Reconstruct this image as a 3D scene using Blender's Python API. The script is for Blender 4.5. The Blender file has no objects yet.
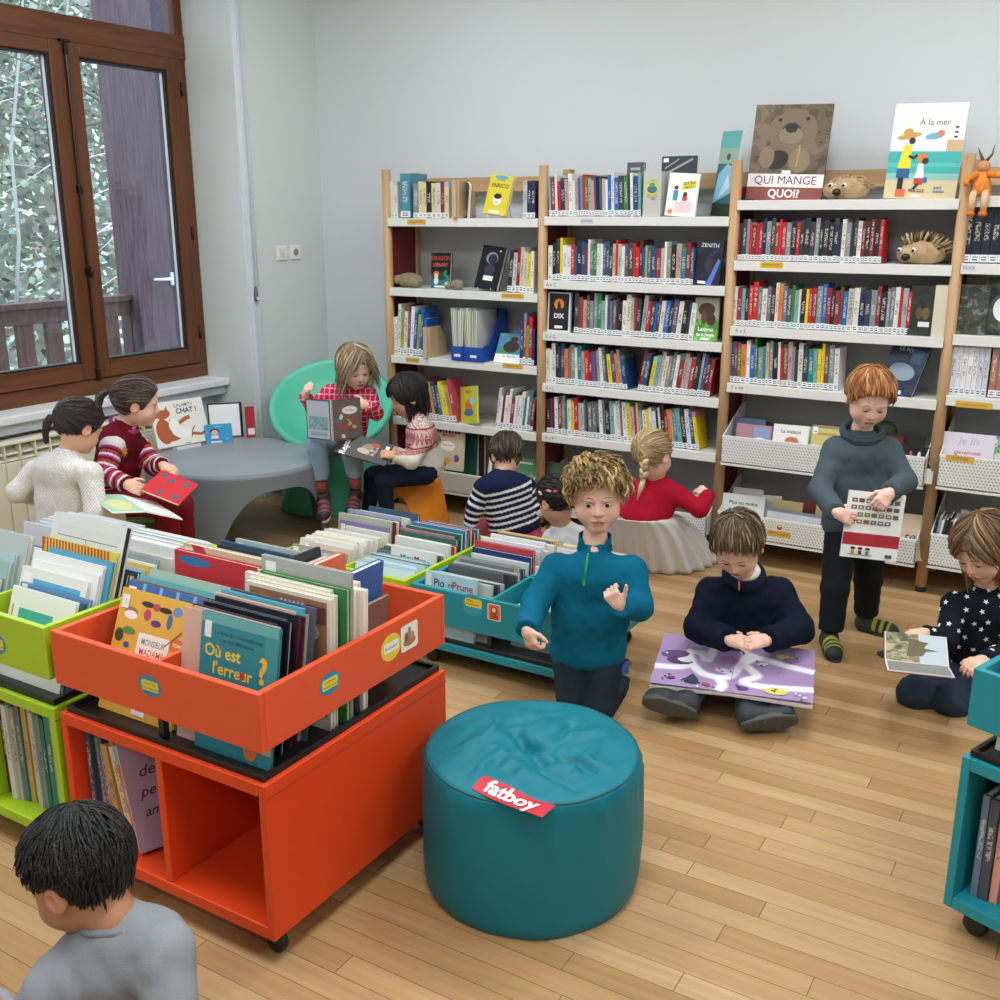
import bpy, math, random
import numpy as np
from mathutils import Vector, Matrix, noise
R = math.radians
PI = math.pi
rnd = random.Random(7)
SC = bpy.context.scene
COL = SC.collection

# ------------------------------------------------------------------ camera
F_PX = 1037.0; PITCH = R(15.4); YAW = R(31.0); EYE = 1.6
cam_d = bpy.data.cameras.new('camera'); cam = bpy.data.objects.new('camera', cam_d); COL.objects.link(cam)
cam.location = (0, 0, EYE); cam.rotation_euler = (PI/2 - PITCH, 0, YAW)
cam_d.sensor_width = 36; cam_d.sensor_height = 36; cam_d.sensor_fit = 'HORIZONTAL'; cam_d.lens = 36*F_PX/1000
cam_d.clip_start = 0.05; cam_d.clip_end = 200
SC.camera = cam

def _ray(x, y):
    r, u = x-500, 500-y
    fh = F_PX*math.cos(PITCH) + u*math.sin(PITCH); z = u*math.cos(PITCH) - F_PX*math.sin(PITCH)
    return Vector((-fh*math.sin(YAW) + r*math.cos(YAW), fh*math.cos(YAW) + r*math.sin(YAW), z))
def on_y(x, y, Y):            # survey helpers: a measured picture point at a known depth, as a point in the room
    d = _ray(x, y); s = Y/d.y; return Vector((d.x*s, Y, EYE + d.z*s))
def on_x(x, y, X):
    d = _ray(x, y); s = X/d.x; return Vector((X, d.y*s, EYE + d.z*s))
def on_z(x, y, Z=0.0):
    d = _ray(x, y); s = (Z-EYE)/d.z; return Vector((d.x*s, d.y*s, Z))

# ------------------------------------------------------------------ colours and materials
def lin(c):
    if isinstance(c, str):
        c = c.lstrip('#'); c = tuple(int(c[i:i+2], 16)/255 for i in (0, 2, 4))
    return tuple((v/12.92 if v <= .04045 else ((v+.055)/1.055)**2.4) for v in c[:3])
CN = {'black': '181818', 'charcoal': '3c3c40', 'grey': '808084', 'pale grey': 'b8bcc0', 'white': 'eeeeee', 'cream': 'e6dcc0', 'beige': 'c8b090',
      'brown': '6b4a34', 'dark brown': '3a2820', 'dark red': '701c20', 'red': 'c02828', 'orange': 'e07830', 'yellow': 'e6d030', 'mustard': 'c09830',
      'pale yellow': 'ece29a', 'lime green': '8cc030', 'green': '2e8040', 'dark green': '1e4a34', 'teal': '1e8088', 'turquoise': '50b8b8', 'pale blue': 'a0c4dc',
      'blue': '2c60b0', 'navy': '1c2a50', 'slate blue': '50688a', 'purple': '604080', 'lilac': 'a898c4', 'pink': 'd88098', 'pale pink': 'e4c0c4', 'sage green': '9cb09c'}
def cname(h):
    c = tuple(int(h[i:i+2], 16) for i in (0, 2, 4))
    return min(CN, key=lambda k: sum((c[i]-int(CN[k][2*i:2*i+2], 16))**2 for i in range(3)))
_M = {}
def mat(c, rough=.6, spec=.5, bump=0, bscale=60, metal=0, var=0, vscale=6, coat=0, sheen=0):
    key = (c, rough, spec, bump, bscale, metal, var, vscale, coat, sheen)
    if key in _M: return _M[key]
    m = bpy.data.materials.new('m_%s' % c); m.use_nodes = True
    nt = m.node_tree; b = nt.nodes['Principled BSDF']
    col = lin(c)
    b.inputs['Base Color'].default_value = (*col, 1)
    b.inputs['Roughness'].default_value = rough; b.inputs['Specular IOR Level'].default_value = spec
    b.inputs['Metallic'].default_value = metal; b.inputs['Coat Weight'].default_value = coat
    b.inputs['Sheen Weight'].default_value = sheen
    tc = nt.nodes.new('ShaderNodeTexCoord')
    if bump:
        n = nt.nodes.new('ShaderNodeTexNoise'); n.inputs['Scale'].default_value = bscale; n.inputs['Detail'].default_value = 4
        bp = nt.nodes.new('ShaderNodeBump'); bp.inputs['Strength'].default_value = bump; bp.inputs['Distance'].default_value = .01
        nt.links.new(tc.outputs['Object'], n.inputs['Vector'])
        nt.links.new(n.outputs['Fac'], bp.inputs['Height']); nt.links.new(bp.outputs['Normal'], b.inputs['Normal'])
    if var:
        n = nt.nodes.new('ShaderNodeTexNoise'); n.inputs['Scale'].default_value = vscale; n.inputs['Detail'].default_value = 3
        nt.links.new(tc.outputs['Object'], n.inputs['Vector'])
        r = nt.nodes.new('ShaderNodeValToRGB'); r.color_ramp.elements[0].position = .3; r.color_ramp.elements[1].position = .7
        r.color_ramp.elements[0].color = (*[max(0, v*(1-var)) for v in col], 1); r.color_ramp.elements[1].color = (*[min(1, v*(1+var)) for v in col], 1)
        nt.links.new(n.outputs['Fac'], r.inputs['Fac']); nt.links.new(r.outputs['Color'], b.inputs['Base Color'])
    _M[key] = m; return m
def wood(c1, c2, rough=.45, axis='Z', scale=5):
    key = ('wood', c1, c2, rough, axis, scale)
    if key in _M: return _M[key]
    m = bpy.data.materials.new('wood'); m.use_nodes = True; nt = m.node_tree; b = nt.nodes['Principled BSDF']
    tc = nt.nodes.new('ShaderNodeTexCoord'); mp = nt.nodes.new('ShaderNodeMapping')
    s = [12, 12, 12]; s['XYZ'.index(axis)] = .8; mp.inputs['Scale'].default_value = s
    n = nt.nodes.new('ShaderNodeTexNoise'); n.inputs['Scale'].default_value = scale; n.inputs['Detail'].default_value = 6; n.inputs['Distortion'].default_value = .6
    r = nt.nodes.new('ShaderNodeValToRGB'); r.color_ramp.elements[0].position = .35; r.color_ramp.elements[1].position = .65
    r.color_ramp.elements[0].color = (*lin(c1), 1); r.color_ramp.elements[1].color = (*lin(c2), 1)
    nt.links.new(tc.outputs['Object'], mp.inputs['Vector']); nt.links.new(mp.outputs['Vector'], n.inputs['Vector'])
    nt.links.new(n.outputs['Fac'], r.inputs['Fac']); nt.links.new(r.outputs['Color'], b.inputs['Base Color'])
    b.inputs['Roughness'].default_value = rough
    _M[key] = m; return m
def attr_mat(name, rough=.7, bump=0, bscale=300, sheen=0, sss=0, spec=.4, knit=0):
    if name in _M: return _M[name]
    m = bpy.data.materials.new(name); m.use_nodes = True; nt = m.node_tree; b = nt.nodes['Principled BSDF']
    a = nt.nodes.new('ShaderNodeAttribute'); a.attribute_name = 'Col'
    nt.links.new(a.outputs['Color'], b.inputs['Base Color'])
    b.inputs['Roughness'].default_value = rough; b.inputs['Sheen Weight'].default_value = sheen; b.inputs['Specular IOR Level'].default_value = spec
    if sss:
        b.inputs['Subsurface Weight'].default_value = sss; b.inputs['Subsurface Radius'].default_value = (.01, .004, .002); b.inputs['Subsurface Scale'].default_value = .6
    if bump:
        tc = nt.nodes.new('ShaderNodeTexCoord')
        n = nt.nodes.new('ShaderNodeTexNoise'); n.inputs['Scale'].default_value = bscale; n.inputs['Detail'].default_value = 3
        bp = nt.nodes.new('ShaderNodeBump'); bp.inputs['Strength'].default_value = bump; bp.inputs['Distance'].default_value = .004
        nt.links.new(tc.outputs['Object'], n.inputs['Vector']); h = n.outputs['Fac']
        if knit:
            w = nt.nodes.new('ShaderNodeTexWave'); w.bands_direction = 'Z'; w.inputs['Scale'].default_value = knit
            nt.links.new(tc.outputs['Object'], w.inputs['Vector'])
            ad = nt.nodes.new('ShaderNodeMath'); ad.operation = 'ADD'; nt.links.new(w.outputs['Fac'], ad.inputs[0]); nt.links.new(h, ad.inputs[1]); h = ad.outputs[0]
        nt.links.new(h, bp.inputs['Height']); nt.links.new(bp.outputs['Normal'], b.inputs['Normal'])
    _M[name] = m; return m
def objcol_mat(name, rough=.45, title=True):
    """cover material: each object's own colour, with a printed title band down the spine"""
    if name in _M: return _M[name]
    m = bpy.data.materials.new(name); m.use_nodes = True; nt = m.node_tree; b = nt.nodes['Principled BSDF']
    oi = nt.nodes.new('ShaderNodeObjectInfo'); tc = nt.nodes.new('ShaderNodeTexCoord')
    L = nt.links.new
    def math_(op, a, bb=None):
        n = nt.nodes.new('ShaderNodeMath'); n.operation = op
        for i, v in enumerate((a, bb)):
            if v is None: continue
            if hasattr(v, 'links'): L(v, n.inputs[i])
            else: n.inputs[i].default_value = v
        return n.outputs[0]
    sep = nt.nodes.new('ShaderNodeSeparateXYZ'); L(tc.outputs['Object'], sep.inputs[0])
    z = sep.outputs['Z']; x = sep.outputs['X']; rr = oi.outputs['Random']
    # lettering: blotchy marks inside a vertical band
    comb = nt.nodes.new('ShaderNodeCombineXYZ'); L(math_('MULTIPLY', x, 2.2), comb.inputs[0]); L(math_('MULTIPLY', z, 22.), comb.inputs[2]); L(math_('MULTIPLY', rr, 91.), comb.inputs[1])
    n = nt.nodes.new('ShaderNodeTexNoise'); n.inputs['Scale'].default_value = 1.6; n.inputs['Detail'].default_value = 1; L(comb.outputs[0], n.inputs['Vector'])
    t1 = math_('GREATER_THAN', n.outputs['Fac'], .5)
    lo = math_('GREATER_THAN', z, math_('ADD', .3, math_('MULTIPLY', rr, .15))); hi = math_('LESS_THAN', z, math_('SUBTRACT', .93, math_('MULTIPLY', rr, .3)))
    xin = math_('LESS_THAN', math_('ABSOLUTE', x), .27)
    f = math_('MULTIPLY', math_('MULTIPLY', t1, xin), math_('MULTIPLY', lo, hi))
    # contrast colour: light on dark covers, dark on light covers
    bw = nt.nodes.new('ShaderNodeRGBToBW'); L(oi.outputs['Color'], bw.inputs[0])
    dark = math_('LESS_THAN', bw.outputs[0], .28)
    ink = nt.nodes.new('ShaderNodeMix'); ink.data_type = 'RGBA'; L(dark, ink.inputs['Factor']); ink.inputs[6].default_value = (.05, .05, .07, 1); ink.inputs[7].default_value = (.75, .72, .62, 1)
    # a second colour block at the head of some books
    r2 = math_('FRACT', math_('MULTIPLY', rr, 13.7)); hd = math_('MULTIPLY', math_('GREATER_THAN', z, math_('ADD', .8, math_('MULTIPLY', r2, .9))), math_('LESS_THAN', z, 2.))
    hs = nt.nodes.new('ShaderNodeHueSaturation'); L(math_('FRACT', math_('MULTIPLY', rr, 7.3)), hs.inputs['Hue']); hs.inputs['Value'].default_value = .8; hs.inputs['Saturation'].default_value = .55; L(oi.outputs['Color'], hs.inputs['Color'])
    m1 = nt.nodes.new('ShaderNodeMix'); m1.data_type = 'RGBA'; L(hd, m1.inputs['Factor']); L(oi.outputs['Color'], m1.inputs[6]); L(hs.outputs[0], m1.inputs[7])
    m2 = nt.nodes.new('ShaderNodeMix'); m2.data_type = 'RGBA'; L(math_('MULTIPLY', f, .6), m2.inputs['Factor']); L(m1.outputs[2], m2.inputs[6]); L(ink.outputs[2], m2.inputs[7])
    L((m2 if title else m1).outputs[2], b.inputs['Base Color'])
    b.inputs['Roughness'].default_value = rough
    _M[name] = m; return m
def art_mat(name, c1, c2, c3, scale=14, rough=.35):
    """printed picture: blotches of three inks"""
    key = ('art', c1, c2, c3, scale)
    if key in _M: return _M[key]
    m = bpy.data.materials.new(name); m.use_nodes = True; nt = m.node_tree; b = nt.nodes['Principled BSDF']
    tc = nt.nodes.new('ShaderNodeTexCoord'); n = nt.nodes.new('ShaderNodeTexNoise'); n.inputs['Scale'].default_value = scale; n.inputs['Detail'].default_value = 2.5
    n.inputs['Distortion'].default_value = 1.2
    r = nt.nodes.new('ShaderNodeValToRGB'); r.color_ramp.interpolation = 'CONSTANT'
    e = r.color_ramp.elements; e[0].position = 0; e[0].color = (*lin(c3), 1); e[1].position = .42; e[1].color = (*lin(c1), 1); q = e.new(.57); q.color = (*lin(c2), 1)
    nt.links.new(tc.outputs['Object'], n.inputs['Vector']); nt.links.new(n.outputs['Fac'], r.inputs['Fac']); nt.links.new(r.outputs['Color'], b.inputs['Base Color'])
    b.inputs['Roughness'].default_value = rough
    _M[key] = m; return m

# ------------------------------------------------------------------ tags
def tag(o, label=None, cat=None, group=None, kind=None):
    if label: o['label'] = label
    if cat: o['category'] = cat
    if group: o['group'] = group
    if kind: o['kind'] = kind
    return o
def empty(name, loc=(0, 0, 0), rz=0, label=None, cat=None, group=None, rot=None):
    o = bpy.data.objects.new(name, None); COL.objects.link(o); o.location = loc
    o.rotation_euler = rot if rot else (0, 0, rz); o.empty_display_size = .1
    return tag(o, label, cat, group)
def kids(o): return [c for c in bpy.data.objects if c.parent == o]
def copy_tree(o, parent=None, _k=None):
    k = _k if _k is not None else kids(o)
    c = o.copy(); COL.objects.link(c)
    if parent is not None: c.parent = parent
    for ch in k: copy_tree(ch, c)
    return c

# ------------------------------------------------------------------ mesh builder
class MB:
    def __init__(s): s.v = []; s.f = []; s.m = []; s.mats = []; s.sm = []; s.X = Matrix.Identity(4)
    def mi(s, m):
        if m not in s.mats: s.mats.append(m)
        return s.mats.index(m)
    def add(s, vs, fs, m, smooth=False, X=None):
        T = s.X @ X if X is not None else s.X
        o = len(s.v); s.v += [T @ Vector(p) for p in vs]; k = s.mi(m)
        for f in fs: s.f.append([i+o for i in f]); s.m.append(k); s.sm.append(smooth)
        return s
    def box(s, lo, hi, m, X=None):
        (a, b, c), (d, e, f) = lo, hi
        vs = [(a,b,c),(d,b,c),(d,e,c),(a,e,c),(a,b,f),(d,b,f),(d,e,f),(a,e,f)]
        return s.add(vs, [(0,3,2,1),(4,5,6,7),(0,1,5,4),(1,2,6,5),(2,3,7,6),(3,0,4,7)], m, False, X)
    def cbox(s, c, sz, m, rot=(0,0,0)):
        X = Matrix.Translation(c) @ Matrix.Rotation(rot[2],4,'Z') @ Matrix.Rotation(rot[1],4,'Y') @ Matrix.Rotation(rot[0],4,'X')
        h = [v/2 for v in sz]; return s.box([-v for v in h], h, m, X)
    def prism(s, pts, z0, z1, m, X=None, smooth=False):
        n = len(pts); vs = [(p[0],p[1],z0) for p in pts]+[(p[0],p[1],z1) for p in pts]
        fs = [list(range(n))[::-1], list(range(n,2*n))]
        s.add(vs, fs, m, False, X)
        o = len(s.v)-2*n; k = s.mi(m)
        for i in range(n): s.f.append([o+i, o+(i+1)%n, o+n+(i+1)%n, o+n+i]); s.m.append(k); s.sm.append(smooth)
        return s
    def lathe(s, prof, m, n=32, X=None, smooth=True, ang=2*PI, a0=0):
        vs = []; fs = []; full = abs(ang-2*PI) < 1e-6; N = n if full else n+1
        for (r, z) in prof:
            for i in range(N):
                a = a0+ang*i/n; vs.append((r*math.cos(a), r*math.sin(a), z))
        for j in range(len(prof)-1):
            for i in range(n):
                i2 = (i+1) % N
                fs.append((j*N+i, j*N+i2, (j+1)*N+i2, (j+1)*N+i))
        return s.add(vs, fs, m, smooth, X)
    def tube(s, pts, rad, m, n=8, smooth=True, caps=True, X=None, flat=1.0):
        pts = [Vector(p) for p in pts]; K = len(pts)
        if not hasattr(rad, '__len__'): rad = [rad]*K
        vs = []; fs = []; prev = None
        for i, p in enumerate(pts):
            t = (pts[min(i+1,K-1)]-pts[max(i-1,0)]).normalized()
            if prev is None:
                up = Vector((0,0,1)) if abs(t.z) < .9 else Vector((1,0,0)); a = t.cross(up).normalized()
            else: a = (prev-t*prev.dot(t)).normalized()
            prev = a; b = t.cross(a)
            for k in range(n):
                q = 2*PI*k/n; vs.append(p+(a*math.cos(q)+b*math.sin(q)*flat)*rad[i])
        for i in range(K-1):
            for k in range(n): k2 = (k+1) % n; fs.append((i*n+k, i*n+k2, (i+1)*n+k2, (i+1)*n+k))
        if caps: fs.append(list(range(n))[::-1]); fs.append([(K-1)*n+k for k in range(n)])
        return s.add(vs, fs, m, smooth, X)
    def ell(s, c, r, m, nu=16, nv=10, X=None):
        if not hasattr(r, '__len__'): r = (r,)*3
        T = Matrix.Translation(c)
        if X is not None: T = X @ T
        prof = [(max(1e-4, math.sin(PI*j/nv)), -math.cos(PI*j/nv)) for j in range(nv+1)]
        return s.lathe(prof, m, nu, T @ Matrix.Diagonal((*r, 1)))
    def build(s, name, parent=None, bevel=0, seg=2, loc=None):
        me = bpy.data.meshes.new(name); me.from_pydata([tuple(v) for v in s.v], [], s.f)
        for m in s.mats: me.materials.append(m)
        me.polygons.foreach_set('material_index', s.m); me.polygons.foreach_set('use_smooth', s.sm); me.update()
        o = bpy.data.objects.new(name, me); COL.objects.link(o)
        if parent is not None: o.parent = parent
        if loc is not None: o.location = loc
        if bevel:
            b = o.modifiers.new('bevel', 'BEVEL'); b.width = bevel; b.segments = seg; b.limit_method = 'ANGLE'; b.angle_limit = R(40)
        return o

_TXT = {}
def text_mesh(txt, size, bold=0.0, shear=0, align='CENTER', sx=1.0):
    key = (txt, size, bold, shear, align, sx)
    if key in _TXT: return _TXT[key]
    cu = bpy.data.curves.new('t', 'FONT'); cu.body = txt; cu.size = size; cu.offset = bold*size; cu.shear = shear; cu.resolution_u = 3
    cu.align_x = align; cu.align_y = 'CENTER'
    ob = bpy.data.objects.new('t', cu); COL.objects.link(ob)
    bpy.context.view_layer.update()
    me = bpy.data.meshes.new_from_object(ob.evaluated_get(bpy.context.evaluated_depsgraph_get()))
    res = ([(v.co.x*sx, v.co.y) for v in me.vertices], [tuple(p.vertices) for p in me.polygons])
    bpy.data.objects.remove(ob); bpy.data.curves.remove(cu); bpy.data.meshes.remove(me)
    _TXT[key] = res; return res
class Art(MB):
    """flat printed marks: u right, v up, layered off the surface; X maps (u,v,0) to the surface"""
    def __init__(s, X=None, step=.00007):
        super().__init__(); s.lay = 0; s.step = step
        if X is not None: s.X = X
    def poly(s, pts, c, rough=.45):
        s.lay += 1; m = c if not isinstance(c, str) else mat(c, rough)
        s.add([(p[0], p[1], s.lay*s.step) for p in pts], [list(range(len(pts)))], m); return s
    def rect(s, u0, v0, u1, v1, c): return s.poly([(u0,v0),(u1,v0),(u1,v1),(u0,v1)], c)
    def ellipse(s, u, v, a, b, c, rot=0, n=20):
        return s.poly([(u+a*math.cos(t)*math.cos(rot)-b*math.sin(t)*math.sin(rot), v+a*math.cos(t)*math.sin(rot)+b*math.sin(t)*math.cos(rot)) for t in [2*PI*i/n for i in range(n)]], c)
    def rrect(s, u0, v0, u1, v1, r, c):
        pts = []
        for (cx, cy, a0) in ((u1-r,v0+r,-90),(u1-r,v1-r,0),(u0+r,v1-r,90),(u0+r,v0+r,180)):
            pts += [(cx+r*math.cos(R(a0+k*22.5)), cy+r*math.sin(R(a0+k*22.5))) for k in range(5)]
        return s.poly(pts, c)
    def text(s, t, u, v, size, c, bold=.0, shear=0, rot=0, sx=1.0, align='CENTER'):
        vs, fs = text_mesh(t, size, bold, shear, align, sx); s.lay += 1; cr, sr = math.cos(rot), math.sin(rot)
        s.add([(u+x*cr-y*sr, v+x*sr+y*cr, s.lay*s.step) for x, y in vs], fs, mat(c, .5)); return s
    def star(s, u, v, r, c, n=5, inner=.42, rot=PI/2):
        return s.poly([(u+r*(1 if k%2==0 else inner)*math.cos(rot+PI*k/n), v+r*(1 if k%2==0 else inner)*math.sin(rot+PI*k/n)) for k in range(2*n)], c)
    def line(s, pts, w, c, sm=0):
        pts = [Vector((p[0],p[1])) for p in pts]; L_, R_ = [], []
        if sm:
            q = [pts[0]*2-pts[1]]+pts+[pts[-1]*2-pts[-2]]; o = []
            for i in range(1, len(q)-2):
                for k in range(sm): t = k/sm; o.append(.5*((2*q[i])+(q[i+1]-q[i-1])*t+(2*q[i-1]-5*q[i]+4*q[i+1]-q[i+2])*t*t+(3*q[i]-q[i-1]-3*q[i+1]+q[i+2])*t**3))
            pts = o+[pts[-1]]
        for i, p in enumerate(pts):
            t = (pts[min(i+1,len(pts)-1)]-pts[max(i-1,0)]).normalized(); nn = Vector((-t.y, t.x))*w/2
            L_.append(p+nn); R_.append(p-nn)
        s.lay += 1; k = len(pts); z = s.lay*s.step
        s.add([(p.x,p.y,z) for p in L_+R_], [(i, k+i, k+i+1, i+1) for i in range(k-1)], c if not isinstance(c, str) else mat(c)); return s
# frames for flat art
def face_front(x, y, z): return Matrix(((1,0,0,x),(0,0,-1,y),(0,1,0,z),(0,0,0,1)))      # faces -Y
def face_right(x, y, z): return Matrix(((0,0,1,x),(1,0,0,y),(0,1,0,z),(0,0,0,1)))       # faces +X, u = +Y
def face_up(x, y, z): return Matrix.Translation((x, y, z))
# ------------------------------------------------------------------ the room
YB, XL, YN = 4.97, -4.226, 4.29          # back wall, left wall, far side of the window niche
XW = -4.58                                # window plane
XR, YF, ZC = 3.2, -2.6, 3.25
m_wall = mat('d2d8da', .85, .3, bump=.05, bscale=180)
m_wallL = mat('d4dbda', .85, .3, bump=.05, bscale=180)
def struct(mb, name, bevel=0): return tag(mb.build(name, bevel=bevel), kind='structure')
def floor_mat():
    m = bpy.data.materials.new('floorboards'); m.use_nodes = True; nt = m.node_tree; b = nt.nodes['Principled BSDF']; L = nt.links.new
    def mt(op, a, bb=None, c=None):
        n = nt.nodes.new('ShaderNodeMath'); n.operation = op
        for i, v in enumerate((a, bb, c)):
            if v is None: continue
            if hasattr(v, 'links'): L(v, n.inputs[i])
            else: n.inputs[i].default_value = v
        return n.outputs[0]
    tc = nt.nodes.new('ShaderNodeTexCoord'); sep = nt.nodes.new('ShaderNodeSeparateXYZ'); L(tc.outputs['Object'], sep.inputs[0])
    x, y = sep.outputs['X'], sep.outputs['Y']
    ry = mt('DIVIDE', y, .066); row = mt('FLOOR', ry)
    wn = nt.nodes.new('ShaderNodeTexWhiteNoise'); wn.noise_dimensions = '1D'; L(row, wn.inputs['W'])
    px = mt('ADD', mt('DIVIDE', x, .8), mt('MULTIPLY', wn.outputs['Value'], 7.3)); pid = mt('FLOOR', px)
    w2 = nt.nodes.new('ShaderNodeTexWhiteNoise'); w2.noise_dimensions = '2D'; cb = nt.nodes.new('ShaderNodeCombineXYZ'); L(row, cb.inputs[0]); L(pid, cb.inputs[1]); L(cb.outputs[0], w2.inputs['Vector'])
    ramp = nt.nodes.new('ShaderNodeValToRGB'); e = ramp.color_ramp.elements; e[0].color = (*lin('a98354'), 1); e[1].color = (*lin('c2a074'), 1)
    q = e.new(.5); q.color = (*lin('b69062'), 1); L(w2.outputs['Value'], ramp.inputs['Fac'])
    # grain
    cg = nt.nodes.new('ShaderNodeCombineXYZ'); L(mt('MULTIPLY', x, 3.), cg.inputs[0]); L(mt('MULTIPLY', y, 60.), cg.inputs[1]); L(mt('MULTIPLY', w2.outputs['Value'], 50.), cg.inputs[2])
    ng = nt.nodes.new('ShaderNodeTexNoise'); ng.inputs['Scale'].default_value = 1.; ng.inputs['Detail'].default_value = 5; ng.inputs['Distortion'].default_value = .8; L(cg.outputs[0], ng.inputs['Vector'])
    g = mt('MULTIPLY_ADD', ng.outputs['Fac'], .5, .72)
    mx = nt.nodes.new('ShaderNodeMix'); mx.data_type = 'RGBA'; mx.blend_type = 'MULTIPLY'; mx.inputs['Factor'].default_value = 1; L(ramp.outputs[0], mx.inputs[6]); L(g, mx.inputs[7])
    # gaps
    fy = mt('FRACT', ry); gy = mt('MINIMUM', fy, mt('SUBTRACT', 1., fy)); fx = mt('FRACT', px); gx = mt('MINIMUM', fx, mt('SUBTRACT', 1., fx))
    gap = mt('MAXIMUM', mt('LESS_THAN', gy, .016), mt('LESS_THAN', gx, .0016))
    m2 = nt.nodes.new('ShaderNodeMix'); m2.data_type = 'RGBA'; L(mt('MULTIPLY', gap, .75), m2.inputs['Factor']); L(mx.outputs[2], m2.inputs[6]); m2.inputs[7].default_value = (*lin('5c4028'), 1)
    L(m2.outputs[2], b.inputs['Base Color'])
    rg = mt('MULTIPLY_ADD', ng.outputs['Fac'], .2, .28); L(rg, b.inputs['Roughness']); b.inputs['Specular IOR Level'].default_value = .5
    bp = nt.nodes.new('ShaderNodeBump'); bp.inputs['Strength'].default_value = .25; bp.inputs['Distance'].default_value = .002; L(mt('SUBTRACT', 1., gap), bp.inputs['Height']); L(bp.outputs[0], b.inputs['Normal'])
    return m
mb = MB(); mb.box((XW-.02, YF, -.12), (XR, YB+.1, 0), floor_mat()); struct(mb, 'floor')
mb = MB(); mb.box((XW-.3, YF, ZC), (XR, YB+.1, ZC+.1), mat('e8e8e4', .9)); struct(mb, 'ceiling')
mb = MB(); mb.box((XL-.4, YB, 0), (XR, YB+.1, ZC), m_wall); struct(mb, 'wall_back')
mb = MB(); mb.box((XR, YF, 0), (XR+.1, YB+.1, ZC), m_wall); struct(mb, 'wall_right')
mb = MB(); mb.box((XW-.3, YF-.1, 0), (XR+.1, YF, ZC), m_wall); struct(mb, 'wall_front')
# left wall: pier between niche and back corner, apron under the window, wall before the niche
Y0 = .55                                   # near side of the window niche
mb = MB()
mb.box((XL-.42, YN, 0), (XL, YB, ZC), m_wallL)
mb.box((XL-.42, YF, 0), (XL, Y0, ZC), m_wallL)
mb.box((XW-.12, Y0, 0), (XW+.05, YN, .66), m_wallL)
mb.box((XL-.42, Y0, 3.0), (XL, YN, ZC), m_wallL)
struct(mb, 'wall_left')
# pilaster strip and cord channel at the niche corner
mb = MB(); mb.box((XL-.002, YN-.0, 0), (XL+.022, YN+.085, ZC), mat('d8dce0', .7)); mb.box((XL+.02, YN+.03, 0), (XL+.03, YN+.06, ZC), mat('cdd2da', .6)); struct(mb, 'trim_1', .003)
mb = MB(); mb.box((XL, YN+.085, 0), (XL+.012, YB, .09), mat('b8b4aa', .6)); mb.box((XL, YB-.012, 0), (XR, YB, .09), mat('5a4c44', .6)); struct(mb, 'baseboard_back', .002)
# sill
mb = MB(); mb.box((XW-.05, Y0, .655), (XW+.19, YN-.002, .695), mat('e4e7ea', .45)); mb.box((XW+.02, Y0, .6), (XW+.15, YN-.002, .655), mat('ccd2d8', .5)); struct(mb, 'trim_2', .006)
# window: frame, transom, two sashes in view plus one further, espagnolette
m_win = wood('583016', '6e4022', .4, 'Y', 3); m_winz = wood('562e14', '6a3c20', .4, 'Z', 3)
m_gl = bpy.data.materials.new('glass'); m_gl.use_nodes = True; nt = m_gl.node_tree; nt.nodes.remove(nt.nodes['Principled BSDF'])
tr = nt.nodes.new('ShaderNodeBsdfTransparent'); gl = nt.nodes.new('ShaderNodeBsdfGlossy'); gl.inputs['Roughness'].default_value = .03; fr = nt.nodes.new('ShaderNodeFresnel'); fr.inputs['IOR'].default_value = 1.35
mx = nt.nodes.new('ShaderNodeMixShader'); tr.inputs['Color'].default_value = (.93, .95, .97, 1)
nt.links.new(fr.outputs[0], mx.inputs[0]); nt.links.new(tr.outputs[0], mx.inputs[1]); nt.links.new(gl.outputs[0], mx.inputs[2]); nt.links.new(mx.outputs[0], nt.nodes['Material Output'].inputs['Surface'])
wx0, wx1 = XW-.045, XW+.02
mb = MB()
ZB, ZT, ZT1, ZT2 = .695, 3.0, 2.40, 2.52
mb.box((wx0, Y0, ZB), (wx1, YN-.002, .775), m_win)
mb.box((wx0, Y0, ZT-.08), (wx1, YN-.002, ZT), m_win)
mb.box((wx0, Y0, ZT1), (wx1+.008, YN-.002, ZT2), m_win)
mb.box((wx0, YN-.062, .775), (wx1, YN-.002, ZT-.08), m_winz); mb.box((wx0, Y0, .775), (wx1, Y0+.06, ZT-.08), m_winz)
win = tag(mb.build('window_1', bevel=.004), kind='structure')
sash = []
c0 = 3.515                                 # meeting stile
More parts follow.
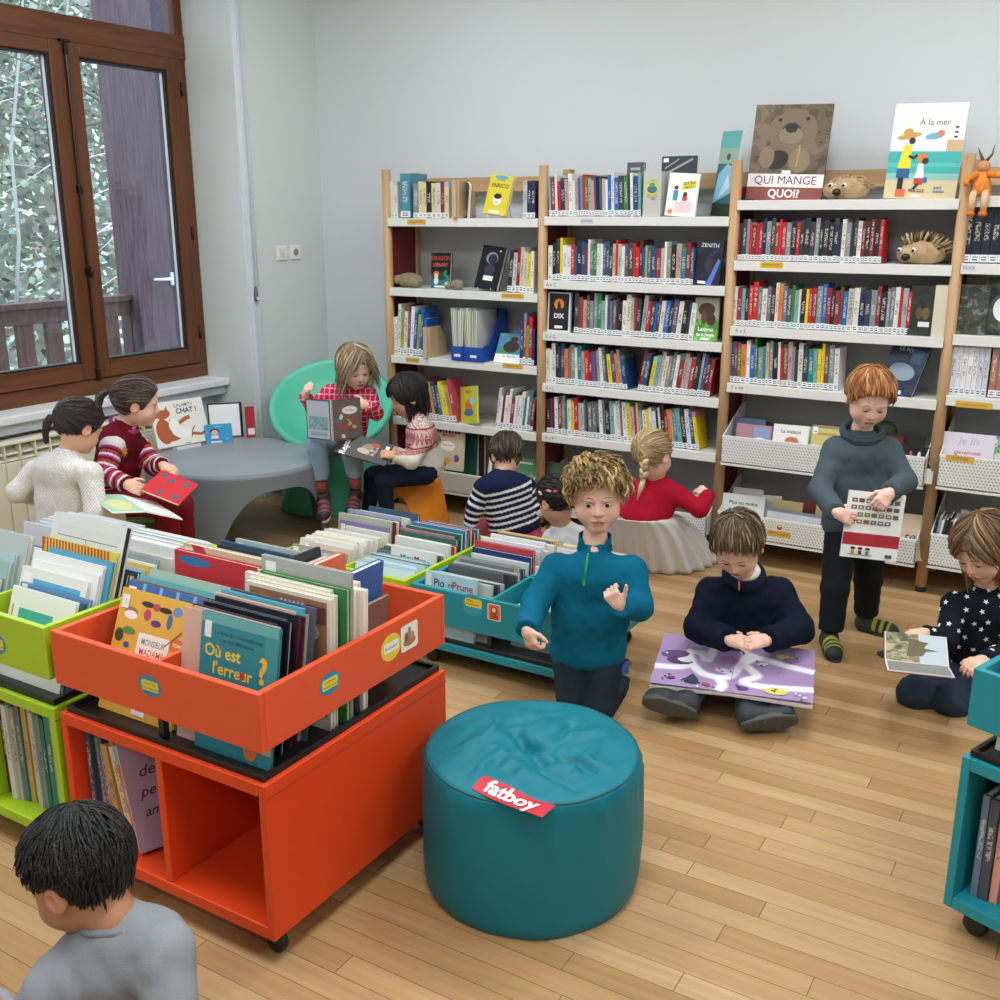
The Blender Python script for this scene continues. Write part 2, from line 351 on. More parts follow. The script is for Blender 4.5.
for (a, b) in ((c0+.0, YN-.062), (2.72, c0-.0), (1.95, 2.70), (1.16, 1.93)):
    mb = MB(); s_ = .085; mb.box((wx0+.012, a, .78), (wx1+.014, a+s_, ZT1), m_winz); mb.box((wx0+.012, b-s_, .78), (wx1+.014, b, ZT1), m_winz)
    mb.box((wx0+.012, a+s_, .78), (wx1+.014, b-s_, .865), m_win); mb.box((wx0+.012, a+s_, 2.335), (wx1+.014, b-s_, ZT1), m_win)
    o = mb.build('sash', win, bevel=.005); sash.append(o)
    g = MB(); g.box((XW-.012, a+s_-.002, .862), (XW-.008, b-s_+.002, 2.338), m_gl); g.build('pane', o)
    k = MB(); k.box((XW-.03, a+s_, .865), (wx1+.002, a+s_+.008, 2.335), mat('202024', .5)); k.box((XW-.03, a+s_+.008, .865), (wx1+.002, b-s_-.008, .875), mat('202024', .5)); k.box((XW-.03, a+s_+.008, 2.325), (wx1+.002, b-s_-.008, 2.335), mat('202024', .5))
    k.box((XW-.03, b-s_-.010, .865), (wx1+.0, b-s_-.0, 2.335), mat('26262a', .5)); k.box((XW-.007, b-s_-.018, .875), (XW+.004, b-s_-.010, 2.325), mat('e4e8f0', .4)); k.build('seal_and_reflection', o)  # dark seal, plus a white strip painting the gasket's reflection beside the pane
mb = MB(); mb.box((XW-.012, Y0+.06, ZT2), (XW-.008, YN-.06, ZT-.08), m_gl); mb.build('fanlight_pane', win)
mb = MB()
for z in (.95, 2.25, 1.5): mb.tube([(wx1+.016, YN-.055, z-.035), (wx1+.016, YN-.055, z+.035)], .008, mat('3a2a20', .4, metal=.5))
mb.build('hinge', win)
mb = MB(); xb = wx1+.024
mb.tube([(xb, c0, .80), (xb, c0, 2.38)], .0075, mat('3a2418', .35, metal=.4)); mb.cbox((xb-.006, c0, 2.40), (.03, .055, .012), mat('2a1c14', .4, metal=.4)); mb.cbox((xb-.006, c0, 2.36), (.03, .022, .05), mat('2a1c14', .4, metal=.4))
mb.cbox((xb-.006, c0, .80), (.03, .022, .06), mat('2a1c14', .4, metal=.4))
for z in (1.32, 1.72): mb.cbox((xb-.004, c0, z), (.026, .026, .04), mat('2a1c14', .4, metal=.4))
rod = mb.build('espagnolette_rod', win, .002)
mb = MB(); mb.ell((xb+.022, c0, 1.32), (.02, .012, .028), mat('241810', .35, metal=.4)); mb.build('handle', rod)
# sockets on the left wall, blind cord weight
def plate(y, z, sock):
    t = empty('wall_socket' if sock else 'light_switch', (XL, y, z), 0, 'square white wall socket with a round recess, right of the pair beside the corner' if sock else 'square white wall plate, left of the pair beside the window pier', 'socket' if sock else 'switch')
    mb = MB(); mb.box((0, -.04, -.04), (.01, .04, .04), mat('eceae2', .4)); mb.build('plate', t, .003)
    mb = MB()
    if sock:
        mb.lathe([(.02, .0105), (.021, .013), (.024, .013), (.024, .0095)], mat('d8d6cc', .4), 20, Matrix.Rotation(PI/2, 4, 'Y')); mb.lathe([(.0001, .0106), (.02, .0106)], mat('8a8880', .5), 20, Matrix.Rotation(PI/2, 4, 'Y')); mb.build('recess', t)
    else:
        mb.box((.01, -.02, -.025), (.013, .02, .025), mat('dedccf', .4)); mb.box((.013, -.008, -.006), (.0135, .008, -.003), mat('a09a80')); mb.build('rocker', t, .001)
p1 = on_x(281, 253, XL); p2 = on_x(297, 252, XL)
plate(p1.y, p1.z, False); plate(p2.y-.02, p2.z, True)
t = empty('blind_cord', (XL+.036, YN+.045, 1.18), 0, 'long thin blind cord ending in a grey teardrop weight beside the window niche', 'blind cord')
mb = MB(); mb.tube([(0,0,.03), (0,0,1.9)], .0016, mat('c8ccd8', .6)); mb.tube([(.004,.016,.03), (.004,.016,1.9)], .0012, mat('c8ccd8', .6)); mb.build('cord', t)
mb = MB(); mb.tube([(0,0,-.045), (0,0,-.02), (0,0,.02), (0,0,.035)], [.013,.014,.009,.005], mat('5e626a', .4), 12); mb.box((-.002,-.008,-.04), (.0142,.008,-.022), mat('e8e8e8')); mb.build('weight', t)
# radiator in the niche under the sill
t = empty('radiator', (XW+.16, 2.9, 0), 0, 'cream cast radiator with vertical fins and open grille top under the window sill', 'radiator')
mb = MB(); n = 0; y = -2.0
while y < 1.12:
    mb.box((-.05, y, .08), (.03, y+.078, .48), mat('e3dfc8', .45)); mb.box((-.05, y+.0, .48), (-.04, y+.078, .565), mat('d2cdb4', .5))
    mb.box((-.05, y-.002, .48), (.03, y+.006, .575), mat('e3dfc8', .45)); y += .081
mb.build('fins', t, .006)
mb = MB(); mb.box((-.05, -2.0, .562), (.035, 1.12, .578), mat('e8e5d4', .4)); mb.build('top_rail', t, .004)
mb = MB()
for z in (.505, .535):
    y = -2.0
    while y < 1.12:
        mb.cbox((-.008, y+.042, z), (.07, .07, .004), mat('d8d4bc', .5), (0, R(35), 0)); y += .081
mb.build('grille', t)
# ceiling lights of the room (above and behind the frame)
for i, (x, y) in enumerate(((-2.9, 3.3), (-.7, 3.3), (1.5, 3.3), (-2.9, 1.0), (-.7, 1.0), (1.5, 1.0), (-.7, -1.3))):
    t = empty('ceiling_light', (x, y, ZC), 0, 'white square ceiling light panel overhead', 'light', 'ceiling light panels')
    mb = MB(); mb.box((-.42,-.42,-.05), (.42,.42,-.001), mat('f0f0f0', .5)); mb.build('housing', t)
    ld = bpy.data.lights.new('panel', 'AREA'); ld.shape = 'SQUARE'; ld.size = .8; ld.energy = 27; ld.color = (.93, .975, 1)
    lo = bpy.data.objects.new('lamp', ld); COL.objects.link(lo); lo.parent = t; lo.location = (0,0,-.055)
# daylight
w = bpy.data.worlds.new('overcast'); SC.world = w; w.use_nodes = True
bg = w.node_tree.nodes['Background']; tcw = w.node_tree.nodes.new('ShaderNodeTexCoord'); sp = w.node_tree.nodes.new('ShaderNodeSeparateXYZ'); rp = w.node_tree.nodes.new('ShaderNodeValToRGB')
rp.color_ramp.elements[0].position = .45; rp.color_ramp.elements[0].color = (.25, .28, .3, 1); rp.color_ramp.elements[1].position = .75; rp.color_ramp.elements[1].color = (.72, .82, 1, 1)
mr = w.node_tree.nodes.new('ShaderNodeMapRange'); mr.inputs[1].default_value = -1; w.node_tree.links.new(tcw.outputs['Generated'], sp.inputs[0]); w.node_tree.links.new(sp.outputs['Z'], mr.inputs[0]); w.node_tree.links.new(mr.outputs[0], rp.inputs[0])
w.node_tree.links.new(rp.outputs[0], bg.inputs['Color']); bg.inputs['Strength'].default_value = 4.0
SC.view_settings.view_transform = 'Standard'; SC.view_settings.look = 'None'; SC.view_settings.gamma = 1; SC.view_settings.use_curve_mapping = False
SC.view_settings.exposure = 0.38

# ------------------------------------------------------------------ outside
XO = -6.0
m_bal = wood('3e2a24', '584038', .7, 'Z', 4)
pA = on_x(131, 200, XO); pB = on_x(182, 200, XO)
t = empty('balcony_post', (XO, (pA.y+pB.y)/2, -1.5), 0, 'broad weathered brown wooden post standing outside the window', 'post')
hw = (pB.y-pA.y)/2
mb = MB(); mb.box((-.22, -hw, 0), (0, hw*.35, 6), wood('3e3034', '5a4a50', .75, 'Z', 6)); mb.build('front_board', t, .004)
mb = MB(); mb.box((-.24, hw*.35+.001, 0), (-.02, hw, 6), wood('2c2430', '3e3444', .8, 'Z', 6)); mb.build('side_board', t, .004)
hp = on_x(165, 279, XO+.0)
t2 = empty('handle_reflection', (XO+.0, hp.y, hp.z), 0, 'small white handle reflection, built as a solid on the brown outside post', 'handle reflection')  # solid stand-in for the white window handle reflected in the glass
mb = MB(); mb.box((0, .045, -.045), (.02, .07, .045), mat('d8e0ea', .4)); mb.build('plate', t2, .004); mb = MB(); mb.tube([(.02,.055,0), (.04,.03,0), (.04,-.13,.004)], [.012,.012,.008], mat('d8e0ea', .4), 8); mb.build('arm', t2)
t = empty('balcony_railing', (XO-.12, 3.5, 0), 0, 'dark brown wooden balcony railing with flat balusters beyond the window', 'railing')
rz = on_x(60, 303, XO-.12).z; 
mb = MB(); mb.box((-.05, -3, rz-.02), (.05, pA.y-3.5, rz+.02), m_bal); mb.box((-.03, -3, rz-.12), (.02, pA.y-3.5, rz-.02), m_bal); mb.build('top_rail', t, .004)
mb = MB(); mb.box((-.03, -3, rz-1.0), (.03, pA.y-3.5, rz-.9), m_bal); mb.build('bottom_rail', t, .004)
ys = [on_x(px, 335, XO-.12).y-3.5 for px in (-80, -38, -4, 25, 54, 84, 112, 138)]
for y in ys:
    mb = MB(); mb.box((-.025, y-.06, rz-.92), (.012, y+.06, rz-.08), m_bal); mb.build('baluster', t, .003)
# hillside
mb = MB(); nx, ny = 26, 40; vs = []; fs = []
for i in range(nx):
    for j in range(ny):
        x = -8.5 - i*.8; y = -6 + j*.9
        vs.append((x, y, -2.2 + (i*.8)*.62 + .35*noise.noise(Vector((x*.5, y*.5, 0)))))
for i in range(nx-1):
    for j in range(ny-1): fs.append((i*ny+j, i*ny+j+1, (i+1)*ny+j+1, (i+1)*ny+j))
mb.add(vs, fs, mat('5c6050', .9, var=.5, vscale=2), True); struct(mb, 'ground')
tag(bpy.data.objects['ground'], kind='structure')
def leaf_cloud(name, n, boxfn, cols, size, seed, label, cat):
    r = random.Random(seed); V = []; Fc = []; C = []
    for k in range(n):
        p = boxfn(r); s_ = size*r.uniform(.5, 1.4); a, b_ = r.uniform(0, PI), r.uniform(-1.5, 1.5)
        M_ = Matrix.Rotation(a, 3, 'Z') @ Matrix.Rotation(b_, 3, 'X') @ Matrix.Rotation(r.uniform(0, PI), 3, 'Y'); c = lin(r.choice(cols)); o = len(V)
        for (u, v) in ((-1, 0), (-.1, .7), (1, 0), (-.1, -.7)):
            q = M_ @ Vector((v*s_, r.uniform(-.1,.1)*s_, u*s_)); V.append(p+q); C.append((*c, 1))
        Fc.append((o, o+1, o+2, o+3))
    me = bpy.data.meshes.new(name); me.from_pydata([tuple(v) for v in V], [], Fc)
    ca = me.color_attributes.new('Col', 'FLOAT_COLOR', 'POINT'); ca.data.foreach_set('color', np.array(C, dtype=np.float32).ravel())
    me.materials.append(attr_mat('foliage', .7)); o = bpy.data.objects.new(name, me); COL.objects.link(o)
    return tag(o, label, cat, kind='stuff')
def hill(r):
    x = -8.4 - 15*r.random()**1.3; y = r.uniform(-1.5, 22)
    g = -2.2 + (-8.5-x)*.62
    return Vector((x, y, g + r.random()**1.5*1.9))
leaf_cloud('undergrowth', 60000, hill, ['a8b49a', '8fa888', 'c8ccb0', '9a9284', '7c8c78', 'bcc6b8', 'a08a80', '6c7a6a', 'd2d4c4', '8a9c92', '5c6456', '4c5048'], .058, 3, 'pale green and grey leafy undergrowth covering the slope behind the railing', 'undergrowth')
def hill2(r):
    x = -14 - 10*r.random(); y = r.uniform(2, 24); return Vector((x, y, 1.5+(-8.5-x)*.5 + r.random()*3.5))
leaf_cloud('treetop_foliage', 7000, hill2, ['94a894', '7e9488', 'a8b8ac', 'b0b8b0'], .10, 5, 'thin grey green treetop leaves high on the slope against the sky', 'foliage')
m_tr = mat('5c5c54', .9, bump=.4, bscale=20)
def branchy(name, path, rads, label, twigs, seed, m=m_tr):
    t = empty(name, path[0], 0, label, 'tree'); b0 = Vector(path[0])
    mb = MB(); mb.tube([Vector(p)-b0 for p in path], rads, m, 9); mb.build('trunk', t)
    r = random.Random(seed); 
    for k in range(twigs):
        i = r.uniform(.2, .98)*(len(path)-1); a = int(i); p = Vector(path[a]).lerp(Vector(path[min(a+1, len(path)-1)]), i-a)-b0
        d = Vector((r.uniform(-.3,.3), r.choice((-1, 1))*r.uniform(.5, 1), r.uniform(-.2, .6))); pts = [p]
        for q in range(5): d = (d+Vector((r.uniform(-.3,.3),)*3)*.6+Vector((0, r.uniform(-.3,.3), r.uniform(-.2,.3)))).normalized(); pts.append(pts[-1]+d*r.uniform(.2,.4))
        mb = MB(); mb.tube(pts, [q_*(.35 if m is not m_tr else .7) for q_ in (.028,.022,.017,.012,.008,.004)], m, 5); mb.build('branch', t)
    return t
XT = -8.6
path = [tuple(on_x(px, py, XT)) for px, py in ((138, 330), (133, 240), (131, 170), (124, 130), (112, 100), (104, 75), (104, 50), (98, 0), (92, -60))]
branchy('bare_tree', path, [.09, .085, .08, .075, .07, .06, .055, .045, .03], 'bent dark tree trunk seen through the right window pane', 9, 4)
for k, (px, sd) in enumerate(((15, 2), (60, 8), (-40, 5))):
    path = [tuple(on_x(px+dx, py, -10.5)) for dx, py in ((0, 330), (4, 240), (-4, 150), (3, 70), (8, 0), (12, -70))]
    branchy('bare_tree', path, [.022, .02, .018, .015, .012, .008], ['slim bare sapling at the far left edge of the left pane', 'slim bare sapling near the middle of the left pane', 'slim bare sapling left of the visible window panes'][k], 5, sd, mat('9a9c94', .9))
r = random.Random(11)
for k in range(9):
    px, py = r.uniform(96, 150), r.uniform(130, 290); a = on_x(px, py, -7.6); pts = [a]; d = Vector((r.uniform(-.3,.3), r.choice((1,-1))*.8, r.uniform(-.5,.1)))
    for q in range(5): pts.append(pts[-1]+d*r.uniform(.1,.2)); d.z += r.uniform(-.1,.12)
    if k == 0: bush = empty('bare_shrub', (a.x, a.y, -1.5), 0, 'pale bare shrub twigs crossing the view through the right window pane', 'shrub')
    if k == 0:
        mb = MB(); mb.tube([(0, 0, 0), (.03, .1, 1.2), (0, .3, 2.6), (.02, .5, 4.2)], [.02, .016, .012, .006], mat('a8a49c', .8), 6); mb.build('stem', bush)
    mb = MB(); mb.tube([p-bush.location for p in pts], [.009,.008,.006,.005,.004,.002], mat('b8b4b0', .8), 5); mb.build('branch', bush)
# ------------------------------------------------------------------ shelving
m_post = wood('b08a62', 'c8a47c', .5, 'Z', 3); m_postx = wood('b08a62', 'c8a47c', .5, 'X', 3)
m_shelf = mat('e2e2dc', .4, .5); m_burg = mat('6a1a20', .6); m_back = mat('b4b6b8', .7)
SY0, SY1 = 4.62, 4.93
ux = [-3.518, -2.563, -1.593, -.65, .30]
BZ = [[1.58, 1.215, .85, .505], [1.59, 1.285, 1.03, .77, .51], [1.66, 1.40, 1.11, .85], [1.67, 1.41, 1.125, .875]]
BK = [[(.13, .235)], [(.11, .205)], [(.485, .605), (.135, .24)], [(.495, .625), (.145, .28)]]
ordn = ['left bookcase', 'second bookcase from the left', 'third bookcase from the left', 'bookcase at the right edge']
lab = ['pale wood and white metal bookcase at the left, with displayed books and blue magazine files', 'bookcase second from left, its five shelves filled with paperbacks',
       'bookcase third from left with toy hedgehogs and two perforated book trays', 'bookcase at the right edge of the picture with dark encyclopaedia spines']
m_perf = bpy.data.materials.new('perforated_metal'); m_perf.use_nodes = True; nt = m_perf.node_tree; b = nt.nodes['Principled BSDF']
tc = nt.nodes.new('ShaderNodeTexCoord'); mp = nt.nodes.new('ShaderNodeMapping'); mp.inputs['Scale'].default_value = (75, 75, 75); sx = nt.nodes.new('ShaderNodeSeparateXYZ'); nt.links.new(tc.outputs['Object'], mp.inputs[0]); nt.links.new(mp.outputs[0], sx.inputs[0])
def _m(op, a, bb=0.):
    n = nt.nodes.new('ShaderNodeMath'); n.operation = op
    for i, v in enumerate((a, bb)):
        if hasattr(v, 'links'): nt.links.new(v, n.inputs[i])
        else: n.inputs[i].default_value = v
    return n.outputs[0]
zz = _m('FLOOR', sx.outputs['Z']); xx = _m('ADD', sx.outputs['X'], _m('MULTIPLY', _m('FRACT', _m('MULTIPLY', zz, .5)), 1.))
dx = _m('SUBTRACT', _m('FRACT', xx), .5); dz = _m('SUBTRACT', _m('FRACT', sx.outputs['Z']), .5)
dd = _m('ADD', _m('MULTIPLY', dx, dx), _m('MULTIPLY', dz, dz)); ho = _m('LESS_THAN', dd, .055)
mxn = nt.nodes.new('ShaderNodeMix'); mxn.data_type = 'RGBA'; nt.links.new(ho, mxn.inputs['Factor']); mxn.inputs[6].default_value = (*lin('dfe0da'), 1); mxn.inputs[7].default_value = (*lin('8c8c88'), 1)
nt.links.new(mxn.outputs[2], b.inputs['Base Color']); b.inputs['Roughness'].default_value = .45
bays = []
for i in range(4):
    x0, x1 = ux[i], ux[i+1]; W = x1-x0
    t = empty('bookcase', (x0, SY0, 0), 0, lab[i], 'bookcase'); bays.append(t)
    D = SY1-SY0
    for (px, last) in (((0, False), (W, True)) if i == 3 else ((0, False),)):
        mb = MB(); mb.tube([(px+.022, .022, .025), (px+.022, .022, 1.83)], .024, m_post, 14); mb.build('post', t)
        mb = MB(); mb.box((px, D-.05, .02), (px+.045, D, 1.82), m_post); mb.build('post', t, .004)
        mb = MB(); mb.box((px+.012, .046, .1), (px+.032, D-.05, 1.72), m_burg); mb.build('side_panel', t)
        mb = MB(); mb.lathe([(.0001, 0), (.02, 0), (.022, .012), (.014, .026)], mat('202022', .5), 14, Matrix.Translation((px+.022, .022, 0))); mb.build('foot', t)
    mb = MB(); mb.box((.045, D-.035, 1.715), (W, D-.012, 1.79), m_postx); mb.build('top_rail', t, .004)
    mb = MB(); mb.box((.045, D-.012, .1), (W, D-.006, BZ[i][0]-.04), m_back); mb.build('back_panel', t)
    for z in BZ[i]:
        mb = MB(); mb.box((.04, .0, z-.012), (W+.006, D-.014, z), m_shelf); mb.box((.04, -.004, z-.042), (W+.006, .003, z), m_shelf); mb.box((.04, .003, z-.042), (W+.006, .02, z-.036), m_shelf)
        mb.build('shelf', t, .0015, 1)
    for (a, c) in BK[i]:
        mb = MB(); y0 = -.05
        mb.box((.046, y0, a), (W-.004, D-.03, a+.006), m_shelf)
        mb.box((.046, y0, a), (W-.004, y0+.005, c), m_perf if i else mat('c4c0b4', .5))
        mb.box((.046, y0, c), (W-.004, y0+.012, c+.008), m_shelf); mb.box((.046, y0, a-.012), (W-.004, y0+.012, a), m_shelf)
        for xs in (.046, W-.009):
            pts = [(y0, a), (D-.03, a), (D-.03, c+.12), (D-.09, c+.12), (.08, c+.06), (y0, c)]
            mb.prism(pts, xs, xs+.005, m_shelf, Matrix(((0,0,1,0),(1,0,0,0),(0,1,0,0),(0,0,0,1))))
        mb.build('book_tray', t, .001, 1)
    # yellow and white shelf labels
    class _A:
        def text(s, tx, u, v, sz, c): AA = Art(face_front(u, -.0045, v)); AA.text(tx, 0, 0, sz, c); AA.build('shelf_letters', t)
        def build(s, *a): pass
    A = _A()
    def ylab(px, py, w_=.09, txt='ALBUMS', c='d8a840'):
        p = on_y(px, py, SY0); u, v = p.x-x0, p.z; AA = Art(face_front(u, -.0045, v))
        AA.rrect(-w_/2, -.013, w_/2, .013, .006, c); AA.text(txt, 0, 0, min(.016, w_/len(txt)*1.25), '3a2c18'); AA.build('shelf_label', t)
    if i == 0: ylab(417, 222, .12, 'POCHES 9 ANS'); ylab(513, 296, .13, 'ROMANS JEUNES'); ylab(413, 360, .09, 'DOCUMENTS'); ylab(513, 366, .12, 'REVUES 7-10 ANS')
    if i == 1: ylab(587, 221, .07, 'ROMANS', 'd0d4dc'); [A.text(s_, .085, z-.022, .022, '505050') for s_, z in zip(('','A \u25aa C','D \u25aa G','H \u25aa L','M \u25aa P'), BZ[1]) if s_]
    if i == 2: ylab(772, 265, .10, 'ROMANS ADOS', 'd8b020'); A.text('R \u25aa S', .09, 1.11-.02, .022, '505050'); A.text('T \u25aa W', .09, .85-.02, .022, '505050')
    if i == 3: ylab(974, 405, .14, 'LE JOURNAL D\'UN DEGONFLE'); ylab(969, 268, .05, 'DOCS', 'd0d4dc')
    A.build('shelf_labels', t)
    for bi, (px, py, tx) in enumerate(((960, 459, 'CONTES'), (779, 534, 'PETITS DOCS')) if i in (2, 3) else ()):
        if (i == 3) == (px > 900):
            p = on_y(px, py, SY0-.05); AA = Art(face_front(p.x-x0, -.0505, p.z)); AA.rrect(-.055, -.013, .055, .013, .006, 'd8a840'); AA.text(tx, 0, 0, .016, '3a2c18')
            if px < 900:
                AA.rrect(-.018, .014, .018, .055, .004, 'e8d8c8'); AA.ellipse(0, .032, .012, .013, 'a04020'); AA.ellipse(0, .038, .008, .007, 'f0d8c0'); AA.ellipse(-.004, .04, .002, .002, '181818'); AA.ellipse(.004, .04, .002, .002, '181818')
            AA.build('tray_label', t)
# ------------------------------------------------------------------ shelf books (spines out)
m_cov = objcol_mat('spine_cover'); m_pg = mat('e4dfd0', .8)
def unit_book():
    mb = MB()                                             # unit size: x thickness, y depth (spine at 0), z height
    mb.box((-.5, 0, 0), (-.42, 1, 1), m_cov); mb.box((.42, 0, 0), (.5, 1, 1), m_cov)
    mb.box((-.42, 0, 0), (.42, .04, 1), m_cov); mb.box((-.42, .04, .012), (.42, .97, .985), m_pg)
    return mb
def unit_label():
    mb = MB(); mb.box((-.5, -.006, .02), (.5, 0, .155), mat('e8ebec', .5)); mb.box((-.3, -.009, .05), (.3, -.006, .075), mat('50545c', .6)); mb.box((-.3, -.009, .1), (.3, -.006, .12), mat('60646c', .6)); return mb
ub = unit_book().build('_b'); ul = unit_label().build('_l'); ub_me, ul_me = ub.data, ul.data
bpy.data.objects.remove(ub); bpy.data.objects.remove(ul)
rows_n = ['top', 'second', 'third', 'fourth', 'fifth', 'sixth']
DARKS = ['1c1e24', '2a2c34', '3c3c40', '1c2a50', '281c20', '2c343c']
WIDE = ['dcdcd8', 'e4e2da', '6c7078', '24262c', '8c8880', '343a44', 'b8b4a8', '1c1e24', '2a2c34', 'e6e4dc', 'dcd8cc', 'd8dce0', 'c02828', '8a2028', 'b03038', '2c60b0', '1e4a78', '1e8088', '2e8040', 'e07830', 'e6c830', '5c5070', '6b4a34', '808890', 'a0a8b0', 'c8b090', '1c2a50', 'e8e8e4', '3c3c40', '502028', '78a8a8', 'c09890', '8c2c34', '3c5078']
nbook = 0
def shelf_book(x, y, z, th, dp, h, col, lean, label, group, lbl=True):
    """x is the left foot of the spine"""
    global nbook
    o = bpy.data.objects.new('shelf_book', ub_me); COL.objects.link(o)
    c = math.cos(lean); s_ = math.sin(lean)
    # lean > 0: top falls to the right (+X)
    o.scale = (th, dp, h); o.rotation_euler = (0, lean, 0)
    off = th/2*c if lean >= 0 else th/2*c
    zz_ = z + (th/2*abs(s_))
    o.location = (x + off, y, zz_); o.color = (*lin(col), 1)
    tag(o, label, 'book', group)
    if lbl:
        l = bpy.data.objects.new('spine_label', ul_me); COL.objects.link(l); l.parent = o
    nbook += 1
    return o
def run(bay, row, xa, xb, seed, hmin=.17, hmax=.215, tmin=.010, tmax=.024, lean=None, cols=WIDE, z=None, y=None, last_gap=0, step=None):
    r = random.Random(seed); x = xa; zz_ = BZ[bay][row]+.001 if z is None else z; k = 0; rec = []
    while True:
        th = r.uniform(tmin, tmax); ln = 0 if lean is None else lean((x-xa)/(xb-xa)) + r.uniform(-.012, .012)
        adv = (th if abs(ln) < .02 else th/math.cos(ln)) + .0012
        if x+adv > xb: break
        h = r.uniform(hmin, hmax); col = r.choice(cols); rec.append((x, th, h, col, ln)); x += adv
    return rec, zz_, (SY0+.022 if y is None else y)
def place(recs, bay, row, group, where):
    rec, z, y = recs
    for k, (x, th, h, col, ln) in enumerate(rec):
        h_ = h/math.cos(ln) if ln else h; size = 'wide' if th > .019 else ('slim' if th < .0125 else 'medium')
        left = rec[k-1][3] if k else None; right = rec[k+1][3] if k+1 < len(rec) else None
        nb = ('between %s and %s ones' % (cname(left), cname(right))) if left and right else ('at the left end' if right else 'at the right end')
        shelf_book(x, y, z, th, .13, h, col, ln, '%s %s spine, %s %s' % (size, cname(col), ORD(k+1), where), group)
def ORD(n):
    w_ = ['zeroth','first','second','third','fourth','fifth','sixth','seventh','eighth','ninth','tenth','eleventh','twelfth','thirteenth','fourteenth','fifteenth','sixteenth','seventeenth','eighteenth','nineteenth','twentieth']
    if n <= 20: return w_[n]
    t_ = {2:'twenty',3:'thirty',4:'forty',5:'fifty'}; 
    if n % 10 == 0: return {2:'twentieth',3:'thirtieth',4:'fortieth',5:'fiftieth'}[n//10]
    return t_[n//10]+'-'+w_[n % 10]
def X(px, py, Y=SY0+.02): return on_y(px, py, Y).x
G = 'paperbacks on the %s shelf of the %s'
# second bookcase
place(run(1, 0, X(549, 200), X(643, 200), 21, .16, .2, lean=lambda t: -.05), 1, 0, G % ('top', ordn[1]), 'from left on the second bookcase top shelf')
place(run(1, 1, X(548, 265), X(695, 265), 22, .16, .205), 1, 1, G % ('second', ordn[1]), 'from left on second shelf, second bookcase')
place(run(1, 2, X(574, 315), X(694, 320), 23, .16, .2, lean=lambda t: .0 if t < .55 else .1), 1, 2, G % ('third', ordn[1]), 'from left on third shelf, second bookcase')
ra = run(1, 3, X(546, 365), X(630, 372), 24, .165, .205, lean=lambda t: -.02-.22*max(0, t-.3)); place(ra, 1, 3, G % ('fourth', ordn[1]), 'from left in left run, fourth shelf, second bookcase')
place(run(1, 3, X(638, 372), X(712, 376), 25, .165, .205, lean=lambda t: .16-.04*t), 1, 3, G % ('fourth', ordn[1]), 'from left in right run, fourth shelf, second bookcase')
place(run(1, 4, X(547, 415), X(703, 425), 26, .165, .2, tmin=.009, lean=lambda t: -.02-.16*t), 1, 4, G % ('fifth', ordn[1]), 'from left on fifth shelf, second bookcase')
# third bookcase
place(run(2, 1, X(737, 240), X(884, 240), 31, .16, .185, cols=DARKS+['b02830', 'c03038', 'e4e0d8', '801c24', '8c8c90']), 2, 1, G % ('second', ordn[2]), 'from left on second shelf, third bookcase')
place(run(2, 2, X(730, 305), X(912, 305), 32, .165, .2, cols=WIDE+['e8e8e4', 'e6c830', '1e4a78', '1c1e24']), 2, 2, G % ('third', ordn[2]), 'from left on third shelf, third bookcase')
place(run(2, 3, X(727, 365), X(843, 365), 33, .165, .205, lean=lambda t: -.03), 2, 3, G % ('fourth', ordn[2]), 'from left on fourth shelf, third bookcase')
# right bookcase
place(run(3, 1, X(964, 235), X(1018, 235), 41, .215, .22, tmin=.03, tmax=.034, cols=['141a2a', '181e30', '1a2238']), 3, 1, 'dark encyclopaedia volumes', 'of the dark encyclopaedias, right bookcase')
place(run(3, 3, X(950, 375), X(989, 375), 42, .2, .205, tmin=.018, tmax=.021, cols=['e4e4e8', 'd8dce4', 'ccd0dc']), 3, 3, 'white comic diary volumes', 'of the white series on the right bookcase')
place(run(3, 3, X(990, 375), X(1020, 375), 43, .2, .205, tmin=.025, tmax=.028, cols=['a8705c', '98604c']), 3, 3, 'pinkish comic diary volumes', 'of the pinkish volumes on the right bookcase')
# left bookcase
LC = ['3a2020', 'd8ccb0', 'd0d0cc', '1c2a50', '902028', 'dcbca0', 'd8cf9a', '202028', '808890', '2c3450', 'e8e8e4']
place(run(0, 0, X(387, 200), X(399, 200), 51, .165, .19, cols=['4a1c24', 'd4c8a8', 'd8d8d0']), 0, 0, G % ('top', ordn[0]), 'at left end, top shelf, left bookcase')
shelf_book(X(400.5, 200), SY0+.02, 1.582, .062, .16, .225, '4a8aa0', 0, 'broad teal blue clothbound book, tallest on the top shelf of the left bookcase', 'books on top shelf of left bookcase')
place(run(0, 0, X(413, 200), X(450, 200), 52, .175, .185, tmin=.02, tmax=.034, cols=LC), 0, 0, G % ('top', ordn[0]), 'right of the broad teal book, left bookcase top shelf')
place(run(0, 0, X(523, 200), X(538, 200), 53, .175, .18, tmin=.019, tmax=.024, cols=['c8ccd4', 'b8bcc8', '28304c']), 0, 0, G % ('top', ordn[0]), 'at the right end of the top shelf, left bookcase')
place(run(0, 1, X(507, 275), X(536, 275), 54, .19, .225, tmin=.014, tmax=.024, cols=['e8e4dc', '901c28', 'c8ccc4', '282830', 'd8b8a8', 'e0d040'], lean=lambda t: .1*(1-t)), 0, 1, G % ('second', ordn[0]), 'at the right end of the second shelf, left bookcase')
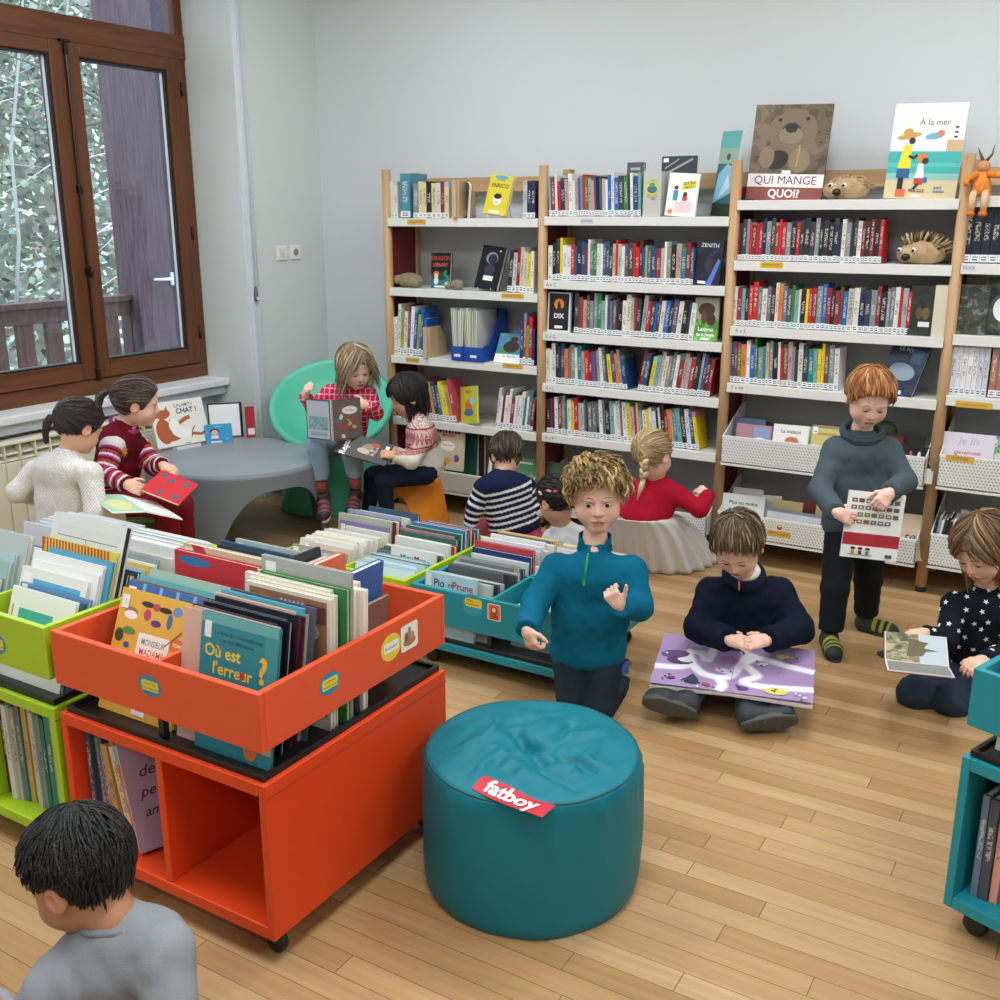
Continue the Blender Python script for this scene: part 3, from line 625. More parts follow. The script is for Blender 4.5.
place(run(0, 2, X(392, 340), X(424, 340), 55, .19, .28, tmin=.014, tmax=.026, cols=['e8e8e4', 'c8a880', 'b4b030', '2c60b0', '802838', 'e0dcd0', 'c08060'], lean=lambda t: .03+.1*t), 0, 2, G % ('third', ordn[0]), 'in the leaning run on the third shelf, left bookcase')
place(run(0, 2, X(519, 352), X(535, 352), 56, .17, .27, tmin=.013, tmax=.02, cols=['283470', 'c02838', '58a840', 'e0e0e8', '203880'], lean=lambda t: .03), 0, 2, G % ('third', ordn[0]), 'at the right end of the third shelf, left bookcase')
place(run(0, 3, X(398, 400), X(408, 400), 57, .2, .24, tmin=.018, tmax=.026, cols=['902028', 'c8c8cc', '6c1c20']), 0, 3, G % ('fourth', ordn[0]), 'left of the dark-haired girl, left bookcase fourth shelf')
place(run(0, 3, X(430, 405), X(457, 405), 58, .19, .25, tmin=.016, tmax=.026, cols=['c8b040', '902c28', 'c8a060', '50688a', '383c50', 'e0d848', 'c04858'], lean=lambda t: -.2), 0, 3, G % ('fourth', ordn[0]), 'in the leaning run on the fourth shelf, left bookcase')
place(run(0, 3, X(495, 410), X(534, 415), 59, .17, .215, tmin=.013, tmax=.021, cols=['e0e0e0', '202838', 'c02838', '30808c', 'e8e4dc', '58904c', '883040'], lean=lambda t: .12), 0, 3, G % ('fourth', ordn[0]), 'in the right run on the fourth shelf, left bookcase')

# ------------------------------------------------------------------ picture books (cover forward)
m_cov2 = mat('d8d8d8', .35)
def cover_book(name, w_, h, t_, col, loc, lean=.2, rz=0, label=None, group=None, art=None, edge='e6e0d0', parts=True, roll=0, spine=None, cat='book', gloss=.3):
    """origin at the bottom middle of the front cover, cover faces -Y; lean tips the top backwards"""
    o = empty(name, loc, 0, label, cat, group); o.rotation_mode = 'XYZ'
    o.rotation_euler = (Matrix.Rotation(rz, 3, 'Z') @ Matrix.Rotation(-lean, 3, 'X') @ Matrix.Rotation(roll, 3, 'Y')).to_euler()
    mc = col if not isinstance(col, str) else mat(col, gloss)
    mb = MB(); e = .0025 if t_ > .006 else t_*.3
    mb.box((-w_/2, 0, 0), (w_/2, e, h), mc); mb.box((-w_/2, t_-e, 0), (w_/2, t_, h), mc); mb.box((-w_/2, e, 0), (-w_/2+.003, t_-e, h), mat(spine, .4) if spine else mc)
    mb.build('cover', o)
    mb = MB(); mb.box((-w_/2+.003, e, .003), (w_/2-.004, t_-e, h-.003), mat(edge, .8)); mb.build('pages', o)
    if art:
        A = Art(face_front(0, 0, 0)); art(A, w_, h); A.build('cover_art', o)
    return o
def blob_art(seed, cols, sticker=True, title=True, frame=False):
    def f(A, w_, h):
        r = random.Random(seed)
        if frame: A.rect(-w_*.44, h*.06, w_*.44, h*.94, r.choice(cols))
        for k in range(9):
            A.ellipse(r.uniform(-.38, .38)*w_, r.uniform(.08, .7)*h, r.uniform(.03, .12)*w_, r.uniform(.03, .1)*h, r.choice(cols), r.uniform(0, 3), 9)
        if title:
            c = r.choice(cols)
            for j in range(r.choice((1, 2))):
                x = -.34*w_
                while x < .3*w_:
                    q = r.uniform(.03, .06)*w_; A.rect(x, h*(.84-.1*j), x+q, h*(.84-.1*j)+h*.055, c); x += q+.015*w_
        if sticker: A.rect(-.47*w_, h*.86, -.47*w_+.022, h*.86+.03, 'f0f0ee'); A.rect(-.47*w_+.004, h*.86+.008, -.47*w_+.018, h*.86+.012, '404040')
    return f
def wire_stand(loc, w_=.1, label='', rz=0):
    t = empty('book_stand', loc, rz, label, 'book stand')
    mw = mat('d8dadc', .3, metal=.3)
    mb = MB()
    for s_ in (-1, 1): mb.tube([(s_*w_*.4, -.03, .02), (s_*w_*.4, -.03, .004), (s_*w_*.4, .015, .003), (s_*w_*.3, .06, .1), (s_*w_*.3, .09, .003)], .0022, mw, 6)
    mb.tube([(-w_*.3, .06, .1), (w_*.3, .06, .1)], .0022, mw, 6); mb.build('wire_frame', t); return t
def SP(px, py, Y): return on_y(px, py, Y)
# --- left bookcase
def art_yellow(A, w_, h):
    A.ellipse(0, h*.93, w_*.3, h*.05, '5aa8c0'); A.text('LE TRES', 0, h*.86, h*.07, 'a02020', .01); A.text('ENRICO', 0, h*.72, h*.14, '303018', .02); A.ellipse(0, h*.36, w_*.18, h*.13, 'f0ece0'); A.ellipse(0, h*.46, w_*.17, h*.07, '18181c'); A.ellipse(0, h*.3, w_*.12, h*.05, 'e0d0c8'); A.rect(-w_*.25, h*.03, w_*.2, h*.1, 'f4f4f0')
p = SP(498, 222, 4.68); wire_stand((p.x, 4.67, 1.581), .1, 'small wire stand holding the yellow book on the top shelf')
cover_book('displayed_book', .135, .2, .028, 'dccb3c', (p.x-.01, 4.655, 1.60), .25, 0, 'yellow comic novel with a cartoon boy, propped on the left bookcase top shelf', art=art_yellow, roll=.12)
p = SP(456, 200, 4.62)
def bookend(x, z, h, lab_):
    t = empty('bookend', (x, 4.60, z), 0, lab_, 'bookend'); mp_ = wood('c0a07c', 'd0b490', .5)
    mb = MB(); mb.box((-.02, 0, .0), (.004, .02, h), mp_); mb.build('front_plate', t, .001)
    mb = MB(); mb.prism([(0, 0), (.16, 0), (.16, h*.6), (.1, h), (0, h)], -.0, .006, mp_, Matrix(((0,0,1,.004),(1,0,0,.02),(0,1,0,0),(0,0,0,1)))); mb.build('side_plate', t)
bookend(X(455, 200, 4.6), 1.581, .185, 'plywood bookend with cut corner on the top shelf of the left bookcase')
bookend(X(426, 340, 4.6), .851, .165, 'plywood bookend with cut corner after the leaning books on the third shelf')
cover_book('displayed_book', .12, .18, .02, '4a3628', (X(465, 205, 4.7), 4.70, 1.582), .05, R(-50), 'dark brown book slumped behind the bookend on the top shelf', art=lambda A, w_, h: A.rect(-.03, .02, .03, .05, 'eeeeee'), roll=.2)
def art_dragon(A, w_, h):
    A.rect(-w_/2, 0, w_/2, h*.4, '2a6a88'); A.ellipse(0, h*.35, w_*.45, h*.12, '184048'); A.text('DRAGON', 0, h*.85, h*.17, 'c84830', .02, sx=.9); A.text('LIBRARY', 0, h*.66, h*.15, 'd85838', .02, sx=.9)
    A.ellipse(-w_*.22, h*.42, w_*.14, h*.07, 'e06830'); A.ellipse(-w_*.22, h*.33, w_*.1, h*.09, 'f0c8a0'); A.ellipse(-w_*.22, h*.2, w_*.12, h*.1, 'e8e0d0')
    A.line([(w_*.1, h*.1), (w_*.35, h*.15), (w_*.4, h*.3), (w_*.2, h*.4), (w_*.3, h*.5)], w_*.1, '38a048'); A.rect(-w_*.3, h*.02, w_*.3, h*.07, 'f4f4f0')
cover_book('displayed_book', .125, .185, .02, '141c26', (X(440, 280, 4.72), 4.72, 1.216), .08, 0, 'black Dragon Library children\'s book standing on the second shelf, left bookcase', art=art_dragon)
def art_moon(A, w_, h):
    A.ellipse(0, h*.72, w_*.25, h*.14, '8890a8'); A.ellipse(w_*.03, h*.7, w_*.2, h*.12, '181c2c'); A.ellipse(0, h*.45, w_*.22, h*.14, '282c44'); A.rect(-w_*.2, h*.2, w_*.22, h*.31, 'eceef0'); A.ellipse(w_*.3, h*.9, .005, .005, 'c8ccd8')
p = SP(487, 290, 4.66); wire_stand((p.x, 4.66, 1.216), .1, 'small wire stand under the tilted black book on the second shelf')
cover_book('displayed_book', .14, .225, .028, '16181f', (p.x, 4.64, 1.228), .3, 0, 'black book with a pale moon figure tilted on a stand, second shelf', art=art_moon, roll=.1)
def plush(name, loc, scale, label, body, legs=None, rz=0, spikes=False, dark=None):
    t = empty(name, loc, rz, label, 'toy animal'); m1 = mat(body, .95, .1, bump=.8, bscale=140, var=.15, vscale=40)
    return t, m1
t, m1 = plush('plush_seal', (X(412, 285, 4.72), 4.70, 1.216), 1, 'brown beige plush animal lying at the left end of the second shelf', '94886c')
mb = MB(); mb.ell((0, 0, .038), (.085, .05, .04), m1); mb.ell((.045, -.01, .03), (.04, .045, .032), m1); mb.build('body', t)
mb = MB(); mb.ell((-.065, -.02, .04), (.024, .028, .026), m1); mb.ell((-.08, -.042, .036), .007, mat('201c18')); mb.build('head', t)
t, m1 = plush('plush_mouse', (X(453, 286, 4.66), 4.67, 1.216), 1, 'small grey beige plush mouse lying in front of the dragon book', '8e8878')
mb = MB(); mb.ell((0.02, 0, .026), (.045, .03, .027), m1); mb.build('body', t); mb = MB(); mb.ell((-.03, -.01, .022), (.022, .02, .02), m1); mb.ell((-.03, -.03, .03), .009, mat('d0ccc4')); mb.build('head', t)
# blue magazine files with magazines
for k, px in enumerate((457, 469)):
    x = X(px, 355, 4.62); t = empty('magazine_file', (x, 4.61, .851), 0, ['left blue plastic magazine file on the third shelf', 'right blue plastic magazine file with the tall sloping side'][k], 'magazine file')
    mbl = mat('1c4ca8', .35, coat=.2); mb = MB(); W_ = .075 if k == 0 else .125
    x0_ = -.03; 
    MX = lambda xx_: Matrix(((0,0,1,xx_),(1,0,0,0),(0,1,0,0),(0,0,0,1)))
    side = [(0, 0), (.25, 0), (.25, .26), (.17, .26), (.06, .09), (0, .08)]
    for xx_ in (x0_, x0_+W_-.003):
        mb.prism(side, xx_, xx_+.003, mbl, MX(0))
    mb.box((x0_, 0, 0), (x0_+W_, .003, .075), mbl); mb.box((x0_, 0, 0), (x0_+W_, .25, .003), mbl); mb.box((x0_, .247, 0), (x0_+W_, .25, .26), mbl); mb.build('file_box', t, .001)
    A = Art(face_front(x0_+W_/2, 0, 0)); A.rect(-.02, .02, .02, .034, 'f2f2f0'); A.build('label_sticker', t)
    r = random.Random(70+k); yy = 0
    for j in range(7 if k == 0 else 8):
        xx_ = x0_+.008+j*(.0085)
        o = tag(MB().box((-.003, 0, 0), (.003, .2, r.uniform(.25, .27)), mat(r.choice(['d8d8c8', 'e4e2d4', 'c8c8a8', 'dedede', 'b8c0a0']), .4)).build('magazine', loc=(x+xx_, 4.625, .856)), 'thin pale magazine, %s from left in the %s blue file' % (ORD(j+1), 'left' if k == 0 else 'right'), 'magazine', 'magazines in the blue files')
        o.rotation_euler = (0, -.06+.012*j, 0)
def art_bear(A, w_, h): A.rect(-w_/2, 0, w_/2, h, art_mat('pic', '4a88b8', '6898b8', '5a9048', 12)); A.ellipse(0, h*.55, w_*.28, h*.2, '2c1c18'); A.ellipse(w_*.05, h*.8, w_*.14, h*.1, '382420'); A.rect(-w_/2, 0, w_/2, h*.3, 'f0f0ee'); A.text('LE TRESOR', 0, h*.22, h*.1, '303030'); 
cover_book('displayed_book', .17, .165, .014, '5a90b0', (X(508, 362, 4.66), 4.65, .852), .5, 0, 'picture book with a dark bear against blue, third shelf of the left bookcase', art=art_bear)
def art_ychar(A, w_, h): A.ellipse(.0, h*.45, w_*.22, h*.2, 'd87830'); A.ellipse(0, h*.3, w_*.3, h*.1, '5a70a0'); A.ellipse(w_*.2, h*.6, w_*.14, h*.1, 'a0c8e0'); A.text('MOI', 0, h*.85, h*.12, '902838', .02)
cover_book('displayed_book', .16, .2, .012, 'c8c838', (X(470, 420, 4.64), 4.63, .512), .1, R(-25), 'yellow green picture book facing out at the end of the leaning run', art=art_ychar, roll=-.18)
# bottom trays of the left bookcase
def art_w(A, w_, h):
    for k in range(8): A.ellipse((-.36+.1*k)*w_, h*.93, .008, .01, ['b83838','404880','c86838'][k%3], 0, 8)
    A.text('IMAGIER', 0, h*.84, h*.1, 'b03838', .02); A.ellipse(0, h*.58, w_*.24, h*.12, 'f6f4e8'); A.text('Mon livre', 0, h*.6, h*.07, '303030', 0, .2); 
    for (u, v, c) in ((-.3,.3,'c85838'),(0,.22,'d8a040'),(.3,.3,'7858a0'),(-.32,.7,'b84040'),(.15,.3,'e0b8a0'),(-.12,.12,'8c6850')): A.ellipse(u*w_, v*h, w_*.1, h*.09, c, 0, 10)
BT = .137
cover_book('displayed_book', .2, .225, .02, 'd8ccb0', (X(446, 468, 4.62), 4.625, .24), .12, 0, 'cream framed picture book with little animals in the left bookcase\'s bottom tray', art=art_w)
cover_book('picture_book', .2, .24, .03, '1e4a3c', (X(462, 468, 4.7), 4.69, .2), .08, 0, 'dark green large book behind the cream one in the bottom tray')
cover_book('picture_book', .05, .25, .03, '401c20', (X(478, 468, 4.7), 4.72, .2), .02, 0, 'dark red book standing beside the green one in the bottom tray')
cover_book('picture_book', .2, .2, .02, 'ded6c8', (X(488, 470, 4.68), 4.66, .15), .1, R(-60), 'pale book fanned open toward the striped boy in the bottom tray')
cover_book('picture_book', .2, .2, .02, '5a8c68', (X(524, 478, 4.7), 4.66, .15), .15, 0, 'green picture book at the right of the left bookcase\'s bottom tray', art=blob_art(3, ['88b090', 'e0e0d0']))
# --- second bookcase
def art_zen(A, w_, h): A.rect(-w_/2, 0, w_/2, h, art_mat('pic', '1c2038', '2c3868', '101424', 9)); A.poly([(0, 0), (w_*.2, 0), (w_*.45, h*.55), (w_*.35, h*.6)], '5878c8'); A.ellipse(w_*.05, h*.45, w_*.12, h*.16, '382848'); A.text('ZENITH', 0, h*.87, h*.12, 'e0e0e8', .01); A.rect(-w_*.3, h*.03, w_*.0, h*.09, 'f0f0f0')
cover_book('displayed_book', .13, .205, .016, '1c2038', (X(706, 280, 4.66), 4.65, 1.286), .12, 0, 'dark blue novel titled ZENITH facing out at the end of the second shelf', art=art_zen, roll=.05)
def art_dix(A, w_, h): A.rect(-w_*.43, h*.04, w_*.43, h*.97, '16161a'); A.ellipse(0, h*.7, w_*.22, h*.14, 'e08828'); A.poly([(-w_*.3,h*.3),(w_*.3,h*.3),(w_*.25,h*.55),(w_*.06,h*.62),(w_*.08,h*.68),(0,h*.8),(-w_*.08,h*.66),(-w_*.06,h*.6),(-w_*.25,h*.52)], '202028'); A.text('DIX', 0, h*.4, h*.17, 'f0f0f0', .03); A.rrect(-w_*.18, h*.09, w_*.18, h*.16, .004, 'f0f0f0')
cover_book('displayed_book', .128, .195, .016, 'e4e4e0', (X(559, 332, 4.66), 4.65, 1.031), .06, 0, 'black novel titled DIX with an orange sun, facing out on the third shelf', art=art_dix)
def art_jung(A, w_, h): A.rect(-w_/2, 0, w_/2, h*.5, art_mat('pic', '70b048', '90c860', '50903c', 16)); A.ellipse(0, h*.72, w_*.35, h*.16, '503028'); A.ellipse(-w_*.1, h*.55, w_*.12, h*.16, '68402c'); A.ellipse(w_*.2, h*.5, w_*.2, h*.14, '483028'); A.text('Lettres', 0, h*.27, h*.13, 'f4f4f4', .03); A.text('de la jungle', 0, h*.15, h*.11, 'f4f4f4', .03, sx=.9); A.rect(-w_*.2, h*.03, w_*.2, h*.08, 'f0f0f0')
cover_book('displayed_book', .115, .2, .014, 'a8a890', (X(705, 338, 4.65), 4.645, 1.031), .08, 0, 'green book with a brown ape, facing out at the end of the third shelf', art=art_jung)
cover_book('displayed_book', .085, .24, .025, '54565e', (X(630, 200, 4.74), 4.78, 1.60), .05, 0, 'grey book rising above the paperbacks on the second bookcase\'s top shelf', art=lambda A, w_, h: (A.ellipse(0, h*.7, w_*.2, h*.1, '909498'), A.rect(-w_*.3, h*.85, w_*.3, h*.9, 'b0b4b8')))
shelf_book(X(643, 200)+.002, SY0+.015, 1.591, .088, .15, .2, 'c4c4bc', 0, 'thick pale grey volume with a yellow green motif, right of the top paperbacks', 'books on top of second bookcase', lbl=False)
tag(Art(face_front(X(643, 200)+.046, SY0+.0145, 1.591)).ellipse(.0, .125, .03, .033, 'd8d020').ellipse(.0, .12, .024, .018, '407878').ellipse(.0, .14, .014, .01, '50989c').build('emblem'), 'yellow roundel with a small teal creature on the thick pale book', 'emblem')
def art_dog(A, w_, h): A.line([(-w_*.4,h*.7),(w_*.4,h*.95)], .01, 'a0a4a8'); A.line([(-w_*.4,h*.8),(0,h*.95)], .006, 'a0a4a8'); A.ellipse(w_*.05, h*.65, w_*.1, h*.07, 'c8ccd0'); A.rect(-w_*.45, h*.1, 0, h*.42, 'c8d030'); A.rect(-w_*.45, h*.9, -w_*.3, h*.97, 'eeeeee')
cover_book('displayed_book', .17, .27, .016, '3a3c40', (X(676, 205, 4.74), 4.74, 1.591), .06, 0, 'dark grey book with silver streaks behind the white one on top shelf', art=art_dog)
def art_quoi(A, w_, h): A.poly([(-w_*.05,h*.6),(w_*.42,h*.68),(w_*.42,h*.85),(0,h*.78)], 'e4d830'); A.text('QUI EN', w_*.18, h*.77, h*.09, '202020', .02, 0, .12); A.text('VEUT ?', w_*.2, h*.68, h*.08, '202020', .02, 0, .12); A.ellipse(-w_*.22, h*.66, w_*.07, h*.05, '5a4038'); A.rect(-w_*.3, h*.36, -w_*.14, h*.6, '4890b0'); A.ellipse(w_*.1, h*.5, w_*.07, h*.07, '383030'); A.rect(w_*.02, h*.36, w_*.18, h*.46, 'c84040'); A.rrect(-w_*.2, h*.08, w_*.36, h*.34, .006, 'f0d0d4'); A.ellipse(-w_*.34, h*.1, w_*.09, h*.06, 'e09060')
cover_book('displayed_book', .145, .19, .014, 'f2f2f0', (X(680, 214, 4.64), 4.63, 1.592), .12, 0, 'white book with yellow title banner and cartoon figures, top of second bookcase', art=art_quoi, roll=.06)
def art_sea(A, w_, h): A.rect(-w_/2, 0, w_/2, h, '3c6878'); A.rect(-w_/2, h*.8, w_/2, h, '68b4b4'); A.rect(-w_/2, h*.62, w_/2, h*.8, '98b8a8'); A.poly([(-w_*.5,h*.15),(w_*.5,h*.3),(w_*.5,h*.55),(0,h*.62),(-w_*.4,h*.5)], '8cc4e4'); A.poly([(-w_*.3,h*.2),(w_*.3,h*.35),(w_*.1,h*.5)], 'c8e4f4'); A.ellipse(0, h*.7, w_*.1, h*.04, '604838'); A.rect(-w_/2, 0, w_/2, h*.15, '283828')
cover_book('displayed_book', .16, .37, .01, 'd8e0e0', (X(720, 213, 4.72), 4.72, 1.592), .1, R(-38), 'tall narrow blue fantasy album standing at the right end, second bookcase top', art=art_sea, roll=.03)
for k in range(14):
    r = random.Random(200+k); 
    cover_book('picture_book', .15, r.uniform(.15, .17), .01, r.choice(['e6e4dc', 'c85838', '5878a0', 'dcd0a8', '606468']), (-1.93+.0+(k//7)*.17, 4.63+(k % 7)*.02, .117), .16, 0, '%s book, %s in the %s pile beside the girl in red' % (['front','second','third','fourth','fifth','sixth','back'][k % 7], ['nearest','next','next','middle','farther','farther','last'][k % 7], ['left','right'][k//7]), 'books in second bookcase bottom tray')
def art_ppn(txt, strip, c='303030'):
    def f(A, w_, h): A.text(txt, 0, h*.78, h*.13, c, .02); A.rect(-w_/2, 0, w_/2, h*.5, strip); A.ellipse(.1*w_, h*.3, w_*.14, h*.1, '303438'); A.ellipse(-.1*w_, h*.34, w_*.06, h*.06, 'e8e8e8')
    return f
cover_book('picture_book', .22, .23, .02, 'e4e6e2', (X(585, 515, 4.64), 4.62, .12), .15, 0, 'white picture book with yellow strip in second bookcase bottom tray, behind curly boy', art=art_ppn('Plus ou moins', 'e0cc38'))
cover_book('picture_book', .2, .22, .02, '50684c', (X(562, 510, 4.7), 4.68, .12), .1, 0, 'dark green picture book near the left post in the second bookcase bottom tray')
# --- third bookcase
def art_beaver(A, w_, h):
    A.rect(-w_/2, h*.27, w_/2, h, art_mat('fur', '6a5a4a', '7c6a58', '54463a', 12)); A.ellipse(w_*.02, h*.72, w_*.32, h*.24, '7c6a54'); A.ellipse(-w_*.2, h*.92, w_*.07, h*.035, '5c4c40'); A.ellipse(w_*.26, h*.92, w_*.07, h*.035, '5c4c40'); A.ellipse(0, h*.74, w_*.12, h*.07, '3a3230'); A.ellipse(0, h*.68, w_*.16, h*.09, '8c7c68'); A.ellipse(0, h*.75, w_*.08, h*.045, '282424')
    A.ellipse(-w_*.16, h*.84, w_*.025, h*.018, '14100e'); A.ellipse(w_*.2, h*.85, w_*.025, h*.018, '14100e')
    A.ellipse(-w_*.14, h*.42, w_*.15, h*.1, '28221e', .4); A.ellipse(w_*.15, h*.42, w_*.14, h*.13, '8c785c', .3); A.ellipse(-w_*.28, h*.45, w_*.1, h*.12, '8a745c'); A.line([(w_*.12,h*.35),(w_*.14,h*.58)], .006, 'b0a068')
    A.rect(-w_/2, h*.135, w_/2, h*.275, 'ece8e6'); A.text('QUI MANGE', 0, h*.205, h*.125, '6a2c28', .0, sx=1.0); A.rect(-w_/2, 0, w_/2, h*.135, '8e4c48'); A.text('QUOI?', 0, h*.065, h*.12, 'f4f0ee', .022); A.rrect(-w_*.06, h*.272, w_*.06, h*.315, .004, 'e8e8e4')
cover_book('large_book', .335, .4, .012, '6a4a42', (SP(783, 200, 4.72).x, 4.71, 1.661), .1, 0, 'large brown animal book titled QUI MANGE QUOI standing on the third bookcase', art=art_beaver, roll=.035)
def art_mer(A, w_, h):
    A.rect(-w_/2, 0, w_/2, h, 'e8ecea'); A.rect(-w_/2, 0, w_/2, h*.2, 'd6c49c'); A.rect(-w_/2, h*.2, w_/2, h*.5, '3cb0ac'); A.rect(-w_/2, h*.2, w_/2, h*.27, '8cc4b8'); A.rect(-w_/2, h*.34, w_/2, h*.38, '58c0b8')
    A.text('À la mer', w_*.08, h*.8, h*.09, '404848'); A.ellipse(w_*.1, h*.66, w_*.13, h*.035, '7cb0c4', .15); A.ellipse(w_*.18, h*.69, w_*.05, h*.03, 'd87858')
    A.rect(w_*.28, h*.5, w_*.5, h*.62, 'd0b088'); A.rect(w_*.36, h*.62, w_*.41, h*.78, 'f0f0f0'); 
    for k in range(3): A.rect(w_*.36, h*(.64+.05*k), w_*.41, h*(.66+.05*k), '303438')
    A.ellipse(-w_*.25, h*.66, w_*.17, h*.03, 'd0a050', .2); A.ellipse(-w_*.27, h*.7, w_*.07, h*.04, 'd0a050', .2); A.ellipse(-w_*.2, h*.61, w_*.045, h*.035, '281c18'); A.poly([(-w_*.36,h*.32),(-w_*.17,h*.32),(-w_*.2,h*.57),(-w_*.3,h*.57)], 'e8dc30'); A.rect(-w_*.36, h*.22, -w_*.18, h*.32, '285890'); A.line([(-w_*.22,h*.45),(-w_*.15,h*.43),(-w_*.1,h*.46)], w_*.04, '281c18'); A.rect(-w_*.33, h*.08, -w_*.25, h*.22, '201c20'); A.rect(-w_*.34, h*.02, -w_*.2, h*.1, 'd86838')
    A.ellipse(-w_*.03, h*.43, w_*.07, h*.05, 'e08038'); A.ellipse(w_*.02, h*.4, w_*.045, h*.035, '382420'); A.poly([(-w_*.1,h*.22),(w_*.03,h*.22),(0,h*.37),(-w_*.07,h*.37)], 'f4f4f0'); A.rect(-w_*.1, h*.15, w_*.02, h*.22, 'c83838'); A.line([(-w_*.04,h*.16),(-w_*.1,h*.1)], w_*.04, '382420'); A.rect(w_*.02, h*.17, w_*.08, h*.23, '3868a0')
    A.text('FRAGILE', -w_*.05, h*.085, h*.045, '202020', .02); A.rect(-w_*.1, h*.015, w_*.0, h*.045, 'f0f0f0')
    for k in range(7): A.ellipse(w_*(.2+.04*(k % 4)), h*(.08+.04*(k//4)), .006, .005, '7c88a0', .5, 6)
cover_book('large_book', .28, .375, .014, 'd8e4e0', (SP(919, 196, 4.70).x, 4.69, 1.661), .1, 0, 'large seaside picture book titled À la mer with two beach walkers', art=art_mer, roll=.03)
def hedgehog(loc, s_, spiky, label, rz=0):
    t = empty('toy_hedgehog', loc, rz, label, 'toy hedgehog'); tan = mat('b89c78', .9, .1, bump=.5, bscale=90, var=.2, vscale=30)
    mb = MB(); mb.ell((0, 0, .045*s_), (.095*s_, .06*s_, .052*s_), tan, 24, 14); mb.ell((-.05*s_, -.02*s_, .038*s_), (.05*s_, .045*s_, .036*s_), tan)
    mb.build('body', t)
    r = random.Random(5)
    if spiky:
        mb = MB()
        for k in range(150):
            a = r.uniform(0, PI); b_ = r.uniform(-.9, 1.3); d = Vector((math.cos(a)*math.cos(b_)*1.0, -abs(math.sin(b_))*.4 if r.random() < .5 else .3, math.sin(a)*.9+.1)).normalized()
            if d.x < -.75: continue
            p = Vector((d.x*.09, d.y*.055, .045+d.z*.048))*s_; q = p+Vector((d.x*.8+.25, d.y, d.z*.8)).normalized()*.045*s_
            mb.tube([p, q], [.006*s_, .0008], mat(r.choice(['d8c098', '8c6c4c', '4a3828', 'e4d0ac']), .8), 5)
        mb.build('spines', t)
    else:
        mb = MB()
        for k in range(160):
            a = r.uniform(0, PI); b_ = r.uniform(-1, 1); d = Vector((math.cos(a), b_*.8, abs(math.sin(a)))).normalized(); p = Vector((d.x*.09, d.y*.058, .045+d.z*.05))*s_
            mb.tube([p, p+d*.010*s_+Vector((.008, 0, 0))], [.004, .001], mat(r.choice(['c8ac88', 'a88c68']), .9), 4)
        mb.build('spines', t)
    mb = MB(); hx = -.03*s_ if not spiky else -.055*s_
    mb.ell((hx, -.068*s_, .028*s_), (.018*s_, .014*s_, .016*s_), mat('1c1614', .4)); mb.build('nose', t)
    for sx_ in (-1, 1):
        mb = MB(); mb.ell((hx+sx_*.028*s_, -.058*s_, .056*s_), (.011*s_,)*3, mat('e8e6e0', .3), 12, 8); mb.ell((hx+sx_*.028*s_-.002, -.067*s_, .056*s_), (.006*s_,)*3, mat('101010', .2), 10, 6); mb.build('eye', t)
hedgehog((SP(846, 198, 4.68).x, 4.70, 1.661), 1.0, False, 'smooth beige plush hedgehog between the two large books on top')
hedgehog((SP(922, 262, 4.7).x, 4.70, 1.401), 1.0, True, 'spiny brown straw hedgehog on the second shelf of the third bookcase')
def art_gold(A, w_, h): A.rect(-w_/2, 0, w_/2, h, art_mat('fur', '303230', '3c3c38', '242624', 14)); A.ellipse(0, h*.45, w_*.12, h*.12, '6c5c30'); A.ellipse(-w_*.2, h*.45, w_*.1, h*.12, '605028'); A.rect(-w_*.2, h*.18, w_*.14, h*.28, 'e8e8e8')
cover_book('displayed_book', .13, .205, .085, art_mat('fur', '303230', '3c3c38', '242624', 14), (X(923, 332, 4.63), 4.64, 1.111), .05, 0, 'thick dark album facing out beside the leaning cream boards, third shelf', art=art_gold)
cover_book('displayed_book', .075, .21, .1, 'd8d0b8', (X(938, 332, 4.63)+.01, 4.63, 1.111), .03, 0, 'cream page block standing at the right end of the third shelf')
def art_blue(A, w_, h): A.rect(-w_/2, 0, w_/2, h, art_mat('pic', '1c3050', '2c4868', '101c30', 14)); A.text('LE PONT', 0, h*.85, h*.1, 'c8d4e0', .02); A.ellipse(0, h*.45, w_*.35, h*.16, '8c9cb0'); A.rect(-w_*.3, h*.05, w_*.2, h*.12, 'c8d0d8'); A.rect(w_*.1, h*.65, w_*.4, h*.9, '4a6488')
cover_book('displayed_book', .16, .235, .022, '1c2c44', (X(893, 390, 4.66), 4.65, .852), .25, R(-12), 'dark blue album tilted on the fourth shelf behind the standing boy', art=art_blue, roll=.2)
def pileb(x0, x1, z, seed, n, group, where, arts, w_=.18, h=(.16, .2), y0=4.60, dy=.03):
    r = random.Random(seed); k = 0
    for (px, py, wd, hh, col, art, lab_) in arts:
        p = on_y(px, py, 4.62); cover_book('picture_book', wd, hh, .02, col, (p.x, y0+.01, z), .22, r.uniform(-.1, .1), lab_, group, art=art)
    for k in range(n):
        xx_ = x0+(x1-x0)*(k+.5)/n; col = r.choice(['404040', 'd8d8d4', '5c6c88', 'c86848', '8c3438', 'dccb98', '486c50'])
        cover_book('picture_book', w_*.8, r.uniform(*h), .016, col, (xx_, y0+.06+r.uniform(0, .1), z), .2, r.uniform(-.2, .2), '%s picture book, %s from left %s' % (cname(col), ORD(k+1), where), group)
z5 = .492
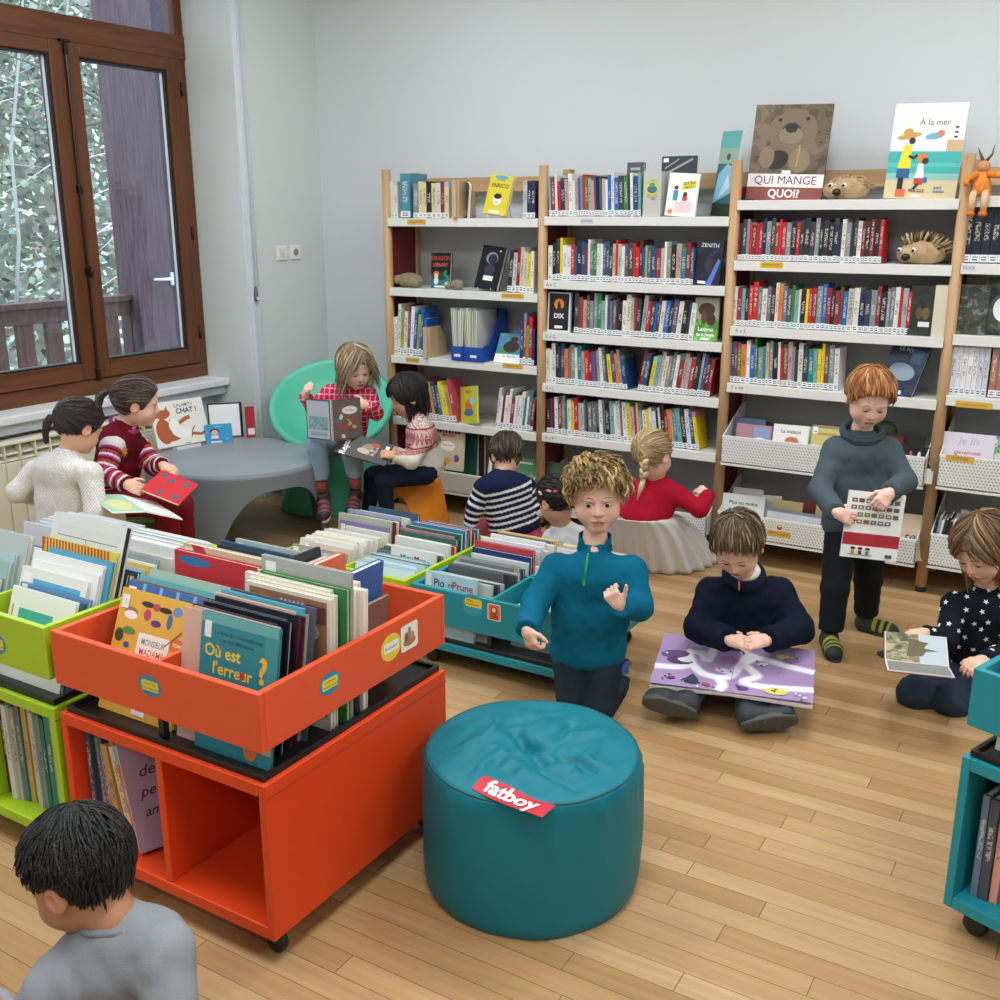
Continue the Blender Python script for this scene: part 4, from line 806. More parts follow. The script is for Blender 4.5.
pileb(-1.5, -.72, z5, 61, 9, 'books in upper tray of third bookcase', 'in the upper tray of the third bookcase', [
    (752, 438, .165, .175, 'b0808c', lambda A, w_, h: (A.rect(0, h*.1, w_*.45, h*.95, '8c9cc4'), A.ellipse(w_*.2, h*.6, w_*.18, h*.08, 'f0e8e0'), A.ellipse(w_*.1, h*.2, w_*.14, h*.06, 'e0a080')), 'pink and lilac picture book, first at left in the upper tray'),
    (789, 440, .16, .19, 'ecece6', lambda A, w_, h: (A.text('La maison', 0, h*.84, h*.12, '484848', .02), A.ellipse(w_*.05, h*.62, w_*.2, h*.1, 'c87858'), A.text('des livres', 0, h*.42, h*.1, 'c06050'), A.rect(-w_*.4, h*.05, w_*.4, h*.28, '705040')), 'white La maison picture book with an orange roundel in the upper tray'),
    (825, 445, .13, .19, 'cfc078', blob_art(9, ['b09050', 'e0d8b0', 'a85840']), 'mustard picture book just left of the standing boy'),
    (914, 455, .17, .155, '202224', lambda A, w_, h: ([A.ellipse((-.4+.1*q)*w_, h*(.75 if q % 2 else .6), w_*.04, h*.1, ['e0e0e0', 'c05040'][q % 3 == 0]) for q in range(9)], A.rect(-w_/2, 0, w_/2, h*.42, 'eceae4'), A.text('Loup, Pierre', 0, h*.3, h*.12, '202020')), 'black and white picture book right of the standing boy in the upper tray')])
tag(MB().ell((0, 0, 0), (.05, .03, .05), mat('46603c', .7)).build('green_ball', loc=(SP(888, 412, 4.8).x, 4.8, .66)), 'dark green rounded toy behind the standing boy\'s shoulder', 'toy')
z6 = .142
pileb(-1.5, -.72, z6, 62, 8, 'books in lower tray of third bookcase', 'in the lower tray of the third bookcase', [
    (742, 512, .2, .185, 'dfe2da', art_ppn('Plus ou moins', '3ca068'), 'white and green picture book with a penguin in the lower tray'),
    (792, 520, .28, .14, '808488', lambda A, w_, h: (A.rect(-w_*.45, h*.1, w_*.45, h*.9, 'c8ccd0'), A.rect(-w_*.3, h*.3, w_*.3, h*.5, '50545c')), 'grey boxed album lying across the lower tray'),
    (906, 525, .17, .2, 'e0c8b0', lambda A, w_, h: A.text('te', w_*.1, h*.5, h*.3, '282420', 0, .3), 'peach book with big letters at the right end of the lower tray')])
# --- right bookcase
zz4 = .502
def art_jelis(A, w_, h): A.text('Je lis', 0, h*.85, h*.2, 'b8bcc4', .01, .2); A.text('DES HISTOIRES', 0, h*.62, h*.07, 'c03858', .02); A.line([(-w_*.25,h*.6),(-w_*.15,h*.52),(0,h*.5),(w_*.15,h*.54)], .004, '505868'); A.text('VRAIES', w_*.25, h*.48, h*.06, 'c84860', .02); A.ellipse(-w_*.25, h*.2, w_*.12, h*.12, 'c03038'); A.rect(-w_*.05, h*.05, w_*.3, h*.15, '4090c8'); A.ellipse(w_*.2, h*.35, w_*.15, h*.05, 'd87890')
cover_book('picture_book', .2, .22, .02, 'dcd4e0', (X(967, 452, 4.62), 4.61, zz4), .2, 0, 'lilac white Je lis picture book facing out in the right bookcase tray', art=art_jelis)
cover_book('picture_book', .18, .2, .02, '90c890', (X(1000, 450, 4.64)+.05, 4.64, zz4), .1, 0, 'green picture book at the right edge of the upper right tray', art=blob_art(12, ['e8e8e0', '60a868']))
cover_book('picture_book', .2, .2, .02, 'c8ccd0', (X(981, 445, 4.7), 4.72, zz4), .15, 0, 'pale book behind the lilac one in the right bookcase tray')
rec = run(3, 0, X(935, 520), X(958, 520), 63, .19, .21, tmin=.008, tmax=.012, cols=['303438', 'd8dce0', '181c20', '8c9498'], z=.152, lean=lambda t: .12, y=4.60); place(rec, 3, 4, 'thin albums in the lower right tray', 'in the right bookcase lower tray')
cover_book('picture_book', .22, .19, .02, 'a8b8d8', (X(975, 530, 4.62), 4.60, .152), .15, 0, 'pastel rainbow picture book in the lower tray behind the girl in stars', art=blob_art(14, ['e0c050', 'c890c0', '80b0e0', 'e8e8f0']))
cover_book('picture_book', .2, .22, .04, 'b0b4c0', (X(985, 520, 4.68), 4.68, .152), .12, 0, 'pale grey album standing behind the pastel book in the lower tray')
cover_book('displayed_book', .15, .2, .03, art_mat('fur', '3a3c34', '6a6c60', '24261e', 30), (X(965, 333, 4.66), 4.65, 1.127), .15, 0, 'mottled dark green album leaning on the third shelf of the right bookcase')
cover_book('displayed_book', .2, .23, .03, art_mat('fur', '3c463a', '22261e', '586450', 20), (X(996, 335, 4.7)+.04, 4.68, 1.127), .12, R(10), 'dark green wildlife album with a white patch, right edge third shelf', art=lambda A, w_, h: A.ellipse(-.02, h*.45, w_*.2, h*.22, 'e4e8ea'))
# orange doll sitting on the top shelf
p = SP(974, 205, 4.63); t = empty('rag_doll', (p.x+.02, 4.63, 1.672), 0, 'small orange rag doll with dangling legs sitting at the right bookcase top', 'doll')
mo = mat('e08830', .8, bump=.3, bscale=80, var=.25, vscale=60)
mb = MB(); mb.tube([(0,0,0), (0,0,.04), (0,0,.09)], [.038,.034,.018], mo, 12); mb.tube([(-.02,-.01,.08), (-.055,-.03,.06), (-.05,-.05,.04)], [.014,.012,.01], mo, 8); mb.tube([(.02,-.01,.08), (.06,-.02,.075), (.085,-.04,.07)], [.014,.012,.01], mo, 8); mb.build('dress', t)
mb = MB(); mb.ell((0,-.005,.108), (.024,.022,.024), mat('c89060', .8)); mb.tube([(0,.0,.12), (-.02,0,.16), (-.028,0,.18)], [.008,.004,.001], mat('6c5030')); mb.tube([(0,.0,.12), (.025,0,.155), (.03,0,.19)], [.008,.004,.001], mat('6c5030')); mb.build('head', t)
for s_ in (-1, 1):
    mb = MB(); mb.tube([(s_*.02,-.02,.012), (s_*.022,-.05,.0), (s_*.022,-.05,-.06)], [.014,.014,.012], mat('e0b890', .8), 8); mb.build('leg', t); mb = MB(); mb.ell((s_*.022,-.058,-.07), (.017,.024,.012), mat('d07020')); mb.build('boot', t)
# dark loose ends between shelf units: nothing invented
# ------------------------------------------------------------------ book bins on casters
def sticker_round(A, u, v, s_=1.0):
    A.ellipse(u, v, .036*s_, .026*s_, '1f88a8', 0, 28); A.rrect(u-.027*s_, v-.013*s_, u+.027*s_, v+.013*s_, .006*s_, 'e6cc40')
    A.text('Livres jeu', u, v+.005*s_, .0095*s_, '303018', .0); A.text("Vivez l'aventure", u, v-.006*s_, .0085*s_, '303018', .0)
def caster(t, x, y):
    c = empty('caster', (x, y, 0)); c.parent = t; mk = mat('1c1c1e', .45)
    mb = MB(); mb.lathe([(.0001,-.012), (.02,-.012), (.027,-.008), (.028,0), (.027,.008), (.02,.012), (.0001,.012)], mk, 20, Matrix.Translation((.008,0,.028)) @ Matrix.Rotation(R(90),4,'X')); mb.build('wheel', c)
    mb = MB(); mb.cbox((0,0,.056), (.05,.034,.012), mk); mb.lathe([(.018,.05),(.016,.066),(.0001,.067)], mk, 12); mb.build('bracket', c, .003)
def bin_unit(name, loc, rz, W, D, z0, z1, z2, z3, c_tray, c_body, label, tall, cat='book bin'):
    t = empty(name, loc, rz, label, cat)
    mt_, mbd = mat(c_tray, .38, .4, bump=.03, bscale=200), mat(c_body, .38, .4, bump=.03, bscale=200); th = .02
    if tall:
        for nm, lo, hi in (('side_panel', (0,0,z0), (th,D,z1)), ('side_panel', (W-th,0,z0), (W,D,z1)), ('top_panel', (th,0,z1-.03), (W-th,D,z1)), ('bottom_panel', (th,0,z0), (W-th,D,z0+.03)),
                           ('back_panel', (th,D/2-.01,z0+.03), (W-th,D/2+.01,z1-.03)), ('divider', (W/2-.01,.004,z0+.03), (W/2+.01,D/2-.01,z1-.03)), ('divider', (W/2-.01,D/2+.01,z0+.03), (W/2+.01,D-.004,z1-.03))):
            mb = MB(); mb.box(lo, hi, mbd); mb.build(nm, t, .0025)
        mb = MB(); mb.box((W+.0002,.0,z1-.034), (W+.0006,D,z1-.031), mat('b03c1c', .5)); mb.build('panel_groove', t)
    else:
        mb = MB(); mb.box((0,0,z0), (W,D,z1), mbd); mb.build('base_board', t, .004)
    mb = MB(); mk = mat('141416', .35); mb.box((.012,.012,z1), (W-.012,D-.012,z1+.006), mk)
    for (lo, hi) in (((.012,.012,z1+.006),(W-.012,.022,z1+.016)), ((.012,D-.022,z1+.006),(W-.012,D-.012,z1+.016)), ((.012,.022,z1+.006),(.022,D-.022,z1+.016)), ((W-.022,.022,z1+.006),(W-.012,D-.022,z1+.016))): mb.box(lo, hi, mk)
    mb.build('black_tray', t, .001)
    for (x, y) in ((W/2, .03), (W/2, D-.03), (.03, D/2), (W-.03, D/2)):
        mb = MB(); mb.box((x-.008,y-.008,z1+.006), (x+.008,y+.008,z2+.01), mk); mb.build('spacer', t)
    for nm, lo, hi in (('tray_front', (0,0,z2), (W,th*.8,z3)), ('tray_back', (0,D-th*.8,z2), (W,D,z3)), ('tray_side', (0,th*.8,z2), (th*.8,D-th*.8,z3)), ('tray_side', (W-th*.8,th*.8,z2), (W,D-th*.8,z3))):
        mb = MB(); mb.box(lo, hi, mt_); mb.build(nm, t, .0025)
    mb = MB(); mb.box((W/2-.006,th*.8,z2), (W/2+.006,D-th*.8,z3-.012), mt_); mb.build('tray_divider', t, .0015); mb = MB(); mb.box((th*.8,D/2-.006,z2), (W/2-.006,D/2+.006,z3-.012), mt_); mb.build('tray_divider', t, .0015)
    mb = MB(); mb.box((W/2+.006,D/2-.006,z2), (W-th*.8,D/2+.006,z3-.012), mt_); mb.build('tray_divider', t, .0015)
    for (x, y) in ((.05,.05), (W-.05,.05), (.05,D-.05), (W-.05,D-.05)): caster(t, x, y)
    return t
TZ = (.07, .45, .525, .66); LZ = (.075, .105, .175, .31)
OX, OY = -2.07, 1.395; W1, D1 = .66, .675
og = bin_unit('book_bin', (OX, OY, 0), 0, W1, D1, *TZ, 'e0552c', 'dc4418', 'tall orange two tier book bin with an empty cubby beside the blue green beanbag', True)
A = Art(face_front(0, -.0004, 0)); p = on_y(150, 686, OY); sticker_round(A, p.x-OX, p.z, 1.0); A.build('round_sticker', og)
A = Art(face_right(W1+.0004, 0, 0)); p = on_x(330, 683, OX+W1); sticker_round(A, p.y-OY, p.z, 1.0); A.build('round_sticker', og)
A = Art(face_right(W1+.0004, 0, 0)); p = on_x(391, 647, OX+W1); A.ellipse(p.y-OY, p.z, .04, .034, 'e8c840', 0, 28); A.rrect(p.y-OY-.028, p.z-.012, p.y-OY+.03, p.z+.014, .006, 'f0eee4'); A.text('Animaux', p.y-OY, p.z, .014, '202020'); A.build('round_sticker', og)
p = on_x(409, 636, OX+W1); A = Art(face_right(W1+.0012, 0, 0)); u, v = p.y-OY, p.z; A.rrect(u-.035, v-.034, u+.035, v+.034, .008, 'f0e8dc'); A.ellipse(u, v-.012, .026, .012, 'b87850'); A.ellipse(u-.012, v+.002, .009, .012, '8c5a40'); A.ellipse(u+.012, v, .009, .01, 'c89070'); A.ellipse(u, v+.012, .007, .014, '9c8c80'); A.build('picture_sticker', og)
gn = bin_unit('book_bin', (OX-.685, OY, 0), 0, W1, D1, *TZ, 'a8c828', 'a4c824', 'tall lime green two tier book bin at the left, beside the orange one', True)
A = Art(face_front(0, -.0004, 0)); p = on_y(-4, 643, OY); sticker_round(A, p.x-OX+.685, p.z, 1.1); A.build('round_sticker', gn)
GX, GY, TX, TY, WL, DL = -2.775, 2.88, -2.105, 2.875, .64, .62
gl_ = bin_unit('book_bin', (GX, GY, 0), 0, WL, DL, *LZ, 'a8c828', 'a4c824', 'low lime green book bin between the seated girls and the orange bin', False)
tl = bin_unit('book_bin', (TX, TY, 0), 0, WL, DL, *LZ, '1e8a98', '1e8a98', 'low blue green book bin on casters behind the kneeling boy', False)
A = Art(face_front(0, -.0004, 0)); p = on_y(477, 606, TY); u, v = p.x-TX, p.z; A.ellipse(u-.02, v, .045, .04, '3098b0', 0, 26); A.rrect(u-.05, v-.008, u+.02, v+.024, .008, 'e6cc40'); A.text('Mini', u-.03, v+.014, .016, '303018'); A.text('Aventures', u-.02, v+.002, .013, '303018'); A.build('round_sticker', tl)
p = on_y(494, 612, TY); A = Art(face_front(0, -.0012, 0)); u, v = p.x-TX, p.z; A.rrect(u-.026, v-.032, u+.028, v+.03, .007, 'e8d8c0'); A.rrect(u-.022, v-.028, u+.024, v+.026, .005, 'd87838'); A.ellipse(u, v+.005, .014, .016, '8c3c24'); A.ellipse(u, v+.007, .008, .009, 'f0d0b0'); A.rect(u-.014, v-.028, u+.016, v-.01, 'b04830'); A.build('picture_sticker', tl)
RA = R(-20); RXX, RYY = -.185, 2.285
rt = bin_unit('book_bin', (RXX, RYY, 0), RA, W1, D1, *TZ, '1e8a98', '1e8a98', 'tall blue green book bin cut by the right edge beside the girl in stars', True)

# ------------------------------------------------------------------ books standing in the bins
PAL = ['dfe4e2', 'e8e8e4', 'c8d4d4', '5c88a8', '3c6c94', '1e4a60', '2c3440', '8c9c9c', 'b8ccd0', 'c85838', 'd8b860', '702830', '8cb0a0', 'dcd8c8', '48607c', 'a8b4b8', '30506c']
def row_books(o, z, seed, x0, x1, y0, y1, hh, tt, lean, pal, where, group, explicit=(), wscale=(.8, .98), arts=True, rzj=.03):
    """books one behind the other from y0 (front) to y1 (back) between x0 and x1, in the frame of the bin o"""
    r = random.Random(seed); y = y0; k = 0; ex = list(explicit); M = o.matrix_basis
    Wc = x1-x0
    while True:
        e = ex.pop(0) if ex else None
        t_ = e.get('t', r.uniform(*tt)) if e else r.uniform(*tt); L_ = e.get('lean', lean) if e else lean
        if y + t_/math.cos(L_) > y1: break
        h = e.get('h', r.uniform(*hh)) if e else r.uniform(*hh)
        if e and 'top' in e: tz_, ty_ = e['top']; y = max(y, ty_-(tz_-z)*math.tan(L_)); h = (tz_-z)/math.cos(L_)
        w_ = e.get('w', Wc*r.uniform(*wscale)) if e else Wc*r.uniform(*wscale); w_ = min(w_, Wc-.004)
        xx_ = e.get('x', r.uniform(x0+w_/2, x1-w_/2)) if e else (x0+w_/2+r.uniform(0, Wc-w_)*.35)
        xx_ = min(max(xx_, x0+w_/2), x1-w_/2)
        col = e.get('c', r.choice(pal)) if e else r.choice(pal)
        nm = cname(col) if isinstance(col, str) else 'patterned'
        lab_ = e['label'] if e and 'label' in e else '%s %s picture book, %s from front %s' % (['low', 'mid height', 'high'][min(2, int(3*(h-hh[0])/(hh[1]-hh[0]+1e-6)))] if h <= hh[1] else 'tall', nm, ORD(k+1), where)
        art = e.get('art') if e else (blob_art(seed*31+k, r.sample(PAL, 3)) if arts else None)
        p = M @ Vector((xx_, y+t_*0+.0, z)) if False else Matrix.Translation(o.location) @ Matrix.Rotation(o.rotation_euler.z, 4, 'Z') @ Vector((xx_, y, z))
        b_ = cover_book('picture_book', w_, h, t_, col, p, L_, o.rotation_euler.z, lab_, group, art=art, spine=e.get('spine') if e else None, edge=r.choice(['e6e0d0', 'dcd8cc', 'ece8e0']) if not e else e.get('edge', 'e6e0d0'))
        y += t_/math.cos(L_)+.0012; k += 1
    return y
Z1 = TZ[1]+.0065; c = .018; hx, hy = W1/2, D1/2
# orange bin --------------------------------
def art_mm(A, w_, h):
    A.rect(-w_/2, 0, w_/2, h, 'dfae48'); V_ = lambda v: .36+.64*v
    for (u, v, a, b_, cc) in ((-.12,.86,.09,.03,'303038'),(.12,.84,.09,.03,'303038'),(0,.85,.05,.04,'c04858'),(-.32,.72,.09,.05,'a87848'),(-.32,.68,.09,.045,'f0ece4'),(-.1,.73,.05,.06,'c04868'),(.03,.65,.07,.035,'603878'),(.28,.86,.06,.05,'6890b8'),(.42,.8,.05,.06,'c85050'),(.2,.72,.035,.08,'5868a8'),(-.3,.48,.09,.04,'5c8c48'),(-.42,.4,.06,.07,'3c4c30'),(.36,.45,.12,.07,'dd7838'),(-.3,.3,.04,.03,'3858a0'),(.42,.62,.08,.02,'e09050')):
        A.ellipse(u*w_, V_(v)*h, a*w_, b_*h*.8, cc, 0, 12)
    A.rrect(-w_*.16, h*.38, w_*.26, h*.68, .006, 'f2efe6'); A.text('MONSIEUR', w_*.05, h*.61, h*.07, '3c8890', .008, sx=.8); A.text('MADAME', w_*.05, h*.53, h*.075, 'c84838', .008, sx=.9); A.text('TOME 2', w_*.38, h*.65, h*.04, 'f4e8c8', .02); A.line([(w_*.2,h*.62),(w_*.38,h*.76)], .003, '806040')
    A.rect(-w_*.47, h*.84, -w_*.37, h*.95, 'ecebe4'); A.text('J', -w_*.42, h*.9, .014, '303030')
    A.rect(-w_*.05, h*.03, w_*.13, h*.15, 'f0f0f0')
def art_err(A, w_, h):
    A.rect(-w_/2, 0, w_/2, h, '2b8590'); A.rect(w_*.34, 0, w_/2, h, '3c9098'); A.rect(-w_/2, h*.93, w_/2, h, '68a8a8'); A.text('Le livre des ressemblances', 0, h*.87, h*.042, '14404c'); A.text('et des différences', 0, h*.82, h*.042, '14404c')
    A.text('Où est', -w_*.2, h*.73, h*.125, 'e8c83c', .02); A.text("l'erreur", -w_*.06, h*.61, h*.125, 'e8c83c', .02); A.text('?', w_*.33, h*.67, h*.26, 'e8b83c', .03); A.ellipse(w_*.075, h*.605, .008, .009, 'c83c40'); A.rect(w_*.38, h*.1, w_*.5, h*.4, 'b8c0bc'); A.ellipse(w_*.3, h*.16, w_*.09, h*.06, '604890'); A.ellipse(w_*.24, h*.1, w_*.09, h*.08, 'd87838'); A.rect(-w_*.45, h*.82, -w_*.36, h*.94, 'ecebe4')
def art_blue_stripes(A, w_, h):
    A.rect(-w_/2, 0, w_/2, h, '3c64a0'); 
    for q in range(4): A.rect(w_*(-.3+.22*q), 0, w_*(-.26+.22*q), h, '80a8d0')
    A.ellipse(0, h*.88, w_*.16, h*.05, 'c84848'); A.rect(-w_*.48, h*.85, -w_*.38, h*.96, 'ecebe4')
ORG = 'in the %s compartment of the orange bin'
row_books(og, Z1, 101, c, hx-.008, .03, .235, (.255, .28), (.006, .012), .38, ['2c3440', '48788c', '8cb0a0', '5c9cb0', '3c5064', 'b8ccd0', '604050'], 'in orange bin, front left compartment', 'picture books in the orange bin front left compartment', [
    dict(w=.252, top=(.728,.168), t=.014, c='dfae48', art=art_mm, x=.19, spine='c89838', label='yellow Monsieur Madame picture book at the front of the orange bin'), dict(w=.26, top=(.738,.19), t=.012, c='3c64a0', art=art_blue_stripes, x=.19, label='blue striped picture book directly behind the yellow Monsieur Madame book'),
    dict(w=.2, h=.27, t=.012, c='486c5c', x=.22), dict(w=.25, h=.28, t=.008, c='3c3848'), dict(w=.26, h=.29, t=.007, c='8c6858'), dict(w=.26, h=.285, t=.008, c='303848'), dict(w=.26, h=.295, t=.012, c='68b0b8', label='turquoise picture book behind the dark ones, front left of the orange bin'), dict(w=.265, h=.31, t=.012, c='9cb8a8', label='pale sage picture book before the bright red one in the orange bin')])
row_books(og, Z1, 102, hx+.008, W1-c, .03, .20, (.285, .31), (.005, .0075), .18, ['701c20', '2c3440', 'd8b0a0', '5cb0c8', '1c1c24', 'c84838', '3c3048', '586070'], 'in orange bin, front right compartment', 'thin picture books in the orange bin front right compartment', [
    dict(w=.225, top=(.76,.10), t=.01, c='2b8590', art=art_err, x=.52, label="teal picture book titled Où est l'erreur at the front of the orange bin")], wscale=(.78, .85), arts=False)
row_books(og, Z1, 103, hx+.008, W1-c, .25, .40, (.30, .32), (.016, .02), .06, ['e8e0d0'], 'in the orange bin, tall cream board books', 'cream board books in the orange bin', [
    dict(w=.255, h=.315, t=.014, c='e4dccb', art=lambda A, w_, h: (A.rect(-w_*.46, h*.1, w_*.46, h*.97, 'a07050'), A.ellipse(-w_*.3, h*.88, w_*.15, h*.06, 'c07840'), A.rect(-w_*.1, h*.82, w_*.2, h*.93, '6c8cc0'), [A.rect(w_*(-.08+.05*q), h*.82, w_*(-.06+.05*q), h*.93, 'dfe4ec') for q in range(6)], A.rect(w_*.22, h*.8, w_*.45, h*.93, '6c4038'), A.ellipse(-w_*.3, h*.74, w_*.08, h*.05, '8c8478'), A.ellipse(0, h*.75, w_*.1, h*.05, '5c6c98'), A.ellipse(w_*.28, h*.73, w_*.1, h*.06, 'c8b8a0')), label='cream board book showing a busy market scene in the orange bin'),
    dict(w=.26, h=.318, t=.013, c='dcd6c4', label='cream board book just behind the market scene board book'), dict(w=.262, h=.322, t=.013, c='e6e0d2', label='thick cream board book before the green edged one'), dict(w=.265, h=.326, t=.014, c='3c8048', edge='e6dcc4', label='green sided board book before the tall grey album'), dict(w=.27, h=.36, t=.012, c='a8aca8', art=lambda A, w_, h: (A.rect(-w_*.45, h*.9, -w_*.33, h*.97, 'f0f0ee'), A.rect(-w_*.5, h*.5, w_*.5, h*.88, 'b4b4a4')), label='tall grey album rising behind the cream board books')], arts=False)
def art_retro(A, w_, h): A.rect(-w_/2, h*.6, w_/2, h, 'cbb49c'); A.poly([(-w_*.4,h),(-w_*.25,h),(0,h*.7),(-w_*.15,h*.7)], 'b03038'); A.poly([(-w_*.05,h*.75),(w_*.15,h*.95),(w_*.2,h*.92),(0,h*.7)], '4c7c54'); A.rect(w_*.1, h*.72, w_*.48, h*.95, '7c2c30'); A.text('CRACKERS', w_*.28, h*.83, h*.07, 'd8c0a8', .02); A.rect(-w_*.48, h*.84, -w_*.38, h*.97, 'e8e8e4')
def art_redb(A, w_, h): A.rect(-w_/2, 0, w_/2, h, 'c8343c'); A.ellipse(-w_*.25, h*.93, w_*.2, h*.04, '3c78b0'); [A.ellipse(w_*(-.4+.12*q), h*.72, w_*.06, h*.04, 'e4c43c', .3) for q in range(8)]; A.rect(w_*.36, h*.7, w_*.5, h*.86, 'e0d8c8')
row_books(og, Z1, 104, c, hx-.008, hy+.008, D1-.10, (.25, .29), (.008, .016), .08, PAL, 'in orange bin, back left compartment', 'picture books in the orange bin back left compartment', [
    dict(w=.29, h=.305, t=.016, c='c8343c', art=art_redb, label='bright red picture book with yellow lettering in the orange bin'), dict(w=.285, h=.32, t=.018, c='cbb49c', art=art_retro, label='retro beige and red patterned picture book behind the red one'), dict(w=.25, h=.31, t=.02, c='dcdcd8', x=.2), dict(w=.25, h=.3, t=.014, c='1c2a50', x=.22)])
# leaning run in the back right compartment: spines to the left, tops to the right
rr_ = random.Random(8); yy = 0; xx_ = hx+.015
for k, (t_, h, col, lab_) in enumerate([(.012, .29, '2c3034', 'black edged book leaning first in the back right of the orange bin'), (.03, .27, 'b4b8b4', 'thick pale grey book leaning in the back right of the orange bin'), (.022, .285, 'd86848', 'coral backed book leaning beside the thick grey one'),
        (.016, .21, '7c2c34', 'maroon low book leaning in the back right of the orange bin'), (.018, .23, 'c8ccc8', 'pale grey low book behind the maroon one, orange bin'), (.014, .235, 'd8d4a0', 'pale yellow edged book leaning near the large blue one'), (.018, .29, '2c64a8', 'large blue book leaning last to the right in the orange bin'), (.01, .2, '8c6c60', 'small brown book tucked at the far right of the orange bin')]):
    o = cover_book('picture_book', .2, h, t_, col, (OX+xx_+.01, OY+hy+.15, Z1+.012), .0, R(-90), lab_, 'picture books in the orange bin back right compartment')
    ln = R(-8+2.2*k) if k < 8 else 0; o.rotation_euler = (Matrix.Rotation(ln, 3, 'Y') @ Matrix.Rotation(R(-90), 3, 'Z')).to_euler(); xx_ += t_/math.cos(ln)+.004
# green bin ---------------------------------
def art_title(txt, bg_, c1, frame=None, v=.8, s=.11, sx=.85):
    def f(A, w_, h):
        if frame: A.rect(-w_*.4, h*.5, w_*.42, h*.93, frame)
        A.text(txt, 0, h*v, h*s, c1, .025, sx=sx); A.rect(-w_*.48, h*.86, -w_*.38, h*.97, 'f2f2f0'); A.ellipse(w_*.1, h*.4, w_*.2, h*.12, bg_)
    return f
def art_charlie(A, w_, h):
    A.rect(-w_/2, 0, w_/2, h, 'd8c84c'); n = 22
    for q in range(n):
        a = q/n*w_; A.poly([(-w_/2+a, h*.78), (-w_/2+a+w_/n*.5, h*.78), (-w_/2+a+w_/n*.5-.02, h), (-w_/2+a-.02 if a > .02 else -w_/2, h)], 'b83c38')
    for q in range(12): A.poly([(w_*.38, h*(.78-.07*q)), (w_*.38, h*(.75-.07*q)), (w_/2, h*(.79-.07*q)), (w_/2, h*(.82-.07*q))], 'b83c38')
    A.rect(-w_*.4, h*.3, w_*.38, h*.88, 'e0d8c0'); A.text('OÙ EST', -w_*.2, h*.82, h*.085, '284878', .02, sx=.8); A.text('CHARLIE ?', w_*.15, h*.82, h*.085, 'c03030', .02, sx=.8)
def art_comicpg(A, w_, h):
    A.rect(-w_*.42, h*.55, w_*.44, h*.93, 'd4d8d4'); A.line([(-w_*.4,h*.86),(w_*.42,h*.86)], .002, '606468'); A.line([(0,h*.6),(0,h*.86)], .002, '606468'); [A.ellipse(u*w_, h*.76, .012, .018, cc) for u, cc in ((-.25, '8890a0'), (-.05, 'd0a850'), (.12, 'd8a040'), (.25, 'c89048'))]
gxw = W1
row_books(gn, Z1, 111, hx+.008, gxw-c, .03, .325, (.24, .27), (.009, .014), .35, PAL, 'in green bin, right front compartment', 'picture books in the green bin front right compartment', [
    dict(w=.25, top=(.672,.13), t=.010, c='f0f0ec', label='white picture book with a teal and pink title, front of the green bin', art=lambda A, w_, h: (A.rect(-w_*.42, h*.2, w_*.2, h*.78, '48b0a8'), A.rect(w_*.2, h*.2, w_*.42, h*.72, 'd898a8'), A.rect(-w_*.45, h*.2, -w_*.36, h*.8, 'd87840'), A.text('Les petits', -w_*.1, h*.6, h*.1, 'd8f0e8'), A.rect(-w_*.43, h*.55, -w_*.34, h*.8, 'f4f4f0'))),
    dict(w=.26, h=.225, t=.009, c='385c64', label='dark green patterned picture book second in the green bin'), dict(w=.27, h=.232, t=.012, c='5c84b8', art=blob_art(4, ['84a8d0', '48689c'], title=False), label='blue picture book third in the green bin'),
    dict(w=.26, h=.268, t=.010, c='e8e8e0', x=.47, label='white framed picture book with orange block title in the green bin', art=lambda A, w_, h: (A.rect(-w_*.3, h*.55, w_*.42, h*.9, '58a8c8'), A.text('MONDLOW', w_*.06, h*.71, h*.13, 'd06838', .04, sx=.8), A.rect(-w_*.46, h*.82, -w_*.34, h*.95, 'f4f4f0'))),
    dict(w=.26, h=.285, t=.008, c='eceeec', label='plain white picture book behind the block title one'), dict(w=.275, h=.305, t=.010, c='e8ebea', label='white picture book with two tiny cartoon figures in the green bin', art=lambda A, w_, h: [A.ellipse(u*w_, h*.87, .008, .012, '404850') for u in (-.1, .2)]),
    dict(w=.25, h=.315, t=.008, c='54a0c4', label='sky blue picture book just before the striped one'), dict(w=.28, h=.335, t=.012, c='d8c84c', art=art_charlie, spine='b83c38', label='yellow and red striped Où est Charlie picture book in the green bin'),
    dict(w=.285, h=.40, t=.020, c='d8dcd8', art=art_comicpg, lean=.35, edge='282422', label='largest white comic album with dark pages edge in the green bin')])
row_books(gn, Z1, 112, c, hx-.008, .03, .325, (.2, .25), (.01, .016), .35, PAL, 'in green bin, left front compartment', 'picture books in the green bin front left compartment', [
    dict(w=.22, h=.20, t=.014, c='282c38', label='dark picture book at the front left of the green bin'), dict(w=.23, h=.21, t=.012, c='40404c'), dict(w=.26, h=.23, t=.016, c='7890b4', label='slate blue picture book with white scribbles in the green bin', art=lambda A, w_, h: (A.text('Nuits', w_*.2, h*.86, h*.14, 'e0e4ec', .01), [A.line([(w_*(-.1+.15*q), h*.75), (w_*(.0+.15*q), h*.95)], .004, 'd8dce4') for q in range(4)])),
    dict(w=.27, h=.27, t=.014, c='9cb8b4', art=art_title('Mes papa', '80a09c', '40585c', None, .9, .07), label='sage green Mes papa picture book in the green bin'), dict(w=.275, h=.285, t=.012, c='a8c4c8', art=lambda A, w_, h: A.text('Le grand soir', .02, h*.93, h*.05, '6c8084'), label='pale turquoise picture book behind the sage green one'), dict(w=.28, h=.335, t=.018, c='b4c0c0', label='tall blue grey album rising at the left of the green bin')])
